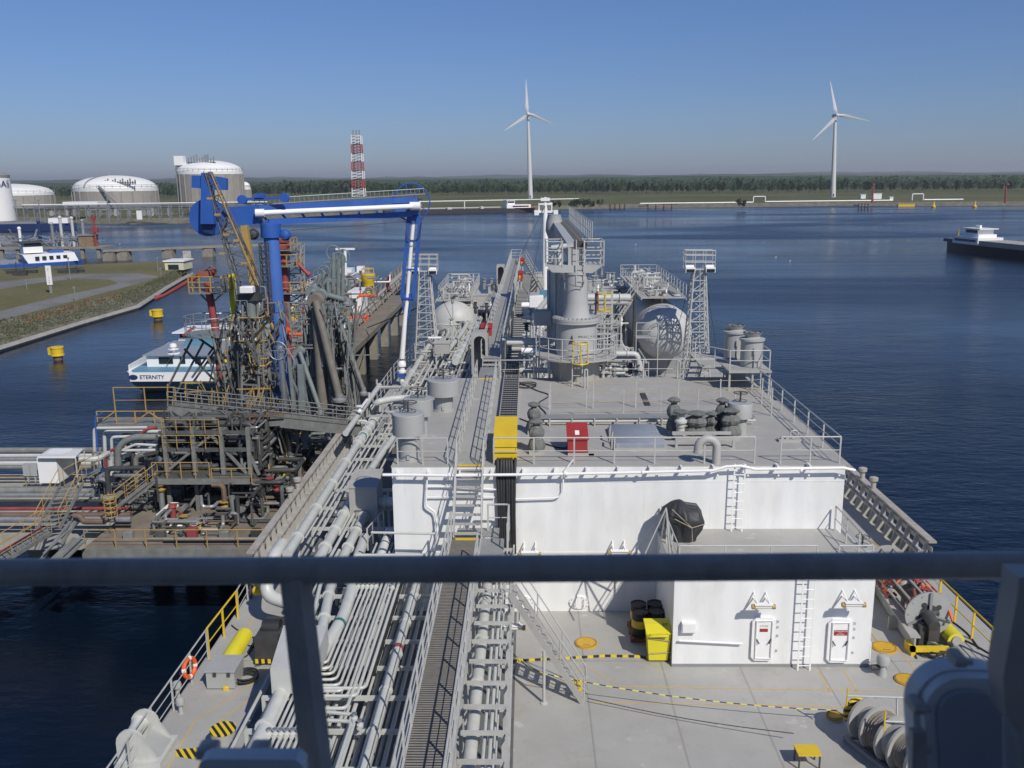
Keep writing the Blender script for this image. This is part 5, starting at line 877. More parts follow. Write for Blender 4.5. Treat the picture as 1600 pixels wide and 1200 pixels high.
for i in range(6): mb.ring(c+V((rnd.uniform(-.3,.3), rnd.uniform(-.2,.2), .04+.03*i)), .42+rnd.uniform(-.1,.1), .025, 22, 5)
single('hose_coil', mb, 'black', 'loops of black hose on deck under the yellow foot bar', 'hose')
for i, pl in enumerate((((1372,935),(1395,960),(1420,995),(1432,1030)), ((1475,975),(1490,995),(1518,1006),(1545,1022)), ((1482,968),(1512,990),(1530,1015)))): single('hose', MB().tube(bend([PD(*q)+V((0,0,.03)) for q in pl], .5), .03, 6), 'black', ('black hose lying along the grey beam','black cable on the starboard deck beside the yellow cover','second thin cable beside the yellow ladder cover')[i], 'hose')
single('float_ball', MB().ball(PZ(1397, 861, DK+.35), .2, 14), 'yellow', 'yellow ball float on the starboard deck by the round vent', 'float'); single('vent_ball', MB().ball(PZ(1413, 916, DK+1.2), .22, 14).seg(PZ(1413,916,DK+1.1), V((PZ(1413,916,DK+1.2).x, PZ(1413,916,DK+1.2).y, DK)), .08, 8), 'grey', 'round grey ball vent behind the hose reel', 'vent')
single('hose', MB().tube(bend([PZ(1345,835,DK+1.4), PZ(1368,850,DK+.3), PZ(1385,862,DK+.05), PZ(1398,856,DK+.05)], .3), .03, 6), 'ochre', 'yellow hose drooping beside the starboard round vent', 'hose')
# stripes and pipes on starboard side deck between trunk and bulwark
for i, (x, r_, z_) in enumerate(((12.3,.1,DK+.5),(12.7,.08,DK+.5),(13.1,.13,DK+.55),(13.6,.08,DK+.5),(14.1,.1,DK+.45))): pipe('grey pipe %s on the starboard side deck' % ('next to the deckhouse wall','second out from the deckhouse wall','thickest, midway to the bulwark','just outside the thickest one','nearest the bulwark')[i], [(x, 33.5, z_), (x, 62, z_)], r_, flanges=6, group='pipes along the starboard side deck')
# ---- port side deck items
railing('grey railing along the port edge of the main deck with the lifebuoy', [(-11.05, 16, DK), (-11.05, 28.6, DK)], 1.1, 2, 1.5)
railing('yellow gate railing in the port rail', [(-11.05, 28.7, DK), (-10.95, 31.6, DK)], 1.1, 1, 1.4, mat='yellow', r=.03); railing('grey railing on the port edge forward of the yellow gate', [(-10.95, 31.7, DK), (-11.1, 34.5, DK)], 1.1, 2, 1.3)
c = PZ(296, 1043, DK+.65); root = thing('lifebuoy', 'orange lifebuoy hanging on the port railing', 'lifebuoy', c); nrm = V((1,-.25,.1)); part(root, 'ring', MB().ring(c, .3, .075, 28, 8, nrm), 'orange')
nx = nrm.normalized().orthogonal().normalized(); ny = nrm.normalized().cross(nx)
for t_ in (.6, 2.17, 3.74, 5.31): part(root, 'band', MB().ring(c, .3, .08, 4, 8, nrm, math.degrees(t_)-9, math.degrees(t_)+9), 'whitebright')
single('buoy_light', MB().lathe(PZ(287,1058,DK+.35), [(.01,0),(.1,.04),(.12,.15),(.06,.24),(.02,.26)], 14), 'redfade', 'small red light float beside the lifebuoy', 'light')
a = PD(348, 1077); x, y = a.x, a.y; root = thing('deck_locker', 'grey steel deck locker on the port side deck', 'locker', (x,y,DK)); part(root, 'body', MB().box(x-.5,y-.02,DK+.04,x+.42,y+.95,DK+.62), 'greylt'); part(root, 'lid', MB().box(x-.54,y-.06,DK+.62,x+.46,y+.99,DK+.68), 'greylt')
for q in (-.25,.2): part(root, 'latch', MB().box(x+q,y-.09,DK+.5,x+q+.1,y-.06,DK+.63), 'dark')
c = PD(382, 1064); mb = MB()
for i in range(7): mb.ring(c+V((rnd.uniform(-.08,.08), rnd.uniform(-.08,.08), .03+.035*i)), .36+rnd.uniform(-.07,.07), .024, 24, 5)
single('hose_coil', mb, 'black', 'coil of black hose beside the grey deck locker', 'hose'); single('hose', MB().tube(bend([PD(*q)+V((0,0,.03)) for q in ((398,1042),(410,1040),(400,1012),(378,1008),(364,1020),(368,1030),(385,1028),(402,1000),(370,985),(362,978))], .3), .025, 6), 'black', 'loose black hose curling past the yellow ladder cover', 'hose')
a = PD(351, 1170); root = thing('hazard_bollard', 'grey round vent post with yellow and black striped top on the port deck', 'bollard', a); part(root, 'post', MB().lathe(a, [(.42,0),(.42,.03),(.35,.05),(.35,.62)], 28), 'greylt'); part(root, 'striped_top', MB().lathe(a+V((0,0,.62)), [(.37,0),(.37,.04),(.01,.05)], 28), 'hz'); part(root, 'side_box', MB().box(a.x+.3,a.y-.25,DK,a.x+.75,a.y+.25,DK+.4), 'greylt')
tag(single('hazard_marking', MB().add([PZ(q[0],q[1],DK+.005) for q in ((274,1171),(312,1168),(320,1175),(300,1186),(276,1182))], [(0,1,2,3,4)]), 'hz', None, None, smooth=False), kind='structure')
tag(single('hazard_marking', MB().add([PZ(q[0],q[1],DK+.005) for q in ((330,1168),(342,1165),(344,1172),(330,1184))], [(0,1,2,3)]), 'hz', None, None, smooth=False), kind='structure')
# universal fairlead
a = PD(228, 1180); x, y = a.x, a.y; root = thing('fairlead', 'big grey roller fairlead with rounded cheeks at the port rail', 'fairlead', (x,y,DK))
for dy in (-.55, .45): part(root, 'cheek', MB().prism([(x-.55,y+dy,DK),(x-.55,y+dy,DK+.75)]+[(x-.15-.4*math.cos(t),y+dy,DK+.75+.4*math.sin(t)) for t in [i*math.pi/8 for i in range(1,9)]]+[(x+.55,y+dy,DK+.25),(x+.6,y+dy,DK)], (0,.09,0)), 'pipe')
part(root, 'roller', MB().lathe((x-.3,y-.45,DK+.72), [(.26,0),(.2,.15),(.18,.45),(.2,.75),(.26,.9)], 22, axis=(0,1,0)), 'pipe'); part(root, 'base', MB().box(x-.6,y-.7,DK,x+.7,y+.65,DK+.22), 'pipe'); part(root, 'sloping_plate', MB().prism([(x+.05,y-.4,DK+.2),(x+.62,y-.4,DK+.2),(x+.05,y-.4,DK+.6)], (0,.85,0)), 'greylt')
for i, (px, py) in enumerate(((283,1114),(278,1088))):
    a = PD(px, py); single('tank_vent', MB().lathe(a, [(.09,0),(.07,.04),(.06,.28),(.13,.3),(.15,.4),(.12,.5),(.01,.56)], 14), 'greylt', ('small round tank vent cap nearest the fairlead','small round tank vent cap between fairlead and lifebuoy')[i], 'vent')
single('warning_cone', MB().bbox(PD(353,1079).x-.1, PD(353,1079).y, DK, PD(353,1079).x+.08, PD(353,1079).y+.2, DK+.12, .02), 'yellow', 'small yellow wedge lying in front of the deck locker', 'wedge')
a = PD(418, 1040); x, y = a.x, a.y; root = thing('control_box', 'black control stand with yellow striped foot in the shade of the pipes', 'control stand', (x,y,DK)); part(root, 'body', MB().box(x-.4,y,DK+.15,x+.4,y+1.6,DK+1.0), 'dark'); part(root, 'striped_foot', MB().box(x-.42,y-.04,DK+.1,x+.42,y,DK+.24), 'hz'); part(root, 'tank', MB().seg((x-.3,y+.8,DK+1.0),(x+.3,y+.8,DK+1.0),.3,12), 'black')
c = PZ(425, 952, DK+1.0); pipe('fat white pipe elbow standing beside the dark control stand', [(c.x-.1, c.y+2.2, DK+2.6), (c.x-.1, c.y+.9, DK+2.6), (c.x-.35, c.y+.3, DK+1.4), (c.x+.9, c.y-.1, DK+1.2)], .24, 'pipe', R=.5)
for i,(px,py) in enumerate(((398,925),(404,926),(392,935))): c = PD(px, py); single('hand_valve', MB().seg(c, c+V((0,0,.7)), .06, 8).ring(c+V((0,0,.7)), .16, .025, 16, 5), ('rust','yellow','dark')[i], ('rusty','yellow','dark')[i]+' hand valve in the clutter by the port rail', 'valve')
single('float_ball', MB().ball(PZ(401, 923, DK+.9), .18, 12), 'yellow', 'yellow ball on the port deck edge just under the bar', 'float')

# ---------------------------------------------------------------- catwalk aft
cw = thing('catwalk', 'long brown grating catwalk leading forward from below the bridge to the white deckhouse', 'catwalk', (-2.24, 16, 10.6)); CZ = 10.6
part(cw, 'grating', MB().box(-2.74, 14, CZ-.06, -1.76, 30.75, CZ), 'grating', smooth=False)
part(cw, 'edge_beam', MB().box(-2.8, 14, CZ-.2, -2.745, 30.75, CZ+.03), 'rail'); part(cw, 'edge_beam', MB().box(-1.755, 14, CZ-.2, -1.70, 30.75, CZ+.03), 'rail')
for i in range(9):
    y = 15.5+i*1.9; part(cw, 'support_leg', MB().box(-2.72,y,DK,-2.62,y+.1,CZ-.06).box(-1.86,y,DK,-1.76,y+.1,CZ-.06), 'rail')
railing('left railing of the brown grating catwalk', [(-2.77, 14, CZ), (-2.77, 30.6, CZ)], 1.0, 2, 1.25); railing('right railing of the brown grating catwalk', [(-1.73, 14, CZ), (-1.73, 28.6, CZ)], 1.0, 2, 1.25)
stairs('short steep stairs from the catwalk up to the white deckhouse roof', (-2.2, 30.55, CZ), (-2.17, 32.3, TK), .98, (1,0,0), 8)
single('stair_nosing', MB().box(-2.62, 32.18, TK+.0, -1.72, 32.26, TK+.05), 'yellow', 'yellow nosing strip at the top of the catwalk stairs', 'nosing'); single('stair_nosing', MB().box(-2.62, 30.4, CZ+.003, -1.8, 30.5, CZ+.04), 'yellow', 'yellow nosing strip at the foot of the short stairs', 'nosing')
single('walkway_plate', MB().box(-2.62, 30.8, CZ-.06, -1.1, 31.6, CZ-.01).box(-1.7, 29.0, CZ-.06, -.9, 30.6, CZ-.01), 'greyd', 'grey landing plate between catwalk and slanting stairs', 'landing')
railing('bent handrail loop around the catwalk landing', [(-1.5, 31.3, CZ), (-.75, 31.3, CZ), (-.75, 29.4, CZ)], 1.0, 1, .9, mat='rail', r=.03)
# portal frames to starboard of the catwalk with big pipe and small pipes
root = thing('pipe_support', 'row of grey portal frames carrying the pipes beside the catwalk', 'pipe support', (-1.2, 16, DK))
for i in range(15):
    y = 15.2+i*1.12; part(root, 'portal_frame', MB().box(-1.68, y, CZ-.62, -.62, y+.09, CZ-.53).box(-.70, y, DK, -.62, y+.09, CZ-.62).box(-1.68, y, DK+2.2, -.62, y+.06, DK+2.28), 'rail')
part(root, 'edge_rail', MB().box(-.60, 15, CZ-.62, -.54, 31.3, CZ-.54).box(-.60, 15, DK+1.3, -.54, 31.3, DK+1.38), 'rail')
pipe('thick grey pipe just starboard of the catwalk under the portal frames', [(-1.45, 14, 9.55), (-1.45, 31.4, 9.55)], .17, flanges=2.4)
for i, (x, z) in enumerate(((-1.12,9.75),(-.97,9.75),(-.82,9.7),(-1.05,9.3),(-.9,9.25))): pipe('thin grey pipe under the portal frames starboard of the catwalk', [(x, 14, z), (x, 31.5, z)], (.045,.05,.03,.04,.04)[i], group='thin pipes under the portal frames')
# ================================================================ PORT PIPE RACK
PR = 9.2
def PX(x, y, z=PR): return PZ(x, y, z)
def ppipe(label, pl, r, z=PR, **k): return pipe(label, [PX(x, y, k.get('zz', {}).get(i, z)) for i, (x, y) in enumerate(pl)], r, **{a: b for a, b in k.items() if a != 'zz'})
# aft section, below the bar
c0_, c1_ = PX(385,1200), PX(448,1080)
def lx(px, py, z=PR): return PZ(px, py, z).x
pipe('fat grey pipe running aft from the flat valve box at the port side', [(lx(392,1185), 14, PR), (lx(392,1185), 22.6, PR), (lx(440,1060), 25.3, PR+.1)], .21, flanges=2.2)
ppipe('fat grey pipe with teal band bending from the valve box', [(478,1068),(492,1040),(536,965),(549,925),(556,880),(570,840)], .2, bands=[(1,.85,.16,'teal')], R=.5)
ppipe('grey pipe entering the top of the flat valve box', [(503,985),(517,915),(537,868)], .17, flanges=1.2)
ppipe('thin grey pipe between the valve box and the fat elbow', [(486,978),(500,915),(530,860)], .07)
a = PZ(443,977,10.0); b_ = PZ(422,1045,10.0); d_ = PZ(488,1045,10.0); e_ = PZ(512,977,10.0); root = thing('valve_box', 'flat topped grey box over the pipes at the port side', 'box', (b_.x,b_.y,9)); part(root, 'body', MB().prism([b_, d_, e_, a], (0,0,-.75)), 'pipe', smooth=False)
for q in (.2,.8): p = b_.lerp(d_,.5).lerp(a.lerp(e_,.5), q); part(root, 'grip', MB().tube([p+V((-.12,0,0)), p+V((-.12,0,.05)), p+V((.12,0,.05)), p+V((.12,0,0))], .012, 5), 'dark')
part(root, 'stand', MB().box(b_.x+.1, b_.y+.1, DK, b_.x+.2, b_.y+.2, 9.25).box(d_.x-.2, d_.y+.1, DK, d_.x-.1, d_.y+.2, 9.25), 'grey')
pipe('straight grey pipe with two red bands left of the catwalk', [(-4.05, 14, PR), (-3.95, 31.9, PR)], .15, flanges=1.9, bands=[(0,.63,.22,'redfade')]); pipe('thinner grey pipe with a red band close to the catwalk', [(-3.35, 14, PR), (-3.3, 31.9, PR)], .07, flanges=2.5, bands=[(0,.62,.2,'redfade')])
pipe('black painted duct running through the grey pipes', [(PX(560,1107).x, 24.2, PR-.2), (PX(560,1107).x, 33.5, PR-.2)], .12, 'black', n=4); pipe('black painted duct crossing to port at the bottom', [(PX(560,1107).x, 24.2, PR-.25), (-7.2, 24.2, PR-.25)], .12, 'black', n=4)
for i in range(7):   # bundle that turns to port
    x = -5.95+i*.155; yb = 24.4-i*.3; pipe(('first','second','third','fourth','fifth','sixth','seventh')[i]+' thin pipe from port in the bundle that turns at the valve box', [(x, 33.5, PR+.02), (x, yb, PR+.02), (-6.65+.15*i, yb, PR+.02), (-6.65+.15*i, 21.3, PR+.02), (-6.65+.15*i, 14, PR+.02)], .042, R=.22, group='thin pipes turning to port', n=7)
for i in range(14): x = -5.9+i*.2; pipe('thin lower pipe glimpsed between the upper pipes left of the catwalk', [(x, 14, PR-.75+.1*(i%3)), (x, 33 if x < -5.1 else 31.8, PR-.75+.1*(i%3))], .045+.02*(i%2), group='lower thin pipes left of the catwalk', n=7)
for i, (x, yb) in enumerate(((-4.75,22.6),(-4.58,23.0),(-4.9,22.0))): pipe(('middle','inner','outer')[i]+' thin pipe looping around left of the red banded pipe', [(x, 32, PR+.05), (x, yb, PR+.05), (x-1.3, yb, PR+.05), (x-1.3, yb-1.1, PR+.05), (x+.1-.1*i, yb-1.2-.1*i, PR+.05), (x+.1-.1*i, 14, PR+.05)], .05, R=.2, n=8)
for i in range(4): x = -3.15+i*.09; pipe('thin grey pipe or cable conduit tight against the catwalk', [(x, 14, PR+.25+.04*(i%2)), (x, 31.5, PR+.25+.04*(i%2))], .025, group='conduits against the catwalk', n=6)
for i, x in enumerate((-5.15,-7.3,-7.7,-7.05,-5.4)): pipe('lower thin pipe running under the bundles at the port side', [(x, 14, PR-.45), (x, 33, PR-.45)], .05, group='lower pipes of the port rack', n=7)
# rack cross beams and legs
for i in range(13):
    y = 15+i*1.6
    if y > 33: break
    root = thing('pipe_support', 'grey cross beam on legs carrying the port pipes', 'pipe support', (-6, y, DK), 'pipe supports of the port rack'); part(root, 'beam', MB().box(-7.5, y, PR-.34, -3.0, y+.12, PR-.24), 'pipe'); part(root, 'leg', MB().box(-7.5, y, DK, -7.4, y+.1, PR-.34), 'pipe'); part(root, 'leg', MB().box(-5.7, y, DK, -5.6, y+.1, PR-.34), 'pipe')
# valve clusters with little bright spots
vm = None
for i, (x, y) in enumerate([(-5.95+k*.155, 30.2) for k in range(5)]+[(-5.95+k*.155, 29.5) for k in range(5)]+[(-4.9,30),(-4.75,29.4),(-4.6,30)]+[(-6.65+k*.15, 20.8) for k in range(6)]+[(-4.6,21.5),(-4.4,21.2),(-4.5,30.2),(-3.3,25)]):
    if vm is None:
        vm = thing('line_valve', 'small bright topped valve on the thin pipes of the port rack', 'valve', (x,y,PR), 'small valves on the port pipes'); part(vm, 'body', MB().lathe((x,y,PR-.02), [(.07,0),(.09,.02),(.09,.1),(.05,.12),(.04,.2)], 10).seg((x,y-.12,PR+.02),(x,y+.12,PR+.02),.06,8), 'pipe'); part(vm, 'cap', MB().lathe((x,y,PR+.18), [(.07,0),(.07,.03),(.02,.06)], 10), 'shiny')
    else: dup(vm, (x,y,PR+.02))
# forward section beside the white house
ppipe('long fat outer pipe with open end beside the port bulwark', [(449,866),(567,680),(590,652)], .19, z=9.7, flanges=3.0)
ppipe('fat pipe running aft from the grey junction box', [(556,772),(500,870),(478,905)], .2, z=9.4, flanges=1.5); ppipe('third fat pipe under the port junction box', [(584,775),(537,869),(520,900)], .18, z=9.3, flanges=1.5)
ppipe('thin pipe between the two fat pipes aft of the junction box', [(567,778),(515,872),(505,905)], .06, z=9.4); ppipe('fat pipe passing into the shade below the round vents', [(617,680),(594,712),(575,740)], .17, z=9.6)
ppipe('teal banded pipe section with flanges by the port round vents', [(560,692),(585,655)], .21, z=9.75, bands=[(0,.25,.2,'teal')], flanges=.9)
for i in range(7):
    a = PX(462+i*9, 868, 9.3); pipe('thin grey pipe in the bundle beside the white deckhouse', [(-8.9+i*.27, 34.2, 9.2+.05*(i%3)), (-8.9+i*.27, 60, 9.2+.05*(i%3))], .05, group='thin pipes beside the white deckhouse', n=7)
for i in range(10):
    y = 35.5+i*2.4; root = thing('pipe_support', 'grey cross beam carrying pipes between deckhouse and port bulwark', 'pipe support', (-8, y, DK), 'pipe supports beside the white deckhouse'); part(root, 'beam', MB().box(-9.6, y, 8.95, -5.3, y+.12, 9.07), 'pipe'); part(root, 'leg', MB().box(-9.6, y, DK, -9.5, y+.1, 8.95), 'pipe'); part(root, 'leg', MB().box(-6.6, y, DK, -6.5, y+.1, 8.95), 'pipe')
a = PZ(545,770,10.3); b_ = PZ(585,770,10.3); root = thing('junction_box', 'big grey box with peaked top where the fat port pipes meet', 'box', (a.x,a.y,9)); part(root, 'body', MB().box(a.x,a.y,9.0,b_.x+.1,a.y+1.5,10.5), 'grey', smooth=False); part(root, 'lid', MB().prism([(a.x-.03,a.y-.04,10.5),(b_.x+.13,a.y-.04,10.5),(b_.x+.13,a.y+1.7,10.75),(a.x-.03,a.y+1.7,10.75)], (0,0,.05)), 'grey', smooth=False)
part(root, 'side_flange', MB().seg((b_.x+.1,a.y+.5,9.7),(b_.x+1.1,a.y+.5,9.7),.22,14).seg((b_.x+.3,a.y+.5,9.7),(b_.x+.38,a.y+.5,9.7),.3,14), 'pipe')
# landing with green-edged rails and fat pipe stub right above the bar
pipe('horizontal grey pipe pair in front of the port end of the white wall', [PY(580,832,31.2), PY(680,834,31.2)], .045, 'pipe'); pipe('horizontal grey pipe just above the bar at the port end', [PY(555,868,31), PY(665,868,31)], .07, 'pipe')
p = PZ(604, 850, 9.6); pipe('grey pipe stub with black rings in front of the port end of the wall', [(p.x-.25, p.y-1.2, 9.1), (p.x, p.y+.8, 9.8)], .17, bands=[(0,.8,.06,'black'),(0,.65,.05,'black')])
railing('white topped handrail beside the port stub pipe', [PZ(575,860,9), PZ(600,830,9.)], .9, 1, .8)
p = PZ(680,825,10); 
# manifold part forward of the port vents
def P9(x, y, z=9.0): return PZ(x, y, z)
pipe('white bent manifold pipe crossing to the port rail', [P9(655,622,10), P9(620,622,10), P9(588,628,10), P9(583,645,9)], .2, flanges=.9, R=.5); pipe('grey manifold pipe along the port rail', [P9(593,602,9.5), P9(540,677,9.5)], .17)
single('cross_bar', MB().bar(PZ(574,650,10.2), PZ(612,650,10.2), .08, .1), 'grey', 'short grey cross bar left of the nearest round vent', 'bar')
railing('grey railing on the port edge of the main deck by the manifold', [(-11.15, 58.5, DK), (-11.1, 74, DK), (-10.6, 84, DK)], 1.2, 2, 1.8)
for i, (x, r_) in enumerate(((-8.6,.2),(-7.9,.09),(-7.5,.09),(-7.1,.07),(-6.7,.09),(-6.35,.06),(-6.0,.16),(-5.5,.07),(-5.2,.07),(-4.9,.09),(-4.5,.07),(-4.1,.07))): pipe('grey pipe running forward over the port side main deck', [(x, 60, 9.2), (x, 96, 9.0)], r_, flanges=(4 if r_ > .1 else 0), group='pipes over the forward port deck', n=8)
for i in range(12): y = 62+i*3; root = thing('pipe_support', 'grey portal beam under the forward port pipes', 'pipe support', (-6.4, y, DK), 'pipe supports on the forward port deck'); part(root, 'beam', MB().box(-9, y, 8.85, -3.8, y+.15, 9.0), 'grey'); part(root, 'leg', MB().box(-9, y, DK, -8.85, y+.15, 8.85), 'grey'); part(root, 'leg', MB().box(-3.95, y, DK, -3.8, y+.15, 8.85), 'grey')
ppipe('fat white-grey pipe slanting past the port tank to a branch', [(712,565),(738,520),(750,498)], .28, z=10, flanges=2); ppipe('second fat pipe slanting forward beside the arched hut', [(700,548),(722,520),(745,480)], .2, z=10)
# ================================================================ FORWARD DECK
def tank(px, py, Yd, r, L, label, name='deck_tank'):
    c = PY(px, py, Yd); root = thing(name, label, 'pressure tank', (c.x, Yd, c.z-r)); prof = [(.01,-.62*r),(r*.35,-.58*r),(r*.62,-.47*r),(r*.84,-.28*r),(r*.96,-.1*r),(r,0.08*r)]+[(r, L*q) for q in (.33,.66)]+[(r,L),(r*.85,L+.3*r),(r*.5,L+.52*r),(.01,L+.6*r)]
    part(root, 'shell', MB().lathe((c.x, Yd+.3, c.z), prof, 40, axis=(0,1,0)), 'tankpaint')
    for q in (.12,.85): part(root, 'saddle', MB().box(c.x-r*.8, Yd+L*q, DK, c.x+r*.8, Yd+L*q+.4, c.z-r*.55), 'greyd')
    for q in (0.0,.5): part(root, 'weld_ring', MB().ring((c.x, Yd+.5+L*q, c.z), r+.01, .03, 40, 5, (0,1,0)), 'tankpaint')
    return root, c
M['tankpaint'] = paint('tank_paint', (.50,.505,.49), .5, var=.07, scale=.8, dirt=(.28,.25,.2), damt=.3)
st_, tc = tank(1040, 521, 73, 2.15, 20, 'large grey horizontal pressure tank on the starboard foredeck'); pt_, pc = tank(708, 507, 86, 2.1, 16, 'smaller grey rounded pressure tank on the port foredeck')
part(st_, 'inspection_ring', MB().ring((tc.x-.5, 72.1, tc.z+.1), .9, .03, 28, 5, (0,1,0.15)).ring((tc.x-.5, 72.25, tc.z+.1), 1.05, .02, 28, 5, (0,1,.15)), 'greyd'); part(st_, 'nozzle', MB().lathe((tc.x, 77, tc.z+2.1), [(.35,0),(.35,.4),(.5,.42),(.5,.52),(.3,.55)], 18), 'grey')
def topwalk(c, y0, y1, w, z, label, side):
    root = thing('tank_platform', label, 'platform', (c.x, y0, z)); part(root, 'deck_plate', MB().box(c.x-w/2, y0, z-.08, c.x+w/2, y1, z), 'deck2', smooth=False)
    for q in (0,1): part(root, 'edge_beam', MB().box(c.x+(q-.5)*w-.04, y0, z-.2, c.x+(q-.5)*w+.04, y1, z+.02), 'rail')
    for q in (.05,.5,.9): part(root, 'leg', MB().box(c.x-.08, y0+(y1-y0)*q, c.z if 0 else z-.8, c.x+.08, y0+(y1-y0)*q+.15, z-.08), 'grey')
    for i in range(6): y = y0+1+i*(y1-y0-2)/5; part(root, 'pipework', MB().seg((c.x-.5,y,z),(c.x-.5,y,z+.5+.3*(i%3)),.14,8).seg((c.x-.7,y,z+.5),(c.x+.5,y,z+.5),.08,8).lathe((c.x+.2,y+.4,z),[(.2,0),(.2,.3),(.1,.5),(.25,.55),(.05,.7)],12), ('grey','greyd','pipe')[i%3])
    railing('railing along the '+label, [(c.x-w/2, y0+3, z), (c.x-w/2, y1, z), (c.x+w/2, y1, z), (c.x+w/2, y0, z)], 1.05, 2, 1.6, mat='rail'); return root
topwalk(tc, 74.5, 92, 3.6, tc.z+2.7, 'platform with pipework on top of the starboard tank', 1); topwalk(pc, 87, 102, 3.4, pc.z+2.15, 'platform with pipework on top of the port tank', -1)
stairs('long stairs climbing from the foredeck to the starboard tank platform', PY(955,515,72), PY(1003,445,80), .9, (.5,.86,0), 18)
single('dark_post', MB().seg(PY(989,548,72), PY(992,462,72), .12, 8), 'dark', 'dark vertical pipe in front of the starboard tank', 'pipe')
def mast(px, pyb, pyt, Yd, label, pw=2.2, zb=DK):
    b0 = V((PY(px, pyb, Yd).x, Yd, zb)); t0 = PY(px, pyt, Yd); t0 = V((b0.x, Yd, t0.z)); root = thing('light_mast', label, 'mast', b0); part(root, 'lattice', truss(b0, t0, 2.0, 12, .05, w2=.85), 'rail')
    part(root, 'platform', MB().box(t0.x-pw/2, Yd-.5, t0.z, t0.x+pw/2, Yd+.5, t0.z+.08), 'rail'); z = t0.z+.08; mb = MB()
    for h in (.5,1.0,1.35): mb.tube([(t0.x-pw/2,Yd-.5,z+h),(t0.x+pw/2,Yd-.5,z+h),(t0.x+pw/2,Yd+.5,z+h),(t0.x-pw/2,Yd+.5,z+h),(t0.x-pw/2,Yd-.5,z+h)], .03, 5)
    for q in (-1,-.35,.35,1):
        for yy_ in (-.5,.5): mb.seg((t0.x+q*pw/2,Yd+yy_,z),(t0.x+q*pw/2,Yd+yy_,z+1.35),.03,5)
    part(root, 'cage_railing', mb, 'rail')
    for q in (-.34,.34): part(root, 'floodlight', MB().box(t0.x+q*pw-.35, Yd-.75, z-.25, t0.x+q*pw+.35, Yd-.45, z+.15).box(t0.x+q*pw-.3, Yd-.45, z-.1, t0.x+q*pw+.3, Yd-.3, z+.3), 'whitebright'); part(root, 'floodlight_glass', MB().box(t0.x+q*pw-.3, Yd-.78, z-.22, t0.x+q*pw+.3, Yd-.75, z+.02), 'glass')
    part(root, 'ladder', MB().seg((b0.x+.6,Yd-.7,zb),(t0.x+.3,Yd-.5,t0.z),.03,5).seg((b0.x+.2,Yd-.7,zb),(t0.x,Yd-.5,t0.z),.03,5), 'rail')
    part(root, 'stay_wire', MB().seg((t0.x-.4,Yd,t0.z),(b0.x-1.6,Yd+5,zb),.02,4).seg((t0.x+.4,Yd,t0.z),(b0.x+3.2,Yd+6,zb),.02,4), 'dark'); return root
mast(1086, 590, 421, 69.5, 'lattice floodlight mast to starboard in front of the large tank'); mast(668, 572, 424, 79, 'lattice floodlight mast to port beside the smaller tank')
# crane pedestal
Yc = 47.6; cx = PY(900, 560, Yc).x; ZC = lambda py: PY(900, py, Yc).z
crane = thing('deck_crane', 'grey hose crane on a stout pedestal with its jib laid forward', 'crane', (cx, Yc, TK)); M['craneg'] = paint('crane_paint', (.42,.425,.415), .5, var=.06, scale=.8, dirt=(.25,.21,.17), damt=.35)
z1_, z2_, z3_, z4_, z5_ = ZC(556), ZC(503), ZC(497), ZC(458), ZC(427)
part(crane, 'pedestal_base', MB().lathe((cx,Yc,TK-.2), [(1.25,0),(1.25,z1_-TK+.2)], 8), 'concdirt'); part(crane, 'lower_column', MB().lathe((cx,Yc,z1_), [(1.05,0),(1.05,z2_-z1_)], 40), 'craneg')
part(crane, 'bolted_flange', MB().lathe((cx,Yc,z2_), [(1.05,0),(1.24,.02),(1.24,.12),(1.2,.13),(1.24,.14),(1.24,.26),(1.0,.28)], 40), 'craneg')
bm = mesh('bolt', MB().lathe((0,0,0), [(.035,0),(.035,.07)], 6), 'greyd', (0,0,0)); rep(crane, 'bolt', bm, [(cx+1.14*math.cos(t), Yc+1.14*math.sin(t), z2_+.28) for t in [i*math.pi/16 for i in range(16, 33)]])
part(crane, 'tapered_column', MB().lathe((cx,Yc,z2_+.26), [(.74,0),(.69,.2),(.63,.5),(.6,.8),(.59,z4_-z2_-.3)], 36), 'craneg'); part(crane, 'upper_column', MB().lathe((cx,Yc,z4_-.05), [(.59,0),(.59,z5_-z4_),(.64,z5_-z4_+.02),(.64,z5_-z4_+.15),(.01,z5_-z4_+.16)], 36), 'craneg')
part(crane, 'hose_line', MB().tube([(cx-.5,Yc-.85,z2_+2.1),(cx-.1,Yc-.75,z2_+1.95),(cx+.25,Yc-.72,z2_+1.9),(cx+.35,Yc-.66,z2_+2.2)], .02, 5), 'dark')
part(crane, 'lettering', text_mb('SWL 5.0 T 18 M', .13, (cx+.05, Yc-1.06, z1_+1.15), (1,.12,0), (0,0,1), .004), 'dark', smooth=False)
part(crane, 'warning_triangle', MB().prism([(cx-.42,Yc-1.0,z1_+.85),(cx-.18,Yc-1.06,z1_+.85),(cx-.26,Yc-1.04,z1_+1.3)], (0,-.02,0)), 'dark')
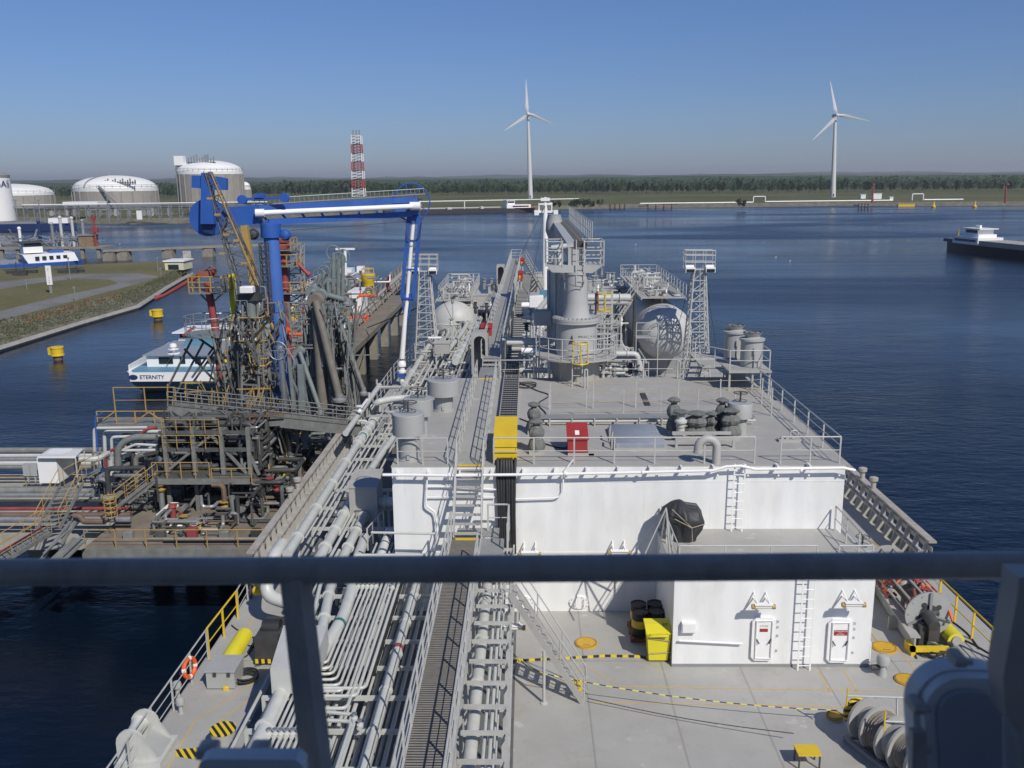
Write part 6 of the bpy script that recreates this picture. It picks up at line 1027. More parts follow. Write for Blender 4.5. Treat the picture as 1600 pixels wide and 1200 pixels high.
# ring platform with railing
part(crane, 'ring_platform', MB().lathe((cx,Yc,z1_+.02), [(1.06,0),(2.15,.01),(2.15,.09),(1.06,.1)], 40), 'deck2'); mb = MB()
for h in (.55,1.1): mb.ring((cx,Yc,z1_+.1+h), 2.1, .028, 40, 6)
part(crane, 'ring_railing', mb, 'rail'); pm = mesh('post', MB().seg((0,0,0),(0,0,1.1),.028,6), 'rail', (0,0,0)); rep(crane, 'post', pm, [(cx+2.1*math.cos(t), Yc+2.1*math.sin(t), z1_+.1) for t in [i*math.pi/8 for i in range(16)]])
root = thing('ladder_cage', 'yellow ladder hoop gate on the front of the crane platform', 'gate', (cx+.1, Yc-2.1, z1_)); part(root, 'hoop', MB().ring((cx+.1,Yc-2.2,z1_+1.05),.4,.03,20,6).ring((cx+.1,Yc-2.2,z1_+.05),.4,.035,20,6), 'yellow')
part(root, 'bar', MB().seg((cx-.28,Yc-2.2,z1_),(cx-.28,Yc-2.2,z1_+1.05),.03,6).seg((cx+.48,Yc-2.2,z1_),(cx+.48,Yc-2.2,z1_+1.05),.03,6).seg((cx+.1,Yc-2.6,z1_),(cx+.1,Yc-2.6,z1_+1.05),.035,6), 'yellow'); ladder('grey ladder with yellow ends below the yellow hoop gate', (cx-.05,Yc-2.3,TK), (cx-.05,Yc-2.3,z1_), .5, (1,0,0))
c = V((cx+.3, Yc-2.6, TK)); single('grab_hoop', MB().tube(bend([c, c+V((0,0,.95)), c+V((.14,0,.95)), c+V((.14,0,0))], .07), .04, 6), 'rail', 'rounded grab hoop on deck beside the crane ladder', 'handrail'); c = PK(1058, 592); single('grab_hoop', MB().tube(bend([c, c+V((0,0,.95)), c+V((.14,0,.95)), c+V((.14,0,0))], .07), .04, 6), 'rail', 'rounded grab hoop on deck left of the starboard mast foot', 'handrail')
# crane house and jib
z6 = z5_+.1; Zc = lambda x, y: PY(x, y, Yc)
part(crane, 'slewing_platform', MB().prism([(Zc(853,400).x,Yc-.5,z6+.35),(Zc(853,400).x+.3,Yc-.5,z6),(Zc(925,400).x,Yc-.5,z6-.05),(Zc(942,400).x,Yc-.5,z6+.35)], (0,2.2,0)), 'craneg')
part(crane, 'crane_house', MB().box(cx-.45, Yc-.3, z6+.3, cx+.45, Yc+1.5, z6+1.2), 'craneg'); part(crane, 'hydraulic_unit', MB().box(cx-.15,Yc-.35,z6+1.2,cx+.5,Yc+.2,z6+1.55), 'dark')
part(crane, 'hydraulic_motor', MB().lathe((cx-.95,Yc+.1,z6+.35), [(.25,0),(.28,.2),(.2,.6),(.26,.65),(.1,.9)], 16).seg((cx-1.3,Yc,z6+1.2),(cx-.5,Yc,z6+1.3),.14,10), 'pipe')
j0 = V((cx-.2, Yc+1.0, z6+1.0)); j1t = PY(868, 352, 72); j1 = V((j1t.x, 72, j1t.z)); part(crane, 'jib', MB().bar(j0, j1, .5, .7), 'craneg'); part(crane, 'jib_walkway', MB().bar(j0+V((.62,0,.35)), j1+V((.62,0,.35)), .6, .05), 'grating')
mb = MB(); 
for h in (.5,1.05): mb.seg(j0+V((1.05,0,.4+h)), j1+V((1.05,0,.4+h)), .025, 5)
part(crane, 'jib_railing', mb, 'rail'); pm = mesh('post', MB().seg((0,0,0),(0,0,1.05),.025,5), 'rail', (0,0,0)); rep(crane, 'post', pm, [j0.lerp(j1, i/16)+V((1.05,0,.4)) for i in range(17)])
c = PY(866, 368, 70); part(crane, 'jib_head_drum', MB().lathe((c.x,70,c.z-.2), [(.45,0),(.66,.55),(.62,1.2),(.5,1.7),(.52,1.75),(.01,1.78)], 26), 'greylt')
mb = MB()
for (xa_, xb_) in ((853,878),(912,942)):
    A2, B2 = Zc(xa_, 400).x, Zc(xb_, 400).x
    for h in (.35+.35,.35+.75,.35+1.2): mb.tube([(A2,Yc-.5,z6+h),(B2,Yc-.5,z6+h),(B2,Yc+1.6,z6+h),(A2,Yc+1.6,z6+h),(A2,Yc-.5,z6+h)], .03, 5)
    for x in (A2,B2):
        for y in (Yc-.5,Yc+1.6): mb.seg((x,y,z6+.3),(x,y,z6+1.6),.04,5)
part(crane, 'platform_railing', mb, 'rail'); ladder('pale ladder on the crane column up to its platform', (cx+.15,Yc-.62,z4_+.5), (cx+.15,Yc-.62,z6+1.4), .4, (1,0,0))
# vertical pipes and cylinder left of the crane
for px, r_, y0, y1, mm, lab in ((864,.17,535,400,'pipe','tall vertical grey pipe left of the crane column'),(872,.14,545,418,'grey','second vertical pipe close to the crane column'),(857,.09,530,420,'rail','thin vertical pipe farthest left of the crane column')):
    a, b_ = PY(px, y0, 51), PY(px, y1, 51); pipe(lab, [(b_.x,51,b_.z),(a.x,51,a.z),(a.x-2.6,51,a.z)], r_, mm)
a = PY(878, 520, 50); single('gas_cylinder', MB().lathe((a.x,50,a.z), [(.3,0),(.3,1.6),(.28,1.9),(.14,2.4),(.12,2.9),(.01,3.0)], 20), 'greylt', 'slim grey bottle shaped cylinder beside the crane column', 'cylinder')
pipe('bright white bent pipe with flanges at the forward end of the cable tray', [PY(815,548,49), PY(838,548,49), PY(858,552,49), PY(860,583,49)], .17, 'whitebright', flanges=.8, R=.3); pipe('white branch pipe below the bright bent pipe', [PY(812,579,49.2), PY(850,578,49.2), PY(872,582,49.2)], .15, 'pipe', flanges=.7)
for i, (x0,x1,y0,r_,mm) in enumerate(((932,996,553,.16,'pipe'),(932,998,562,.18,'pipe'),(932,990,577,.13,'pipe'),(935,975,585,.1,'whitebright'))): pipe(('uppermost','second','third','lowest')[i]+' horizontal pipe starboard of the crane foot', [PY(x0,y0,50+i*.3), PY(x1,y0,50+i*.3), PY(x1+2,y0+16,50+i*.3)], r_, mm, flanges=.8, R=.3)
R = random.Random(31)
def clutter(n, xs, ys, pyr, lab, group, name='valve_unit'):
    for k in range(n):
        yd = R.uniform(*ys); px, py = R.uniform(*xs), R.uniform(*pyr); c = PY(px, py, yd); h = R.uniform(.4,1.0); root = thing(name, lab, 'valve', c-V((0,0,h)), group)
        part(root, 'body', MB().lathe(c-V((0,0,h)), [(.1,0),(.14,h*.2),(.09,h*.4),(.16,h*.5),(.1,h*.7),(.12,h)], 10), R.choice(('pipe','grey','greyd','dark','whitebright')))
        part(root, 'handwheel', MB().ring(c, .2, .03, 14, 5).seg(c-V((0,0,.25)), c+V((0,0,.03)), .03, 5), R.choice(('dark','greyd','rail')))
        zd = 9.4 if yd > 103 else DK
        if c.z-h > zd+.15: part(root, 'stem', MB().seg((c.x,c.y,zd), c-V((0,0,h)), .06, 7), 'pipe')
        if k%2: part(root, 'branch', MB().seg(c+V((-.6,0,-h*.8)), c+V((.6,.1,-h*.8)), .08, 8), 'pipe')
clutter(26, (935,1000), (49,53), (560,590), 'small valve in the crowd of pipework starboard of the crane foot', 'valves starboard of the crane'); clutter(26, (820,875), (52,66), (480,560), 'small valve among the pipes port of the crane column', 'valves port of the crane'); clutter(24, (700,770), (70,96), (455,560), 'small valve on the forward port pipes', 'valves on the forward port deck')
clutter(20, (640,720), (60,78), (560,600), 'small valve around the port manifold', 'valves around the port manifold'); clutter(26, (915,985), (70,100), (430,500), 'small fitting on the foredeck beyond the crane', 'fittings beyond the crane'); clutter(14, (925,980), (104,118), (425,445), 'small fitting on the forecastle', 'fittings on the forecastle')
# big horizontal pipes across behind the catwalk
for i, (y0, x0, x1, r_, mm, lab) in enumerate(((478,815,865,.3,'whitebright','bright horizontal pipe across the foredeck left of the crane'),(487,815,868,.3,'pipe','fat horizontal pipe below the bright one left of the crane'),(493,818,868,.35,'pipe','third fat horizontal pipe left of the crane'),(465,918,985,.3,'pipe','long horizontal pipe starboard of the crane column'),(473,918,980,.2,'grey','thin horizontal pipe starboard of the crane column'),(506,815,870,.12,'grey','thin cross pipe low on the port side of the crane'))): pipe(lab, [PY(x0,y0,72), PY(x1,y0,72)], r_, mm, flanges=1.4)
pipe('grey pipe slanting up to the vertical riser by the crane', [PY(842,483,70), PY(866,455,70)], .22)
# gantry beams / houses beyond
a, b_ = PY(922,490,86), PY(968,468,86); root = thing('compressor_house', 'low grey house with a dark opening beyond the crane', 'deckhouse', (a.x,86,DK)); part(root, 'wall', MB().box(a.x, 86, DK, b_.x, 92, PY(940,470,86).z), 'grey', smooth=False); part(root, 'door_opening', MB().box(a.x+1.5, 85.93, DK+.1, b_.x-.6, 85.99, DK+2.2), 'dark')
a, b_ = PY(738,482,98), PY(790,462,98); root = thing('valve_house', 'low grey deckhouse with dark front behind the port pipes', 'deckhouse', (a.x,98,DK)); part(root, 'roof', MB().box(a.x-1, 92, 9.9, b_.x, 99, 10.1), 'grey', smooth=False); part(root, 'wall', MB().box(a.x-.6, 95, DK, b_.x-.2, 99, 9.9), 'dark')
for i in range(5): part(root, 'leg', MB().box(a.x-.8+i*1.0, 92.1, DK, a.x-.65+i*1.0, 92.3, 9.9), 'grey')
root = thing('gantry', 'grey steel gantry with yellow hoops starboard of the crane', 'gantry', (4,56,TK-3)); 
for px in (930,944,955): a, b_ = PY(px, 560, 56), PY(px, 455, 56); part(root, 'leg', MB().box(a.x-.06,56,a.z,a.x+.06,56.12,b_.z), 'rail')
for py in (458,474,490,506,522,538): a, b_ = PY(928, py, 56), PY(957, py, 56); part(root, 'cross_bar', MB().box(a.x,55.97,a.z-.04,b_.x,56.06,a.z+.04), 'rail')
for py in (459,485): a = PY(945, py, 55.6); part(root, 'yellow_hoop', MB().ring(a, .42, .035, 20, 5), 'yellow')
part(root, 'yellow_bar', MB().seg(PY(945,459,55.2), PY(945,485,55.2), .04, 6), 'yellow'); part(root, 'rust_post', MB().box(PY(932,470,55.8).x, 55.7, PY(932,485,55.8).z, PY(935,470,55.8).x, 55.9, PY(932,455,55.8).z), 'wood')
# forward catwalk
c0_, c1_ = PY(776, 562, 51.5), PY(807, 404, 104); c0_ = V((-2.15, 51.5, 13.05)); c1_ = V((c1_.x, 104, c1_.z)); fw = thing('forward_catwalk', 'long grey walkway climbing forward over the foredeck pipes', 'catwalk', c0_)
part(fw, 'deck_plate', MB().bar(c0_, c1_, 1.0, .06), 'walkgrey'); 
M_ = None
for q in (-.52,.52): part(fw, 'side_girder', MB().bar(c0_+V((q,0,-.15)), c1_+V((q,0,-.15)), .05, .45), 'grey')
for i in range(11): p = c0_.lerp(c1_, i/10); part(fw, 'leg', MB().box(p.x-.5,p.y,DK,p.x-.4,p.y+.12,p.z-.2).box(p.x+.4,p.y,DK,p.x+.5,p.y+.12,p.z-.2), 'rail')
railing('port railing of the forward walkway', [c0_+V((-.55,0,0)), c1_+V((-.55,0,0)), c1_+V((.6,0,0))], 1.0, 2, 1.8); railing('starboard railing of the forward walkway', [c0_+V((.55,0,0)), c0_.lerp(c1_,.93)+V((.55,0,0))], 1.0, 2, 1.8)
stairs('short step from the upper deck to the forward walkway', (-2.15, 50.4, TK), (-2.15, 51.4, 13.05), .9, (1,0,0), 2, rails=False); single('walkway_plate', MB().box(-2.7, TY1+.11, TK-.1, -1.6, 50.6, TK-.02), 'greyd', 'grey link plate between the upper deck and the forward walkway', 'landing')
single('stair_nosing', MB().box(-2.65, TY1-.1, TK+.002, -1.65, TY1, TK+.03), 'yellow', 'yellow strip where the upper deck walkway meets the foredeck walkway', 'nosing')
stairs('stairs from the forward end of the walkway down to starboard', PY(848,455,98), PY(820,405,103), .9, (.3,.95,0), 14)
tray = thing('cable_ladder', 'dark cable ladder running forward beside the walkway', 'cable tray', c0_+V((1.2,0,-1))); part(tray, 'cables', MB().bar(c0_+V((1.15,0,-.9)), c1_+V((1.15,0,-1.6)), .9, .12), 'black')
rm = mesh('rung', MB().box(-.5,-.03,0,.5,.03,.05), 'rail', (0,0,0)); rep(tray, 'rung', rm, [(c0_+V((1.15,0,-.8))).lerp(c1_+V((1.15,0,-1.5)), i/60) for i in range(60)])
def arch(x0, x1, y0, y1, Yd, label):
    a, b_ = PY(x0, y1, Yd), PY(x1, y0, Yd); w = b_.x-a.x; h = b_.z-a.z; cxx = (a.x+b_.x)/2; r_ = w*.34; root = thing('arched_hut', label, 'hut', (cxx, Yd, a.z)); zs = b_.z-w*.2-r_
    arc = [(cxx+r_*math.cos(t), zs+r_*math.sin(t)) for t in [math.pi*i/10 for i in range(11)]]; mb = MB()
    o = [(b_.x, a.z), (b_.x, b_.z), (a.x, b_.z), (a.x, a.z), (cxx-r_, a.z)]+arc[::-1]+[(cxx+r_, a.z)]; mb.prism([(x, Yd, z) for x, z in o], (0,.12,0)); part(root, 'front_plate', mb, 'grey', smooth=False)
    part(root, 'side_wall', MB().box(a.x, Yd+.12, a.z, a.x+.05, Yd+1.2, b_.z).box(b_.x-.05, Yd+.12, a.z, b_.x, Yd+1.2, b_.z).box(a.x, Yd+.12, b_.z-.05, b_.x, Yd+1.2, b_.z), 'grey'); part(root, 'back_wall', MB().box(a.x+.05, Yd+1.1, a.z, b_.x-.05, Yd+1.2, b_.z-.05), 'greyd')
arch(737,762,520,585,52,'grey hut with a dark arched opening at the left foot of the walkway'); arch(776,789,414,446,92,'small grey arched hut far forward left of the walkway')
def rbox(x0,x1,y0,y1,Yd,label,px=-.3):
    a, b_ = PY(x0,y1,Yd), PY(x1,y0,Yd); root = thing('fire_box', label, 'hose box', a); part(root, 'body', MB().box(a.x,Yd,a.z,b_.x,Yd+.6,b_.z-.12), 'red', smooth=False); part(root, 'lid', MB().prism([(a.x-.05,Yd-.05,b_.z-.12),(b_.x+.05,Yd-.05,b_.z-.12),(b_.x+.05,Yd+.65,b_.z+.08),(a.x-.05,Yd+.65,b_.z+.08)], (0,0,.05)), 'red', smooth=False); part(root, 'label_plate', MB().box((a.x+b_.x)/2-.06,Yd-.01,a.z+.1,(a.x+b_.x)/2+.08,Yd-.002,b_.z-.25), 'yellow', smooth=False); part(root, 'leg', MB().box(a.x+.1,Yd+.2,a.z-1,a.x+.2,Yd+.3,a.z).box(b_.x-.2,Yd+.2,a.z-1,b_.x-.1,Yd+.3,a.z), 'rail')
rbox(752,768,510,526,58,'red hose box to port behind the arched hut'); rbox(807,817,426,437,88,'nearer red hose box beside the far walkway'); rbox(811,819,405,413,98,'farther red hose box beside the far walkway')
# foremast, white
fx = PY(852, 400, 104); fz = lambda py: PY(852, py, 104).z; root = thing('foremast', 'white foremast with square frame and lamps rising beyond the crane jib', 'mast', (fx.x,104,9.4)); part(root, 'pole', MB().tube([(fx.x,104,9.4),(fx.x,104,fz(340)),(fx.x,104,fz(308))], [.38,.3,.12], 12), 'whitebright')
fa, fb_ = PY(842,325,104).x, PY(862,325,104).x; part(root, 'square_frame', MB().tube([(fa,104,fz(331)),(fa,104,fz(319)),(fb_,104,fz(319)),(fb_,104,fz(331)),(fa,104,fz(331))], .11, 6), 'whitebright'); part(root, 'spreader', MB().box(fa-.5,103.8,fz(331)-.1,fb_+.5,104.2,fz(331)+.15).box(fx.x-.5,103.7,fz(314),fx.x+.5,104.3,fz(309)), 'whitebright')
for x in (fa-.5, fb_+.2): part(root, 'floodlight', MB().box(x,103.5,fz(331)-.35,x+.5,103.9,fz(331)+.2), 'whitebright')
part(root, 'stay_wire', MB().seg((fx.x,104,fz(320)),(fx.x-7,90,DK),.03,4).seg((fx.x,104,fz(320)),(fx.x-2,82,12),.03,4), 'dark')
# arms of forecastle
for px, py in ((745,452),(757,447),(930,430),(948,437),(700,470)):
    a = PZ(px, py, 9.4); root = thing('bollard', 'pair of grey mooring bollards on the forecastle', 'bollard', a, 'bollards on the forecastle'); part(root, 'post', MB().lathe(a, [(.25,0),(.22,.9),(.3,.92),(.3,1.0),(.01,1.05)], 12), 'greyd'); part(root, 'post', MB().lathe(a+V((.9,0,0)), [(.25,0),(.22,.9),(.3,.92),(.3,1.0),(.01,1.05)], 12), 'greyd')
a = PZ(884,470,DK); 
for i, (x, y, s_) in enumerate(((855,462,1.2),(838,470,.9),(848,495,.8))): p = PY(x, y, 90-20*i); single('deck_chest', MB().bbox(p.x-.6*s_, p.y, p.z-.5, p.x+.6*s_, p.y+.8, p.z+.4*s_).box(p.x-.5*s_, p.y+.1, DK, p.x-.4*s_, p.y+.2, p.z-.5).box(p.x+.4*s_, p.y+.1, DK, p.x+.5*s_, p.y+.2, p.z-.5), ('ltblue','whitebright','grey')[i], ('light blue chest left of the crane','white chest beside the far stairs','small grey chest near the fat pipes')[i], 'chest')

def shipwork(root, n, x0, x1, y0, y1, z0, z1, ms, rr=(.03,.12), longit=.5):
    for k in range(n):
        a = V((R.uniform(x0,x1), R.uniform(y0,y1), R.uniform(z0,z1))); pts = [a]; ax_ = 1 if R.random() < longit else R.choice((0,2))
        for j in range(R.choice((1,2,3,3))):
            d = V((0,0,0)); d[ax_] = R.uniform(.6, 5 if ax_ == 1 else 2)*R.choice((1,-1)); q = pts[-1]+d; q.x = min(max(q.x,x0),x1); q.y = min(max(q.y,y0),y1); q.z = min(max(q.z,z0),z1)
            if (q-pts[-1]).length > .25: pts.append(q)
            ax_ = (ax_+R.choice((1,2)))%3
        if len(pts) < 2: continue
        r_ = R.uniform(*rr); part(root, 'pipe_run', MB().tube(bend(pts, r_*2.5, 3), r_, 7), R.choice(ms))
        if k%4 == 0: p = pts[0]; part(root, 'valve', MB().lathe(p-V((0,0,.15)), [(r_*1.6,0),(r_*2,.1),(r_,.15),(r_*.8,.35),(r_*2.4,.37),(r_*2.4,.4)], 10), R.choice(('dark','rail','whitebright','pipe')))
MSH = ['pipe','pipe','grey','rail','whitebright','greyd','pipe','grey']
for nm, n_, bx, lab in (('a',85,(-8.6,-3.4,60,98,7.2,9.9),'crowded small pipework over the port foredeck between tank and walkway'),('b',85,(-.6,1.4,52,96,7.2,11.2),'crowded small pipework between the forward walkway and the crane'),('c',85,(3.9,8.6,51,96,7.2,11),'crowded small pipework between the crane and the starboard tank'),('d',40,(-10.3,-5.4,48,60,7.2,10),'small pipework around the port manifold by the round vents'),('e',40,(-2,10,98,116,9.5,10.6),'low pipes and fittings across the forecastle')):
    rt = thing('deck_pipework', lab, 'pipework', (bx[0], bx[2], DK)); shipwork(rt, n_, *bx, ms=MSH)
for i, (px, py, Yd, w_, h_) in enumerate(((935,478,78,2.2,1.3),(958,462,90,2.6,1.5),(748,470,90,2.4,1.0),(722,458,96,1.8,1.0),(836,445,100,1.8,1.6),(930,447,102,1.6,1.0),(690,545,70,1.2,.8))):
    p = PY(px, py, Yd); rt = thing('machinery_box', ('grey machinery box among the pipes right of the crane','larger grey box beyond the gantry hoops','flat grey box on the port pipes before the far hut','small grey box beyond the port tank','box cabinet beside the far stairs','grey cabinet on the forecastle to starboard','grey cabinet near the port mast foot')[i], 'cabinet', p)
    part(rt, 'body', MB().bbox(p.x-w_/2, p.y, p.z-h_/2, p.x+w_/2, p.y+1.2, p.z+h_/2, .04), 'grey'); part(rt, 'lid', MB().box(p.x-w_/2-.05, p.y-.05, p.z+h_/2+.002, p.x+w_/2+.05, p.y+1.25, p.z+h_/2+.06), 'rail'); part(rt, 'leg', MB().box(p.x-w_/2+.1, p.y+.1, DK, p.x-w_/2+.2, p.y+.2, p.z-h_/2), 'rail')

for nm, cc, zz, yy0, yy1 in (('starboard', tc, tc.z+2.75, 75, 90), ('port', pc, pc.z+2.2, 88, 100)):
    rt = thing('deck_pipework', 'small pipes and valves on the platform above the %s tank' % nm, 'pipework', (cc.x, yy0, zz)); shipwork(rt, 34, cc.x-1.5, cc.x+1.4, yy0, yy1, zz+.05, zz+1.1, ms=MSH, rr=(.03,.1))
rt = thing('deck_scaffold', 'cluster of grey ladders and small railed platforms around the foot of the crane', 'scaffold', (4.6, 52, DK))
for k in range(16):
    x = R.uniform(3.8, 7.6); y = R.uniform(51, 66); z = R.uniform(9.5, 13.2); part(rt, 'small_platform', MB().box(x-.7,y-.4,z,x+.7,y+.4,z+.05), 'grating' if k%3 == 0 else 'grey')
    for q in (-.7,.7): part(rt, 'post', MB().bar((x+q,y-.4,DK),(x+q,y-.4,z+1.0),.05), 'rail')
    part(rt, 'rail', MB().bar((x-.7,y-.4,z+1.0),(x+.7,y-.4,z+1.0),.045).bar((x-.7,y-.4,z+.5),(x+.7,y-.4,z+.5),.04), 'rail')
# materials of the jetty
M['rustpipe'] = paint('rust_brown_pipe', (.16,.11,.08), .7, var=.3)
M['rustdeck'] = paint('rusty_slab', (.22,.19,.15), .9, var=.3, scale=.7, dirt=(.13,.11,.09), damt=.8, dscale=.5)
M['ltgreen'] = paint('pale_green_paint', (.45,.60,.55), .5)
M['latt'] = paint('crane_lattice', (.13,.11,.07), .6, var=.3)
M['rustgrey'] = paint('rusty_grey', (.19,.175,.15), .6, var=.25, scale=1.5, dirt=(.15,.09,.06), damt=.5)
M['jetbrown'] = paint('weathered_bridge', (.24,.21,.165), .8, var=.25, scale=1)
M['cream'] = paint('cream_wall', (.62,.60,.42), .7)
M['ltbluegrey'] = paint('barge_tank_deck', (.26,.33,.36), .6, var=.15)
# ================================================================ THE JETTY
JZ = 4.6
jb = thing('jetty', 'concrete and steel loading jetty alongside to port of the ship', 'jetty', (-18, 44, 0))
xL, xR = -23.0, -13.3; part(jb, 'slab', MB().box(xL, 44.0, JZ-.5, xR, 72, JZ), 'rustdeck', smooth=False); part(jb, 'front_beam', MB().box(xL, 43.85, JZ-.6, xR, 43.99, JZ+.03), 'jet')
for i in range(5):
    for y in (50.5, 56, 63, 70): x = xL+1.2+i*1.95; part(jb, 'pile', MB().box(x-.45, y-.45, -2, x+.45, y+.45, JZ-.5), 'dark')  # piles coloured dark to give the shade under the slab
part(jb, 'shade_skirt', MB().box(xL+.2, 44.3, JZ-1.7, xR-.2, 44.6, JZ-.61), 'dark', smooth=False); part(jb, 'under_beam', MB().box(xL+.3, 46, JZ-1.5, xR-.3, 47, JZ-.5).box(xL+.3, 58, JZ-1.5, xR-.3, 59, JZ-.5), 'concrete')  # first box: added dark panel imitating shade below the slab front
tr = thing('pipe_trestle', 'concrete trestle carrying rows of pipes away to the left from the jetty', 'trestle', (-50, 47, 0)); part(tr, 'slab', MB().box(-90, 47.0, JZ-1.3, xL-.02, 57.5, JZ-.4), 'concdirt', smooth=False); part(tr, 'roadway', MB().box(-90, 53.5, JZ-.39, xL-.02, 57, JZ-.2), 'concdirt', smooth=False)
for i in range(9): part(tr, 'pile', MB().box(-86+i*7, 51, -2, -84.8+i*7, 52.2, JZ-1.3), 'concrete'); part(tr, 'pile', MB().box(-86+i*7, 55, -2, -84.8+i*7, 56.2, JZ-1.3), 'concrete')
for i, (py, r_, mm, lab) in enumerate(((704,.2,'jet','dark grey'),(712,.12,'pipe','pale'),(718,.14,'steel','steel'),(724,.14,'pipe','second pale'),(730,.12,'jet','thin dark'),(762,.07,'green','green'),(768,.3,'jet','fat dark'),(774,.12,'steel','thin steel'),(783,.1,'dark','blackish'),(795,.1,'redfade','dull red'),(806,.2,'rustpipe','rust brown'),(812,.16,'steel','lower steel'))):
    p = PY(0, py, 56.5-(py-704)*.092); single('jetty_pipe', MB().seg((-90,p.y,p.z), (PY(160 if py < 760 else 205,py,p.y).x,p.y,p.z), r_, 8), mm, lab+' pipe of the row on the trestle at the left edge', 'pipe', 'pipes along the trestle')
def yrail(label, pl, h=1.0, bars=1, sp=1.5, r=.022, mat='ochre'): return railing(label, pl, h, bars, sp, mat, r, group=None)
yrail('ochre railing along the front edge of the jetty slab', [(xL+.1, 44.1, JZ), (xR-.1, 44.1, JZ), (xR-.1, 48, JZ)])
single('curb_pipe', MB().seg((xL+4, 44.6, JZ+.3), (xR, 44.6, JZ+.3), .09, 8).seg((xL+3, 44.9, JZ+.2), (xR, 44.9, JZ+.2), .06, 8), 'steel', 'pair of steel pipes behind the front railing of the jetty', 'pipe')
# steel frame of the loading tower
Yf = 49.5; Q = lambda x, y, d=0: PY(x, y, Yf+d)
def beam(root, a, b, w, mat='jet', name='beam'): return part(root, name, MB().bar(a, b, w), mat)
tw = thing('loading_tower', 'dark multi level steel tower crowded with pipes under the loading arms', 'tower', Q(320, 840))
xs_ = [Q(262,740).x, Q(306,740).x, Q(350,740).x, Q(392,740).x]; ztop = Q(300, 668).z; zmid = Q(300, 742).z; zm2 = Q(300, 700).z
for yy_ in (Yf, Yf+2, Yf+4):
    for x in xs_: part(tw, 'column', MB().box(x-.11, yy_-.11, JZ, x+.11, yy_+.11, ztop), 'jet' if yy_ == Yf else 'armd')
    for z in (zmid, zm2, ztop-.2): part(tw, 'beam', MB().box(xs_[0]-.3, yy_-.08, z-.2, xs_[-1]+.3, yy_+.08, z), 'armd')
for x in xs_:
    for z in (zmid, ztop-.2): part(tw, 'beam', MB().box(x-.08, Yf, z-.28, x+.08, Yf+4, z-.02), 'jet')
for a, b_ in (((262,840),(330,742)),((386,740),(330,680)),((330,680),(262,735)),((405,742),(386,700))): part(tw, 'brace', MB().bar(Q(*a,.05), Q(*b_,.05), .14), 'jet')
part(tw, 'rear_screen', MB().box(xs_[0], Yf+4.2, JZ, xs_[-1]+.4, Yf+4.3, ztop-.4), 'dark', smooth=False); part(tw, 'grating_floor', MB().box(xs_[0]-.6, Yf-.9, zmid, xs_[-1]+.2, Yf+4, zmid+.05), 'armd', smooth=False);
part(tw, 'fascia', MB().box(xs_[0]-.6, Yf-.95, zmid-.25, xs_[-1]+.2, Yf-.9, zmid+.08), 'jet')
yrail('ochre railing on the middle level of the loading tower', [(xs_[0]-.5, Yf-.85, zmid), (xs_[2]-.5, Yf-.85, zmid)], sp=.9); yrail('ochre railing at the lower right of the loading tower', [(xs_[2]-.4, Yf-.85, zmid-.35), (xs_[3]+.3, Yf-.85, zmid-.35)], sp=1)
R = random.Random(77)
mats_ = ['armd','jet','steel','pipe','dark','armd','jet','rustpipe','dark','armd']

def pipework(root, n, x0, x1, y0, y1, z0, z1, name='pipework', rr=(.04,.16), ms=mats_):
    for k in range(n):
        a = V((R.uniform(x0,x1), R.uniform(y0,y1), R.uniform(z0,z1))); pts = [a]; ax_ = R.choice((0,1,2))
        for j in range(R.choice((2,3,3,4))):
            d = V((0,0,0)); L_ = R.uniform(.5,2.6)*(1 if R.random() > .5 else -1); d[ax_] = L_; q = pts[-1]+d; q.x = min(max(q.x,x0),x1); q.y = min(max(q.y,y0),y1); q.z = min(max(q.z,z0),z1)
            if (q-pts[-1]).length > .25: pts.append(q)
            ax_ = (ax_+R.choice((1,2)))%3
        if len(pts) < 2: continue
        r_ = R.uniform(*rr); part(root, name, MB().tube(bend(pts, r_*2.5, 3), r_, 7), R.choice(ms))
        if k%3 == 0: p = pts[0]; part(root, 'valve', MB().lathe(p-V((0,0,.15)), [(r_*1.6,0),(r_*2,.1),(r_,.15),(r_*.8,.35),(r_*2.4,.37),(r_*2.4,.4)], 10), R.choice(('dark','steel','ochre','jet','redfade','armd')))
pipework(tw, 120, xs_[0], xs_[-1]+.5, Yf+.3, Yf+3.9, zmid+.2, ztop+.2, ms=['dark','dark','armd','dark','armd','jet','dark','rustpipe','steel']); pipework(tw, 22, xs_[0], xs_[-1], Yf+1, Yf+4, JZ+.2, zmid-.4)
part(tw, 'hanging_tank', MB().lathe(Q(402,800,1), [(.25,0),(.35,.1),(.35,.7),(.2,.85),(.01,.9)], 16), 'whitebright')
single('hydrant', MB().lathe((Q(273,832,-1.5).x, Yf-1.5, JZ), [(.2,0),(.22,.05),(.16,.1),(.16,.8),(.24,.82),(.2,.95),(.01,1.0)], 14), 'redfade', 'faded red hydrant at the foot of a jetty column', 'hydrant')
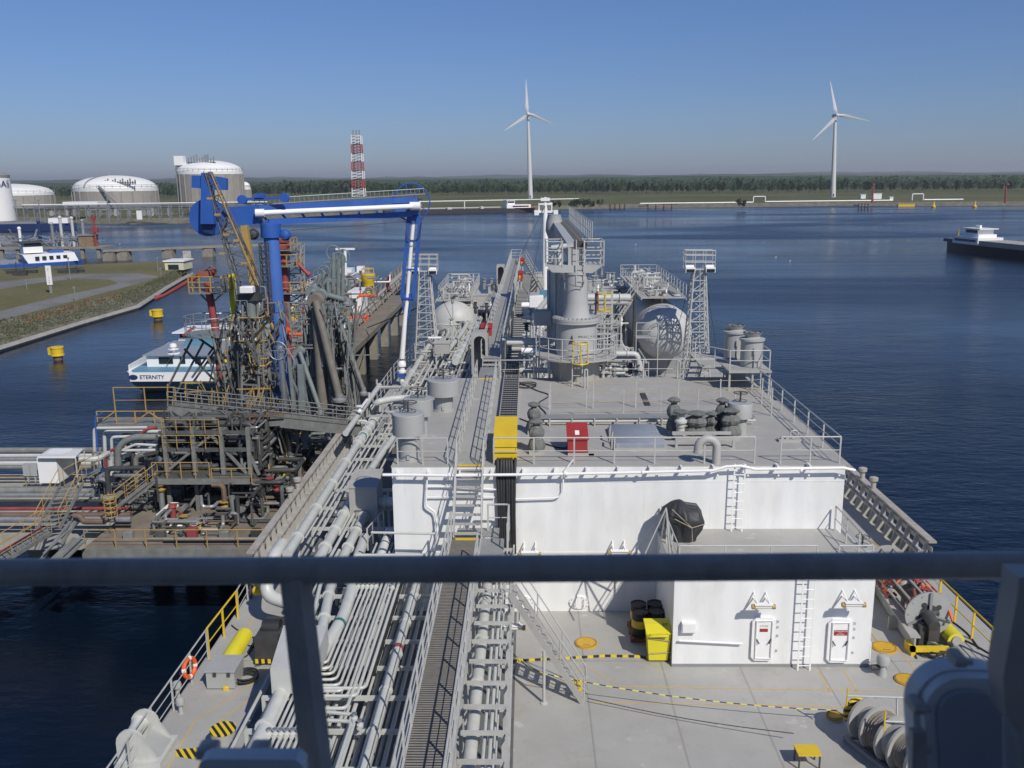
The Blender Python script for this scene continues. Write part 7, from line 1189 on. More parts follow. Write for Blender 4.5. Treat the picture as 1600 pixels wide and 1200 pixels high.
# far columns of yellow rails upper-left platform
Yp = 53; P5 = lambda x, y, d=0: PY(x, y, Yp+d); a, b_ = P5(153, 663), P5(262, 665); up = thing('upper_platform', 'ochre railed platform reaching out to the left of the loading tower', 'platform', a); part(up, 'deck_plate', MB().box(a.x, Yp, a.z-.1, b_.x+.6, Yp+1.6, a.z), 'jet', smooth=False); part(up, 'edge_beam', MB().box(a.x, Yp-.06, a.z-.3, b_.x+.6, Yp-.005, a.z+.05), 'jet')
for i in range(4): x0 = a.x+(b_.x-a.x)*i/4; x1 = a.x+(b_.x-a.x)*(i+1)/4; part(up, 'brace', MB().bar((x0,Yp,a.z+.05),(x1,Yp,a.z+.75) if i%2 == 0 else (x1,Yp,a.z+.05), .06) if i != 3 else MB().bar((x0,Yp,a.z+.75),(x1,Yp,a.z+.0), .06), 'ochre')
yrail('near ochre railing of the left upper platform', [(a.x, Yp, a.z), (b_.x+.4, Yp, a.z)], .8, 1, 1.2, .03); yrail('taller back ochre railing of the left upper platform', [(a.x+.4, Yp+1.6, a.z+.3), (b_.x, Yp+1.6, a.z+.3)], 1.6, 1, 1.9, .028)
mb = MB(); 
for k, (x0, y0, x1, y1) in enumerate(((262,640,290,600),(270,660,290,625),(280,650,300,640))): single('ochre_frame', MB().bar(P5(x0,y0), P5(x1,y0), .06).bar(P5(x0,y0), P5(x0,y1), .06).bar(P5(x1,y0), P5(x1,y1), .06).bar(P5(x0,(y0+y1)/2), P5(x1,(y0+y1)/2), .05), 'ochre', ('ochre ladder frame at the tower corner, uppermost','ochre ladder frame just below the uppermost','small ochre frame beside the gangway head')[k], 'frame')
# pipes bending down at the left of the tower
def jp(label, pl, r_, mat, Yd=52, R_=None, **k): return pipe(label, [PY(x, y, Yd+(p[2] if len(p) > 2 else 0)) for p in pl for x, y in [p[:2]]], r_, mat, R=R_, **k)
jp('outermost pale pipe bending down beside the upper platform', [(230,668),(147,669),(148,722)], .09, 'pipe', 52.5); jp('blue pipe bending down at the left of the upper platform', [(160,645),(148,652),(158,757)], .05, 'blue', 52.4)
jp('pale pipe frame behind the red pipe', [(260,674),(163,674),(165,730)], .11, 'pipe', 53); jp('second pale pipe dropping inside the frame', [(250,680),(174,683),(176,735)], .09, 'pipe', 52.8)
jp('faded red pipe bending down through the grey pipes', [(245,668),(230,670),(205,690),(165,708),(165,730)], .09, 'redfade', 51.5, .3); jp('fat dark grey pipe bending down to the trestle', [(245,683),(205,683),(184,698),(186,775)], .2, 'jet', 51, .6)
jp('pale zigzag pipe right of the fat dark pipe', [(246,696),(212,694),(190,704),(246,703)], .08, 'pipe', 50.6); jp('black insulated pipe elbow over the lower stairs', [(226,731),(167,732),(170,775)], .14, 'dark', 49); jp('grey pipe pair dropping behind the black elbow', [(240,708),(212,712),(214,800)], .15, 'jet', 50.5)
jp('rusty steel pipe bend low on the jetty edge', [(115,806),(125,806),(130,815),(165,815)], .16, 'rustpipe', 46); jp('steel pipe bend under the jetty tower at the right', [(362,775),(366,805),(385,807)], .17, 'jet', 48)
clut = thing('jetty_pipework', 'tangle of pipes and valves between the trestle and the loading tower', 'pipework', (-27, 50, JZ)); pipework(clut, 48, PY(160,730,51).x, xs_[0]-.2, 48.5, 55, JZ+.1, PY(220,690,52).z, ms=['pipe','jet','steel','dark','jet','dark','jet','armd'])
# stairs
stairs('grey jetty stairs with ochre railings going down to the left walkway', PY(75,828,44.5), PY(112,757,46.2), 1.1, (1,.4,0), 11, mat='jet', rail='ochre'); stairs('short grey jetty stairs rising right from the landing', PY(112,756,46.2), PY(146,738,47.5), 1.0, (.3,1,0), 6, mat='jet', rail='ochre')
stairs('grey stairs from the jetty slab up to the tower middle level', PY(190,790,46.5), PY(238,752,48.3), .9, (.4,1,0), 10, mat='jet', rail='ochre'); stairs('long walkway stairs descending past the left edge', PY(-20,885,40.5), PY(75,828,44.4), 1.2, (.7,-.7,0), 12, mat='jet', rail='ochre')
single('handrail', MB().seg(PY(-10,868,41), PY(66,824,44), .05, 6), 'redfade', 'faded red hose along the lower left stairs', 'hose')
a, b_ = PY(85,880,42), PY(125,842,43.5); br = thing('access_gangway', 'narrow grey gangway frames beside the lower left stairs', 'gangway', a); part(br, 'deck_plate', MB().bar(a, b_, .9, .08), 'jet'); part(br, 'side_rail', MB().bar(a+V((.5,0,.5)), b_+V((.5,0,.5)), .06).bar(a+V((-.5,0,.5)), b_+V((-.5,0,.5)), .06), 'steel'); part(br, 'brace', MB().bar(PY(60,880,42), PY(110,815,44), .12).bar(PY(95,850,43), PY(118,815,44), .15), 'jet')
c = PY(173, 800, 45.3); root = thing('ladder_cage', 'ochre caged ladder at the left of the jetty slab', 'ladder', c); mb = MB()
for k in range(5): mb.ring((c.x, 45.3, c.z-.2+k*.22*1.2), .33, .025, 16, 5)
part(root, 'hoops', mb, 'ochre')
for t_ in range(6): q = t_*math.pi/3; part(root, 'cage_bar', MB().seg((c.x+.33*math.cos(q),45.3+.33*math.sin(q),c.z-.3),(c.x+.33*math.cos(q),45.3+.33*math.sin(q),c.z+1),.02,5), 'ochre')
# white hut with corrugated roof
Yh = 52; a, b_ = PY(62, 755, Yh), PY(85, 718, Yh); root = thing('site_cabin', 'white cabin with a corrugated lean-to roof on the trestle', 'cabin', a); part(root, 'wall', MB().box(a.x, Yh, a.z, b_.x+.1, Yh+2, b_.z+.1), 'whitebright', smooth=False)
r0, r1_, r2_, r3_ = PY(60,716,Yh-.3), PY(118,716,Yh-.3), PY(131,703,Yh+2.6), PY(80,703,Yh+2.6); mb = MB().prism([r0, r1_, r2_, r3_], (0,0,.06)); 
for i in range(14): mb.bar(r0.lerp(r1_, i/13)+V((0,0,.09)), r3_.lerp(r2_, i/13)+V((0,0,.09)), .07, .05)
part(root, 'corrugated_roof', mb, 'whitebright', smooth=False); part(root, 'post', MB().bar(r1_, V((r1_.x,r1_.y,a.z)), .07), 'pipe'); part(root, 'post', MB().bar(r2_, V((r2_.x,r2_.y,a.z)), .07), 'pipe')
for px in (43, 54): a = PY(px, 744, 53); single('control_cabinet', MB().box(a.x-.25,53,a.z,a.x+.2,53.3,a.z+.75).box(a.x-.05,53.05,a.z-.4,a.x+.03,53.15,a.z), 'greylt', ('left','right')[px > 50]+' grey control cabinet on the trestle beside the white cabin', 'cabinet')
yrail('ochre railing along the trestle road', [(-60, 53.4, JZ-.2), (PY(160,730,53.4).x, 53.4, JZ-.2)], 1.0, 1, 2.4)
# gangway to ship
g0, g1 = PY(268, 636, 52.4), PY(566, 668, 52.8); gw = thing('ship_gangway', 'long dark grey gangway reaching from the tower across to the ship rail', 'gangway', g0); part(gw, 'deck_plate', MB().bar(g0-V((0,0,.1)), g1-V((0,0,.1)), .9, .1), 'armd'); dv = (g1-g0)
for q in (-.5,.5):
    part(gw, 'side_beam', MB().bar(g0+V((0,q,-.1)), g1+V((0,q,-.1)), .1, .55), 'jet'); 
    for h in (.55,1.05): part(gw, 'handrail', MB().seg(g0+V((0,q,h)), g1+V((0,q,h)), .035, 6), 'jet')
    part(gw, 'lower_pipe', MB().seg(g0+V((0,q,.25)), g1+V((0,q,.25)), .04, 6), 'armd'); pm = mesh('post', MB().seg((0,0,0),(0,0,1.05),.03,5), 'jet', (0,0,0)); rep(gw, 'post', pm, [g0.lerp(g1, i/14)+V((0,q,0)) for i in range(15)])
# ---- blue marine loading arm
Yb = 66; B = lambda x, y, d=0: PY(x, y, Yb+d)
arm = thing('cargo_loader', 'tall blue marine loading arm with white pipe reaching over to the ship manifold', 'loading arm', (B(438,600).x, Yb, JZ)); ct = B(424, 372)
part(arm, 'column', MB().tube([(B(441,620).x, Yb, JZ), (B(438,560).x, Yb, B(438,560).z), (ct.x, Yb, ct.z)], [.56,.56,.54], 28), 'bluefade'); part(arm, 'column_head', MB().lathe((ct.x,Yb,ct.z), [(.6,0),(.72,.05),(.72,1.0),(.5,1.1)], 24), 'blue')
part(arm, 'column_bracket', MB().box(ct.x-.7,Yb-.7,B(430,484).z,ct.x+.1,Yb-.55,B(430,472).z), 'navy')
e0, e1 = B(345, 337), B(402, 335); part(arm, 'boom_root', MB().prism([B(346,325,-.4), B(402,320,-.4), B(404,350,-.4), B(368,352,-.4)], (0,1.2,0)), 'blue', smooth=False)
E0, E1 = B(400, 325), PY(652, 312, 71.5)
for a, b_ in (((400,326),(643,312)),((420,347),(643,334))): part(arm, 'boom_beam', MB().bar(B(*a), PY(*b_, 71.3), .28, .42), 'blue'); part(arm, 'boom_beam', MB().bar(B(*a, .9), PY(*b_, 72.2), .28, .42), 'blue')
for i in range(9): a = B(400,326).lerp(PY(643,312,71.3), i/8); b_ = B(420,347).lerp(PY(643,334,71.3), i/8); part(arm, 'boom_tie', MB().bar(a, b_, .14), 'blue')
part(arm, 'boom_tip_box', MB().prism([PY(612,309,70.6), PY(652,309,71.4), PY(655,335,71.4), PY(612,338,70.6)], (0,.9,0)), 'blue', smooth=False)
wa, wb = B(402, 333, -.6), PY(651, 322, 70.6); part(arm, 'white_pipe', MB().seg(wa, wb, .19, 16), 'whitebright'); part(arm, 'swivel_joint', MB().seg(wb+V((-.5,0,0)), wb+V((.3,0,0)), .32, 16).seg(wb+V((0,-.1,0)), wb+V((0,.6,0)), .3, 14), 'whitebright'); part(arm, 'swivel_joint', MB().seg(wa+V((-.1,-.1,0)), wa+V((.5,0,0)), .3, 14), 'whitebright')
mb = MB(); w0, w1 = B(398, 321), PY(662, 304, 71.6)
mb.bar(w0+V((0,.3,.05)), w1+V((0,.3,.05)), .6, .06); part(arm, 'boom_walkway', mb, 'steel')
part(arm, 'walkway_rail', MB().seg(w0+V((0,0,.45)), w1+V((0,0,.45)), .025, 5), 'ltgreen'); pm = mesh('post', MB().seg((0,0,0),(0,0,.5),.025,5), 'steel', (0,0,0)); rep(arm, 'post', pm, [w0.lerp(w1, i/36) for i in range(37)])
wc = PY(643, 316, 72.2); mb = MB().ring(wc, 1.42, .05, 40, 8, (0,1,0)); 
part(arm, 'pulley_rim', mb, 'blue')
for k in range(8): t_ = k*math.pi/4+.3; part(arm, 'pulley_spoke', MB().bar(wc, wc+V((math.cos(t_),0,math.sin(t_)))*1.42, .08, .05), 'blue')
D = lambda x, y, d=0: PY(x, y, 71.5+d)
part(arm, 'drop_head', MB().prism([D(637,335), D(655,335), D(657,350), D(634,350)], (0,.8,0)), 'blue')
for a, b_ in (((638,348),(628,465)),((656,348),(646,465))): part(arm, 'drop_beam', MB().bar(D(*a), D(*b_), .26, .3), 'blue')
for y, x0, x1 in ((376,637,652),(421,632,650),(466,627,647)): part(arm, 'cross_tie', MB().bar(D(x0,y), D(x1,y), .3 if y > 460 else .14, .14), 'blue')
part(arm, 'cross_plate', MB().prism([D(627,459), D(647,459), D(646,469), D(627,469)], (0,.3,0)), 'blue'); part(arm, 'taper_beam', MB().bar(D(628,466), D(633,500), .1).bar(D(646,466), D(636,500), .1), 'blue')
part(arm, 'drop_pipe', MB().tube([D(646,345,.1), D(641,400,.1), D(636,470,.1), D(633,495), D(628,560)], [.15,.15,.15,.17,.22], 14), 'whitebright'); part(arm, 'hose_loop', MB().tube([D(634,345,-.3), D(637,372,-.4), D(646,378,-.4), D(655,370,-.3), D(660,340,-.2)], .03, 5), 'dark')
part(arm, 'coupler', MB().lathe(D(628,575), [(.2,-.5),(.32,-.45),(.32,-.2),(.22,-.15),(.22,.1),(.34,.15),(.34,.4),(.2,.6)], 18), 'whitebright'); part(arm, 'coupler_elbow', MB().tube(bend([D(628,583), D(629,601), D(644,603)], .4), .24, 14), 'whitebright'); part(arm, 'blue_clamp', MB().box(D(622,588).x, 71.1, D(622,588).z, D(634,588).x, 71.9, D(634,582).z), 'blue'); part(arm, 'coupler_handle', MB().ring(D(637,575), .35, .02, 14, 5, (1,.4,0)), 'dark')
# counterweight side

part(arm, 'counterweight_top', MB().prism([B(299,274,-.7), B(340,276,-.7), B(353,279,-.7), B(353,297,-.7), B(338,297,-.7), B(299,293,-.7)], (0,.5,0)), 'blue', smooth=False); part(arm, 'counterweight_mast', MB().prism([B(314,270,-.9), B(329,270,-.9), B(334,350,-.9), B(313,350,-.9)], (0,.6,0)), 'blue', smooth=False)
c = B(326, 340, .2); part(arm, 'counterweight_disc', MB().cone((c.x, Yb-.1, c.z), (c.x, Yb+.5, c.z), 1.3, 1.3, 40), 'blue'); part(arm, 'counterweight_plate', MB().prism([B(312,345,-.5), B(334,345,-.5), B(334,367,-.5), B(318,362,-.5)], (0,.3,0)), 'navy')
for (px, py, r_, mm) in ((380,312,.36,'blue'),(446,309,.36,'blue'),(446,367,.38,'blue'),(396,366,.36,'dark')): c = B(px, py); part(arm, 'sheave', MB().lathe((c.x, Yb-.4, c.z), [(r_*.9,0),(r_*.6,.15),(r_*.6,.25),(r_*.9,.4)] if py < 320 else [(.05,0),(r_*.8,.1),(r_*1.1,.35),(r_*.9,.7),(.05,.8)], 20, axis=(0,1,0)), mm)
part(arm, 'link_rod', MB().bar(B(380,311), B(446,309), .18), 'blue'); part(arm, 'motor_box', MB().box(B(399,305).x, Yb-.2, B(405,309).z, B(413,305).x, Yb+.4, B(405,302).z), 'blue'); part(arm, 'stay_cable', MB().seg(B(455,360), D(640,346), .03, 4), 'dark')
# ---- lattice crane
Yk = 61; K = lambda x, y, d=0: PY(x, y, Yk+d); lc = thing('lattice_crane', 'dark and ochre lattice crane boom leaning left in front of the blue arm', 'crane', K(395, 610))
part(lc, 'lattice_boom', truss(K(389,446), K(326,270), 1.45, 10, .03, w2=.35), 'latt'); part(lc, 'ochre_chord', MB().seg(K(404,446,-.5), K(329,270,-.3), .04, 6), 'ochre')
for (x,y) in ((331,310),(343,335),(372,375),(356,366),(384,410),(350,395)): part(lc, 'ochre_bracket', MB().box(K(x,y,-.7).x-.3, Yk-.8, K(x,y).z-.05, K(x,y).x+.3, Yk-.6, K(x,y).z+.08), 'ochre')
part(lc, 'ochre_post', MB().bar(K(382,352,.8), K(397,446,.8), .42), 'ochre'); part(lc, 'winch_house', MB().box(K(374,452).x, Yk-.8, K(392,468).z, K(408,452).x, Yk+.3, K(392,458).z).box(K(396,452).x, Yk-.6, K(392,458).z, K(404,452).x, Yk+.3, K(392,446).z), 'dark')
a, b_ = K(376,457,-1), K(396,447,-1); part(lc, 'white_cover', MB().bbox(a.x, Yk-1.3, a.z, b_.x, Yk-.6, b_.z, .06), 'whitebright'); part(lc, 'slew_cylinder', MB().lathe(K(394,499,-.3), [(.01,0),(.36,.02),(.36,1.3),(.2,1.4),(.01,1.42)], 22), 'arm'); part(lc, 'support_column', truss(K(395,640), K(394,470), 1.2, 8, .07, w2=1.0), 'jet'); part(lc, 'boom_cable', MB().seg(K(326,268), K(410,445), .025, 4).seg(K(318,268), K(372,445), .03, 4), 'dark')
pipework(lc, 22, K(372,452).x, K(410,452).x, Yk-.8, Yk+1, K(392,600).z, K(392,450).z, rr=(.03,.1), ms=['dark','jet','armd','steel','ochre'])
single('access_ladder', truss(K(420,500,2), K(412,380,2), .5, 10, .03), 'dark', 'thin dark ladder frame running up beside the blue column', 'ladder')
# ---- red fire monitor towers
Ym = 64; m_ = lambda x, y, d=0: PY(x, y, Ym+d); root = thing('fire_monitor_tower', 'faded red fire monitor on a railed platform with its long barrel pointing left', 'fire monitor', m_(340, 596))
part(root, 'riser', MB().tube(bend([m_(346,598), m_(336,510), m_(324,440)], .6), .26, 12), 'redfade'); part(root, 'barrel', MB().tube([m_(335,424), m_(308,432), m_(256,462), m_(243,466)], [.2,.16,.12,.2], 10), 'redfade'); part(root, 'monitor_head', MB().box(m_(312,445).x,Ym-.4,m_(330,432).z,m_(334,445).x,Ym+.3,m_(330,423).z).ring(m_(330,425), .35, .05, 14, 5, (0,1,0)), 'wood')
z = m_(330,457).z; a, b_ = m_(302,445).x, m_(353,445).x; part(root, 'platform', MB().box(a,Ym-1,z,b_,Ym+1.4,z+.08), 'jet'); part(root, 'bracket', MB().bar(m_(312,458), m_(328,475), .1).bar(m_(348,458), m_(330,475), .1), 'jet')
yrail('ochre railing round the fire monitor platform', [(a,Ym+1.3,z+.08),(a,Ym-.9,z+.08),(b_,Ym-.9,z+.08),(b_,Ym+1.3,z+.08)], 1.1, 2, .8, .035); single('ochre_column', MB().box(m_(346,445).x,Ym+1.5,m_(330,510).z,m_(355,445).x,Ym+2,m_(330,432).z), 'lyellow', 'yellow box column behind the fire monitor platform', 'column')
c = m_(330, 520, -1); root = thing('round_platform', 'round grey platform with pale railing low at the left of the crane', 'platform', c); part(root, 'deck_plate', MB().lathe((c.x,c.y,c.z-.15), [(1.7,0),(1.75,.02),(1.75,.15),(.01,.16)], 36), 'arm')
for h in (.6,1.2): part(root, 'ring_rail', MB().ring((c.x,c.y,c.z+h), 1.72, .03, 36, 6), 'steel')
pm = mesh('post', MB().seg((0,0,0),(0,0,1.2),.03,5), 'steel', (0,0,0)); rep(root, 'post', pm, [(c.x+1.72*math.cos(t), c.y+1.72*math.sin(t), c.z) for t in [i*math.pi/6 for i in range(12)]])
for (x0,y0,x1,y1) in ((300,530,262,606),(318,535,270,625),(345,535,300,600),(362,530,372,610),(310,528,355,560),(300,560,372,560),(345,600,372,560),(288,545,350,610),(362,528,372,470),(350,520,300,590)): part(root, 'brace', MB().bar(m_(x0,y0,-.6), m_(x1,y1,-.6), .13), 'armd')
part(root, 'column', MB().bar(m_(368,525), m_(374,640), .35), 'arm')
Yn = 84; n_ = lambda x, y, d=0: PY(x, y, Yn+d); root = thing('fire_monitor_tower', 'tall red monitor tower with ochre railed platforms right behind the blue column', 'fire monitor', n_(455, 570))
part(root, 'riser', MB().seg(n_(452,590), n_(448,470), .35, 12).seg(n_(447,470), n_(443,385), .3, 12), 'redfade'); part(root, 'barrel', MB().tube([n_(462,408), n_(478,425), n_(484,430)], [.2,.16,.3], 10), 'redfade'); part(root, 'red_head', MB().box(n_(436,410).x,Yn-.6,n_(450,394).z,n_(452,410).x,Yn+.5,n_(450,372).z), 'redfade'); part(root, 'lattice', truss(n_(463,570,1), n_(460,380,1), 1.4, 12, .06), 'greyd')
for y, x0, x1 in ((391,438,460),(416,437,468),(458,436,475)): part(root, 'platform', MB().box(n_(x0,410).x,Yn-1,n_(450,y).z,n_(x1,410).x,Yn+1.5,n_(450,y).z+.1), 'jet'); yrail('ochre railing on the %s of the tall red monitor tower' % {391:'top platform',416:'middle platform',458:'bottom platform'}[y], [(n_(x0,410).x,Yn-1,n_(450,y).z),(n_(x1,410).x,Yn-1,n_(450,y).z),(n_(x1,410).x,Yn+1.4,n_(450,y).z)], 1.1, 1, 1, .04)
single('pale_frame', MB().tube(bend([n_(455,458,-2), n_(500,458,-2), n_(503,470,-2)], .3), .05, 6), 'jet', 'dark bracket reaching right from the red tower platform', 'bracket'); part(root, 'orange_joint', MB().seg(n_(442,522,-1), n_(452,514,-1), .25, 8).seg(n_(452,522,-1), n_(472,523,-1), .15, 8), 'orange')
# ---- grey loading arms
def larm(base, elbow, outer, r_, label, cw=None, Yd=60, mat='arm', off=0, extra=True, zbase=JZ+.2):
    L = lambda p, d=0: PY(p[0], p[1], Yd+d); root = thing('cargo_loader', label, 'loading arm', V((L(base).x, Yd, zbase))); b0 = L(base)
    part(root, 'riser', MB().seg(b0, L(elbow), r_*1.15, 12), mat); part(root, 'elbow_joint', MB().lathe(L(elbow)-V((0,.35,0)), [(r_*1.7,0),(r_*1.8,.1),(r_*1.2,.3),(r_*1.2,.5),(r_*1.8,.7)], 16, axis=(0,1,0)), mat); part(root, 'outer_arm', MB().tube([L(elbow,-.5), L(outer,-1)], r_*.9, 12), mat)
    if extra: part(root, 'stay_tube', MB().seg(L((elbow[0]-4,elbow[1]+6),-.3), L((outer[0]-6,outer[1]+2),-.8), r_*.35, 8), 'armd'); part(root, 'end_coupler', MB().lathe(L(outer,-1)-V((0,0,.4)), [(r_,0),(r_*1.6,.1),(r_*1.6,.25),(r_,.35),(r_,.6)], 14), 'steel'); part(root, 'brace', truss(L((base[0],base[1]-10),.5), L((elbow[0]+1,elbow[1]+15),.5), .55, 7, .035), 'armd')
    return root
larm((492,640),(488,455),(543,470),.22,'grey loading arm folded upright, leftmost of the dense group',Yd=62); larm((512,640),(500,462),(522,600),.24,'grey loading arm with a thick outer tube leaning right',Yd=60); larm((545,640),(530,500),(568,610),.17,'slim grey loading arm slanting down towards the ship rail',Yd=61,mat='jet')
larm((505,640),(493,470),(530,620),.28,'brownish grey fat loading arm leaning right through the group',Yd=59,mat='rustgrey'); larm((530,650),(512,440),(520,610),.13,'thin tall grey loading arm in the middle of the group',Yd=63); larm((556,648),(542,520),(552,640),.15,'short grey loading arm nearest the open water',Yd=62,mat='jet'); larm((470,660),(468,550),(500,640),.16,'low grey loading arm beside the silver pipe',Yd=56,mat='arm')

Ya = 54; q_ = lambda x, y, d=0: PY(x, y, Ya+d); root = thing('cargo_loader', 'front loading arm with bright silver tube and striped counterweight', 'loading arm', q_(450,720)); part(root, 'silver_tube', MB().tube(bend([q_(437,560), q_(436,542), q_(449,545)], .1)[0:1]+[q_(438,545), q_(444,620), q_(455,718)], .17, 14), 'shiny'); part(root, 'top_joint', MB().lathe(q_(438,545), [(.2,-.2),(.24,0),(.2,.2),(.01,.25)], 14), 'shiny')
part(root, 'handwheel', MB().ring(q_(434,548,-.2), .55, .03, 28, 6, (0,1,0)).seg(q_(422,548,-.2), q_(446,548,-.2), .02, 5).seg(q_(434,537,-.2), q_(434,560,-.2), .02, 5), 'steel'); part(root, 'hose_loop', MB().tube(bend([q_(449,545), q_(458,560), q_(462,572), q_(455,578), q_(450,560)], .3), .05, 8), 'steel')
part(root, 'arm_beam', MB().bar(q_(452,560), q_(466,700), .2).bar(q_(470,570), q_(478,700), .35), 'arm'); part(root, 'arm_strut', MB().seg(q_(455,590), q_(488,662), .08, 8).seg(q_(462,560), q_(487,655), .07, 8), 'shiny')
c0w = [q_(445,712), q_(462,712), q_(470,742), q_(473,768), q_(440,775), q_(436,742)]; part(root, 'counterweight_plate', MB().prism(c0w, (0,.3,0)), 'arm', smooth=False)
sp_ = [q_(431,752,-.35), q_(437,743,-.35), q_(450,739,-.35), q_(464,741,-.35), q_(471,753,-.35), q_(434,767,-.35), q_(430,760,-.35)]; part(root, 'striped_panel', MB().prism(sp_, (0,.12,0)), 'hzv', smooth=False); part(root, 'panel_lower', MB().prism([q_(440,768,-.2), q_(468,758,-.2), q_(470,775,-.2), q_(446,780,-.2)], (0,.3,0)), 'arm')
lo_ = thing('arm_base_pipework', 'dense valves and pipes at the feet of the grey loading arms', 'pipework', (-15, 58, JZ)); pipework(lo_, 110, PY(410,640,58).x, PY(545,640,58).x, 54, 63, JZ+.1, PY(450,655,58).z, ms=['dark','armd','jet','arm','steel','armd','dark','ochre'], rr=(.04,.15))
pipework(clut, 0, -27, -20, 50, 52, 5, 6)
up_ = thing('arm_head_fittings', 'small fittings and cables hung among the upright loading arms', 'pipework', (-17, 61, 12)); pipework(up_, 46, PY(480,640,61).x, PY(552,640,61).x, 59, 64, PY(450,640,61).z, PY(450,470,61).z, ms=['arm','armd','jet','steel','arm'], rr=(.02,.08))
ry = thing('jetty_head_rear', 'rear deck of the jetty with ochre fittings behind the gangway', 'platform', (-20, 66, JZ)); part(ry, 'deck_plate', MB().box(xL+2, 64, PY(450,640,64).z-1.2, xR-3, 70, PY(450,640,64).z-1.1), 'armd', smooth=False); pipework(ry, 34, PY(380,640,64).x, PY(425,640,64).x, 62, 68, PY(450,640,64).z-.9, PY(450,575,64).z, ms=['ochre','dark','jet','armd','rustpipe','ochre'], rr=(.04,.1))
# ---- jetty line going forward with mooring dolphins, bridge, hut
rd = PZ(470, 560, JZ); re_ = PZ(505, 545, JZ); mid_ = thing('jetty_approach', 'second loading platform of the jetty seen behind the grey arms', 'jetty', PZ(510,560,0)); A2 = PZ(480, 590, JZ); part(mid_, 'slab', MB().box(-31, 88, JZ-.6, -19.5, 150, JZ), 'rustdeck', smooth=False)
for i in range(7): part(mid_, 'pile', MB().box(-20.9, 90+i*9.5, -2, -19.9, 91+i*9.5, JZ-.6), 'concrete')
pipework(mid_, 75, -29, -21, 92, 142, JZ+.1, JZ+4.5, ms=['arm','steel','redfade','jet','ochre','armd','whitebright','orange','arm'], rr=(.06,.22))
for i,(px,yb,yt) in enumerate(((520,520,395),(528,530,405),(513,520,420),(535,500,400),(505,530,425),(498,520,430),(545,500,440))):
    Yd = 118+i*3; a = PY(px,yb,Yd); b_ = PY(px+1,yt,Yd); root = thing('cargo_loader', 'distant grey loading arm on the second platform', 'loading arm', a, 'distant loading arms on the second platform'); part(root, 'riser', MB().seg(a, b_, .28, 8), 'arm'); part(root, 'outer_arm', MB().seg(b_, b_+V((-1.5-.3*i,0,-6+i*.4)), .2, 8), 'arm'); part(root, 'pulley', MB().ring(b_, .9, .1, 16, 5, (0,1,0)), 'arm')
a = PY(540, 440, 150); b_ = PY(539, 389, 150); root = thing('lamp_mast', 'white T shaped lamp mast beyond the distant loading arms', 'lamp mast', a); part(root, 'pole', MB().seg(a, b_, .25, 8), 'whitebright'); part(root, 'cross_arm', MB().box(b_.x-1.5,149.8,b_.z-.15,b_.x+1.6,150.2,b_.z+.15), 'whitebright')
a, b_ = PY(547,486,128), PY(564,458,128); root = thing('jetty_hut', 'white hut on the second platform beside the bridge', 'hut', a); part(root, 'wall', MB().box(a.x,128,a.z-1,b_.x,133,b_.z), 'whitebright', smooth=False); part(root, 'roof', MB().box(a.x-.2,127.8,b_.z,b_.x+.2,133.2,b_.z+.25), 'whitebright'); part(root, 'window', MB().box(a.x+.4,127.95,a.z+1,a.x+.9,127.99,a.z+1.7), 'glass')
def conc(px0, px1, pyt, pyb, depth, label): 
    a = PZ(px0, pyb, 0); b_ = PZ(px1, pyb, 0); z = PY(px0, pyt, a.y).z; root = thing('mooring_dolphin', label, 'dolphin', ((a.x+b_.x)/2, a.y, 0)); part(root, 'block', MB().bbox(a.x, a.y, -1, b_.x, a.y+depth, z, .15), 'concrete', smooth=False); part(root, 'bollard', MB().lathe(((a.x+b_.x)/2, a.y+depth*.4, z), [(.35,0),(.28,.5),(.45,.55),(.4,.8),(.01,.85)], 14), 'dark'); return root
conc(540,574,505,531,6,'big square weathered concrete mooring dolphin in the middle of the water'); conc(607,624,447,464,10,'farther concrete mooring dolphin under the bridge')
def bridge(p, q, w, label):
    root = thing('footbridge', label, 'bridge', p); part(root, 'deck_plate', MB().bar(p, q, w, .15), 'concdirt')
    for s_ in (-1,1):
        o = V((s_*w/2,0,0)); n_b = 14; part(root, 'top_rail', MB().bar(p+o+V((0,0,1.3)), q+o+V((0,0,1.3)), .12), 'jetbrown'); part(root, 'bottom_chord', MB().bar(p+o+V((0,0,-.6)), q+o+V((0,0,-.6)), .16), 'jetbrown'); mb = MB()
        for i in range(n_b): mb.bar(p.lerp(q,i/n_b)+o+V((0,0,-.6 if i%2 else 1.3)), p.lerp(q,(i+1)/n_b)+o+V((0,0,1.3 if i%2 else -.6)), .1).bar(p.lerp(q,i/n_b)+o+V((0,0,-.6)), p.lerp(q,i/n_b)+o+V((0,0,1.3)), .08)
        part(root, 'lattice_side', mb, 'jetbrown')
    return root
bridge(PZ(550,505,5), PZ(614,447,5), 2.2, 'lattice footbridge from the second platform out to the far dolphin'); bridge(PZ(614,446,5), PZ(645,416,5), 2.4, 'farther lattice footbridge leading on behind the drop arm')
bridge(PZ(490,590,5), PZ(552,505,5), 1.6, 'lattice footbridge just behind the upright loading arms')
single('mooring_line', MB().seg(PZ(574,512,5), PY(660,478,80), .06, 5), 'dark', 'dark mooring line crossing the water to the ship', 'rope')
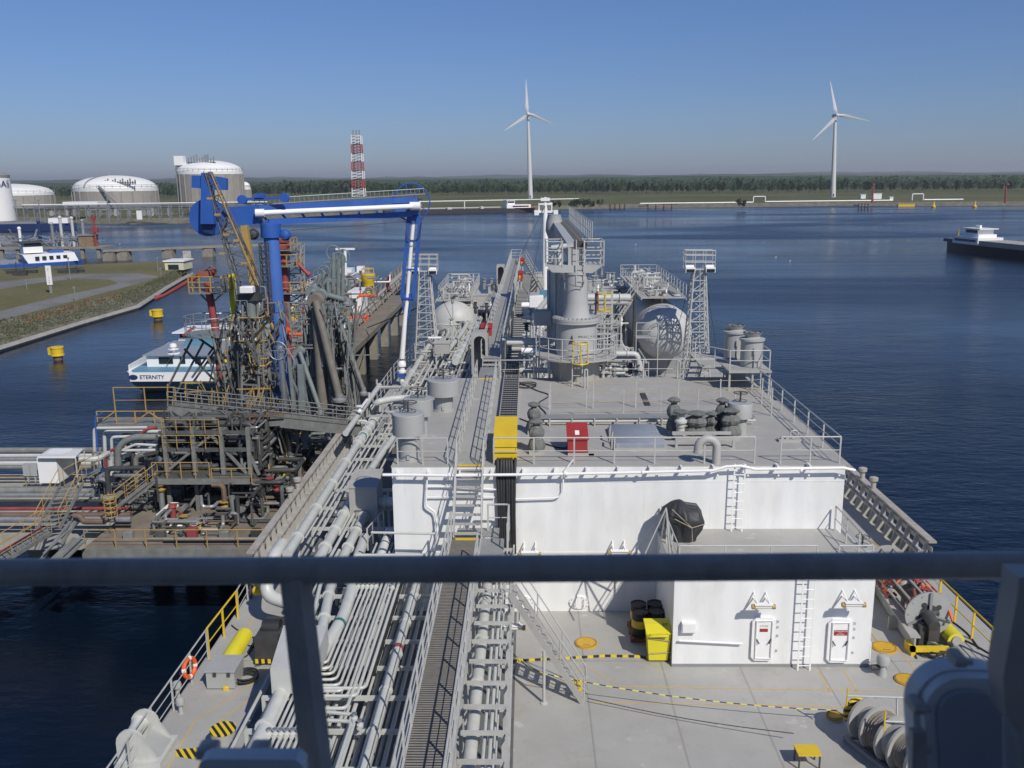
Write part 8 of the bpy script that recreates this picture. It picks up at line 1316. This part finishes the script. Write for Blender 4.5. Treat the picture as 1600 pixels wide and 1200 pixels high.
def ydolphin(px, pyw, pyt, w, label, plain=False):
    a = PZ(px, pyw, 0); z = PY(px, pyt, a.y).z; r_ = w/2; root = thing('yellow_dolphin', label, 'dolphin', a); part(root, 'pile', MB().lathe((a.x,a.y,-1), [(r_*.7,0),(r_*.7,z*.35+1)], 18), 'rustpipe'); part(root, 'sleeve', MB().lathe((a.x,a.y,z*.3), [(r_,0),(r_,z*.2),(r_*.82,z*.24),(r_*.82,z*.52),(r_,z*.56),(r_,z*.7),(r_*.6,z*.705)] if not plain else [(r_,0),(r_,z*.08),(r_*.93,z*.1),(r_*.93,z*.5),(r_,z*.52),(r_,z*.62),(.01,z*.63)], 20), 'yellow')
    if plain:
        part(root, 'fender_bracket', MB().box(a.x-r_*1.25, a.y-r_*.5, z*.38, a.x-r_*.6, a.y+r_*.3, z*.88), 'yellow'); return root
    for k in range(3): part(root, 'fender_bracket', MB().box(a.x-r_*1.5, a.y-r_*.5, z*(.35+.25*k), a.x-r_*.5, a.y+r_*.3, z*(.39+.25*k)), 'yellow')
    mb = MB(); 
    for t_ in (0,1.57,3.14,4.7): mb.seg((a.x+r_*.8*math.cos(t_),a.y+r_*.8*math.sin(t_),z),(a.x+r_*.8*math.cos(t_),a.y+r_*.8*math.sin(t_),z+.9),.06,5)
    mb.ring((a.x,a.y,z+.9), r_*.8, .06, 14, 5); part(root, 'top_rail', mb, 'yellow'); return root
ydolphin(91,562,540,1.7,'squat yellow mooring pile nearest the grassy bank', True); ydolphin(247,500,482,1.9,'short yellow mooring pile off the point of the bank', True); ydolphin(578,500,428,2.4,'tall yellow dolphin between the tanker bow and the bridge'); ydolphin(463,560,488,1.6,'yellow dolphin half hidden right of the blue column'); ydolphin(352,600,560,1.6,'yellow pile glowing behind the dark braces of the round platform')
# ---- small things on the grass point
a, b_ = PZ(258,422,2.2), PZ(279,424,2.2); root = thing('guard_hut', 'cream hut with a dark window on the grassy point', 'hut', a); z = PY(268,409,a.y).z; part(root, 'wall', MB().box(a.x,a.y,2.2,b_.x,a.y+6,z), 'cream', smooth=False); part(root, 'roof', MB().box(a.x-.3,a.y-.3,z,b_.x+.3,a.y+6.3,z+.3), 'whitebright'); part(root, 'window', MB().box(a.x+.8,a.y-.06,z-1.9,b_.x-1.2,a.y-.01,z-.7), 'glass')

a = PZ(77, 458, 2.2); t_ = PY(70,415,a.y); u_ = PY(82,445,a.y); root = thing('sign_board', 'tall white notice sign on posts standing on the grass', 'sign', a); part(root, 'board', MB().box(t_.x,a.y,u_.z,u_.x,a.y+.12,t_.z), 'whitebright', smooth=False); part(root, 'post', MB().box(t_.x+.3,a.y+.13,2.2,t_.x+.5,a.y+.25,t_.z-.5).box(u_.x-.5,a.y+.13,2.2,u_.x-.3,a.y+.25,t_.z-.5), 'greyd')
for k in range(8): part(root, 'lettering', MB().box(t_.x+.4+.1*(k%3),a.y-.03,t_.z-.8-k*.42,u_.x-.45-.15*(k%2),a.y-.005,t_.z-.62-k*.42), 'greyd' if k < 2 else 'redfade', smooth=False)
a = PZ(286, 418, 2.2); t_ = PY(289,392,a.y); root = thing('sign_board', 'pale notice board on a slanted frame at the tip of the point', 'sign', a); part(root, 'board', MB().box(t_.x-.6,a.y,t_.z-3.2,t_.x+1.4,a.y+.12,t_.z), 'concdirt', smooth=False); part(root, 'frame', MB().bar((t_.x-3,a.y,2.2),(t_.x,a.y,t_.z-.3),.15).bar((t_.x+1,a.y+.2,2.2),(t_.x+1,a.y+.2,t_.z),.15), 'steel')
for i, (px, py, h) in enumerate(((247,424,3.4),(118,470,2.6),(42,452,2),(252,434,2.2),(110,438,5))): a = PZ(px, py, 2.2); single('marker_post', MB().seg(a, a+V((0,0,h)), .09, 6).box(a.x-.2,a.y-.1,2.2+h-.4,a.x+.2,a.y+.1,2.2+h), 'steel', ('tall slim post left of the cream hut','slim post beside the road bend on the grass','short post near the left road','white bollard post at the road end by the hut','thin tall lamp post on the grass behind the sign')[i], 'post')
for (px, py, s_) in ((25,428,1.2),(38,427,1.4),(105,427,1.2),(118,426,.9),(30,431,.8)): a = PZ(px, py, 2.2); single('fittings', MB().box(a.x-2*s_,a.y,2.2,a.x+2*s_,a.y+1,2.9).seg((a.x-2.5*s_,a.y,3.1),(a.x+2.4*s_,a.y,3.0+.4*s_),.12,6).seg((a.x,a.y,2.2),(a.x+.3,a.y,4.2*s_),.14,6), 'dark', 'dark mooring fittings heaped at the quay edge beside the blue barge', 'fittings', 'dark fittings on the quay')
# ---- ETERNITY tank barge
s0, s1 = PZ(193, 618, 0), PZ(335, 616, 0); bz = thing('tank_barge', 'white and blue river tank barge with its name on the stern behind the jetty', 'barge', ((-44+-33)/2, 101, 0)); bx0, bx1, by0, by1 = s0.x, s0.x+11.4, s0.y, 214
T = lambda x, y, d=0: PY(x, y, by0+d)
def hullring(z, e, yb=0): return [V((bx0+.3-e, by0+yb+.9, z)), V((bx0+.9-e, by0+yb, z)), V((bx1-.9+e, by0+yb, z)), V((bx1-.3+e, by0+yb+.9, z)), V((bx1+e-.0, by0+6, z)), V((bx1+e, by1-16, z)), V((bx1-2.2, by1-4, z)), V((bx1-5.7, by1, z)), V((bx0+2.2, by1-4, z)), V((bx0-e, by1-16, z)), V((bx0-e, by0+6, z))]
def ringmesh(z0, e0, z1, e1, cap=False, y0=0, y1=0):
    a, b_ = hullring(z0,e0,y0), hullring(z1,e1,y1); n_ = len(a); return MB().add(a+b_, [(i,(i+1)%n_,n_+(i+1)%n_,n_+i) for i in range(n_)]+([tuple(range(2*n_-1,n_-1,-1))] if cap else []))
part(bz, 'bottom_hull', ringmesh(-1,-1.5,.7,-.5,False,3,1), 'bargegreen'); part(bz, 'blue_band', ringmesh(.7,-.5,2.1,0,False,1,0), 'ltblue'); part(bz, 'white_strake', ringmesh(2.1,0,3.4,.05,True), 'whitebright'); part(bz, 'dark_side', MB().box(bx1+.02, by0+16, .6, bx1+.12, by1-17, 4.4).box(bx0-.12, by0+16, .6, bx0-.02, by1-17, 4.4), 'black')
part(bz, 'deck', ringmesh(3.4,-.3,3.46,-.3,True,.3,.3), 'ltblue'); n0 = T(221, 589)
tm_ = text_mb('ETERNITY', .62, (bx0+2.0, by0-.03, 0), (1,0,0), (0,0,1), .02); tm_.v = [V((p.x,p.y,2.5+p.z*1.3)) for p in tm_.v]; part(bz, 'lettering', tm_, 'navy', smooth=False); c = T(211, 588); part(bz, 'oval_emblem', MB().prism([(bx0+1.3+.5*math.cos(t), by0-.02, 2.75+.38*math.sin(t)) for t in [i*math.pi/10 for i in range(20)]], (0,-.03,0)), 'navy')
part(bz, 'stern_cabin', MB().box(bx0+1.6, by0+3.2, 3.46, bx1-1.6, by0+12, 5.2), 'whitebright', smooth=False); part(bz, 'cabin_roof', MB().box(bx0+1.3, by0+2.8, 5.2, bx1-1.3, by0+12.4, 5.35), 'bluegrey', smooth=False)
for x0, x1 in ((3,4.6),(5.4,6.0),(7.1,7.8),(8.6,10.2)): part(bz, 'window', MB().box(bx0+x0, by0+3.14, 3.9, bx0+x1, by0+3.19, 4.9), 'glass')
part(bz, 'bulwark', MB().prism([(bx0+.2,by0+1.5,3.4),(bx0+.2,by0+1.5,4.2),(bx0+.05,by0+14,4.7),(bx0+.05,by0+14,3.4)], (.12,0,0)), 'whitebright'); part(bz, 'blue_hatch', MB().box(bx0+4, by0+8.5, 5.35, bx0+7.6, by0+11, 6.0), 'ltblue'); part(bz, 'radome', MB().lathe((bx0+4.6,by0+3.6,5.35), [(.7,0),(.7,.12),(.15,.15),(.15,.6),(.6,.65),(.6,.75),(.2,.78),(.42,1.1),(.35,1.5),(.01,1.65)], 18), 'whitebright')
part(bz, 'wheelhouse', MB().box(bx0+1.2, by0+14, 4.4, bx0+7.4, by0+18.5, 5.4), 'whitebright'); part(bz, 'wheelhouse_window', MB().box(bx0+1.4, by0+14.1, 5.4, bx0+7.2, by0+18.3, 6.3), 'glass'); part(bz, 'wheelhouse_roof', MB().box(bx0+.8, by0+13.2, 6.3, bx0+7.8, by0+19, 6.5), 'whitebright'); part(bz, 'aft_house', MB().box(bx0+1.0, by0+13.6, 3.46, bx1-1.0, by0+21, 4.4), 'whitebright'); part(bz, 'mast', MB().seg((bx0+4,by0+19.5,4.4),(bx0+4,by0+19.5,10),.1,6).box(bx0+3,by0+19.4,8.4,bx0+5,by0+19.6,8.6), 'whitebright'); part(bz, 'fender', MB().seg((bx0-.2,by0+4,1.2),(bx0-.2,by0+4,2.8),.25,8), 'black'); part(bz, 'fender', MB().seg((bx0-.2,by0+12,1.2),(bx0-.2,by0+12,2.8),.25,8), 'black')
part(bz, 'red_crane', MB().bar((bx0+2.6,by0+12,6.2),(bx0+3.6,by0+13.5,7.4),.3), 'redfade'); part(bz, 'stair', MB().bar((bx0+4.0,by0+2.9,4),(bx0+4.9,by0+2.9,5.4),.3,.08), 'dark')
part(bz, 'tank_deck', MB().box(bx0+1.2, by0+24, 3.46, bx1-1.2, by1-14, 4.6), 'ltbluegrey'); 
for i in range(5): part(bz, 'cargo_pipe', MB().seg((bx0+3+i*1.3, by0+25, 5.1), (bx0+3+i*1.3, by1-18, 5.1), .18, 8), ('pipe','whitebright','ltblue','pipe','whitebright')[i])
for i in range(40): y = by0+26+i*1.8; part(bz, 'deck_fitting', MB().lathe((bx0+2+R.random()*7.5, y, 4.6), [(.25,0),(.3,.3),(.15,.5),(.3,.7),(.3,.85+R.random()*.5),(.05,.95+R.random()*.4)], 8), R.choice(('whitebright','whitebright','pipe','ltblue','blue','redfade')))
for s_, lab in ((bx0+.3,'left'),(bx1-.3,'right')):
    pm = mesh('stanchion', MB().box(-.06,-.06,0,.06,.06,1.15), 'whitebright', (0,0,0)); rep(bz, 'stanchion', pm, [(s_, by0+24+i*2.6, 3.5) for i in range(29)]); part(bz, 'handrail', MB().seg((s_,by0+24,4.65),(s_,by1-17,4.65),.05,5), 'whitebright')
part(bz, 'bow_house', MB().box(bx0+3, by1-12, 3.46, bx0+6, by1-8, 5.4).box(bx0+7, by1-11, 3.46, bx0+8.5, by1-9, 6.0), 'whitebright')
bz.scale = (1, 1, .75)
single('round_sign', MB().prism([PY(542+2.6*math.cos(t), 483+2.6*math.sin(t), 112) for t in [i*math.pi/8 for i in range(16)]], (0,.08,0)), 'redfade', 'round red and white no entry sign on the second platform', 'sign')

def struts(label, n, box, ms, rr=(.03,.09), lean=.35):
    x0,x1,y0,y1,z0,z1 = box; rt = thing('steel_struts', label, 'steelwork', ((x0+x1)/2, y0, z0))
    for k in range(n):
        p = V((R.uniform(x0,x1), R.uniform(y0,y1), R.uniform(z0,z1-1))); L_ = R.uniform(1.2, 5); q = p+V((R.uniform(-lean,lean)*L_*(3 if k%5 == 0 else 1), R.uniform(-.2,.2)*L_, L_)); q.z = min(q.z, z1); q.x = min(max(q.x,x0-.5),x1+.5); r_ = R.uniform(*rr)
        part(rt, 'strut', MB().bar(p, q, r_*1.6) if k%3 else MB().seg(p, q, r_, 7), R.choice(ms))
        if k%6 == 0: part(rt, 'cross_bar', MB().bar(q+V((-1.1,0,-.2)), q+V((1.1,.2,-.2)), .07), R.choice(ms))
    return rt
struts('dark leaning struts and braces around the lattice crane foot', 52, (PY(338,600,61).x, PY(430,600,61).x, 59, 63, PY(380,640,61).z, PY(380,490,61).z), ['armd','dark','jet','armd','ochre'])
struts('thin grey struts and rods packed among the upright loading arms', 80, (PY(445,560,60).x, PY(560,560,60).x, 58, 63, PY(500,660,60).z, PY(500,470,60).z), ['arm','armd','jet','arm','steel'], (.025,.07), .2)
struts('dark braces standing in the lower right part of the loading tower', 50, (PY(392,740,52).x, PY(450,740,52).x, 52, 57, JZ, PY(420,665,52).z), ['dark','armd','dark','jet','ochre'], (.03,.08), .3)
struts('tangled dark rods filling the upper level of the loading tower', 60, (xs_[0], xs_[-1], 49.8, 53.4, zmid+.3, ztop+.4), ['dark','armd','dark','rustpipe'], (.03,.07), .8)
struts('ochre and dark posts behind the gangway', 36, (PY(300,640,60).x, PY(430,640,60).x, 58, 62, PY(380,660,60).z, PY(380,600,60).z), ['ochre','dark','armd','ochre'], (.02,.05), .2)
for i, (z_, y_) in enumerate(((zmid+1.6, Yf-.3),(zm2+.9, Yf-.2))): yrail(('lower','upper')[i]+' thin ochre guard rail across the face of the loading tower', [(xs_[0], y_, z_), (xs_[2], y_, z_)], .8, 1, .8, .018)

part(tw, 'shade_floor', MB().box(xs_[0]+.1, Yf+.6, zm2+.05, xs_[-1]-.1, Yf+4, zm2+.1), 'dark', smooth=False); part(tw, 'shade_floor', MB().box(xs_[0]+.4, Yf+.9, ztop-.1, xs_[-1]-.6, Yf+3.2, ztop-.04), 'dark', smooth=False)  # dark floors added to shade the inside of the tower
sw = thing('jetty_pipework', 'low pipes, valves and manifolds standing on the jetty slab right of the tower', 'pipework', (-15.5, 50, JZ)); pipework(sw, 60, -17.6, -13.6, 46.5, 57, JZ+.1, JZ+2.0, ms=['dark','armd','jet','steel','rustpipe','dark'], rr=(.05,.14))
sv = thing('jetty_pipework', 'scattered pipes and drums on the jetty slab under the tower', 'pipework', (-19.5, 46, JZ)); pipework(sv, 26, xs_[0]+.2, -16, 45.6, 49, JZ+.08, JZ+.7, ms=['dark','armd','jet','steel','rustpipe','whitebright'], rr=(.04,.1))
for q in range(5): x = xL+1.5+q*1.7; single('slab_box', MB().bbox(x, 45.3, JZ, x+.5, 45.7, JZ+.4+.1*(q%3), .03), ('steel','armd','redfade','jet','dark')[q], ('steel','dark','small red','grey','black')[q]+' box standing behind the jetty front railing', 'box')
M['lampblue'] = paint('housing_paint', (.84,.83,.80), .35, var=.1)
M['lampdark'] = paint('housing_panel', (.45,.47,.49), .4, var=.1)
# ================================================================ BRIDGE FRONT (foreground)
Yr = 1.9
a, b_ = PY(-90, 895, Yr), PY(1720, 882, Yr+.02); br = thing('bridge_rail', 'dark round handrail crossing the whole picture just outside the bridge window', 'railing', a); part(br, 'handrail', MB().seg(a, b_, .0305, 32), 'shade')
p0, p1 = PY(462, 905, Yr), PY(499, 1240, Yr-.12); part(br, 'post', MB().bar(p0, p1, .052, .045, up=(.35,1,0)), 'shade')
p0, p1 = PY(1618, 880, Yr), PY(1618, 1240, Yr-.1); part(br, 'post', MB().bar(p0, p1, .05, .05), 'shade')
# lamp housing at lower right
Yl = 1.75; l_ = lambda x, y, d=0: PY(x, y, Yl+d); root = thing('lamp_housing', 'rounded dark blue housing with hinge clamps at the lower right in the shade', 'housing', l_(1500,1200))
def rr(x0, y0, x1, y1, r_, d):
    pts = []
    for cx_, cy_, a0 in ((x0+r_, y0+r_, 180), (x1-r_, y0+r_, 270)):
        for k in range(7): t = math.radians(a0+15*k); pts.append(l_(cx_+r_*math.cos(t), cy_+r_*math.sin(t), d))
    return pts+[l_(x1, y1, d), l_(x0+12, y1, d)]
part(root, 'body', MB().prism(rr(1426,1046,1600,1320,66,0), (0,.05,0)), 'lampblue'); part(root, 'front_lid', MB().prism(rr(1444,1060,1600,1320,58,-.03), (0,.028,0)), 'lampblue'); part(root, 'inner_panel', MB().prism(rr(1466,1082,1566,1320,40,-.045), (0,.013,0)), 'lampdark')

for (x, y) in ((1496,1027),(1432,1100),(1432,1165)): c = l_(x, y, -.02); part(root, 'clamp', MB().bbox(c.x-.012, c.y-.02, c.z-.012, c.x+.014, c.y+.03, c.z+.008, .004).seg((c.x-.014,c.y-.02,c.z),(c.x+.02,c.y-.02,c.z),.006,8), 'shade')
part(root, 'hinge_plate', MB().prism([l_(1426,1145,-.06), l_(1448,1145,-.06), l_(1452,1300,-.06), l_(1424,1300,-.06)], (0,.02,0)), 'shade')
fr = thing('window_pillar', 'dark angled pillar at the lower right edge', 'pillar', l_(1600,1200)); part(fr, 'pillar', MB().prism([l_(1592,902,-.2), l_(1640,902,-.2), l_(1640,1300,-.2), l_(1600,1300,-.2), l_(1594,1150,-.2), l_(1572,1120,-.2), l_(1567,1060,-.2), l_(1588,940,-.2)], (0,.06,0)), 'shade')
# top of a dark housing at bottom left
b0 = thing('dark_locker', 'top of a dark blue rounded locker at the bottom edge left of the post', 'locker', PY(380,1200,1.7)); part(b0, 'body', MB().prism([PY(306,1215,1.7), PY(312,1192,1.7), PY(324,1186,1.7), PY(462,1187,1.7), PY(474,1197,1.7), PY(474,1300,1.7), PY(306,1300,1.7)], (0,.04,0)), 'lampblue')
for x in (318, 400): c = PY(x, 1180, 1.75); part(b0, 'clamp', MB().bbox(c.x-.02, c.y, c.z-.012, c.x+.022, c.y+.05, c.z+.008, .004), 'shade')
# wheelhouse front around and above the camera
wh = thing('wheelhouse', 'white bridge front and roof overhang above and behind the viewpoint', 'wheelhouse', (0, -1, 20)); part(wh, 'rear_wall', MB().box(-9, -3.2, 20, 12, -3.0, 24.6), 'white', smooth=False); part(wh, 'roof', MB().box(-9, -3.2, 24.3, 12, .75, 24.5), 'greyd', smooth=False); part(wh, 'front_sill', MB().box(-9, .05, 20, 12, .25, 22.2), 'white', smooth=False); part(wh, 'wing_deck', MB().box(-9, .25, 21.28, 12, 2.1, 21.38), 'greyd', smooth=False)
sf = thing('superstructure', 'accommodation block carrying the bridge below the viewpoint', 'superstructure', (2.6,-8,DK)); part(sf, 'block', MB().box(-8, -14, DK, 13, .0, 19.9), 'white', smooth=False)
for sx in (-6.5, 10.6): single('bridge_wing_screen', MB().box(sx, .8, 21.4, sx+.6, 1.3, 24.2), 'greyd', ('grey screen at the port end of the bridge front' if sx < 0 else 'grey screen at the starboard end of the bridge front'), 'screen')
# ================================================================ HAZE
hz_ = bpy.data.materials.new('haze_air'); hz_.use_nodes = True; t_ = hz_.node_tree; t_.nodes.remove(t_.nodes['Principled BSDF']); pv = t_.nodes.new('ShaderNodeVolumePrincipled'); pv.inputs['Density'].default_value = .00011; pv.inputs['Color'].default_value = (.88, .90, .95, 1); pv.inputs['Anisotropy'].default_value = .2
t_.links.new(pv.outputs[0], t_.nodes['Material Output'].inputs['Volume']); M['haze'] = hz_
hb = single('haze', MB().box(-13000, -300, -3, 13000, 17500, 115), 'haze', None, None, kind='stuff', smooth=False)
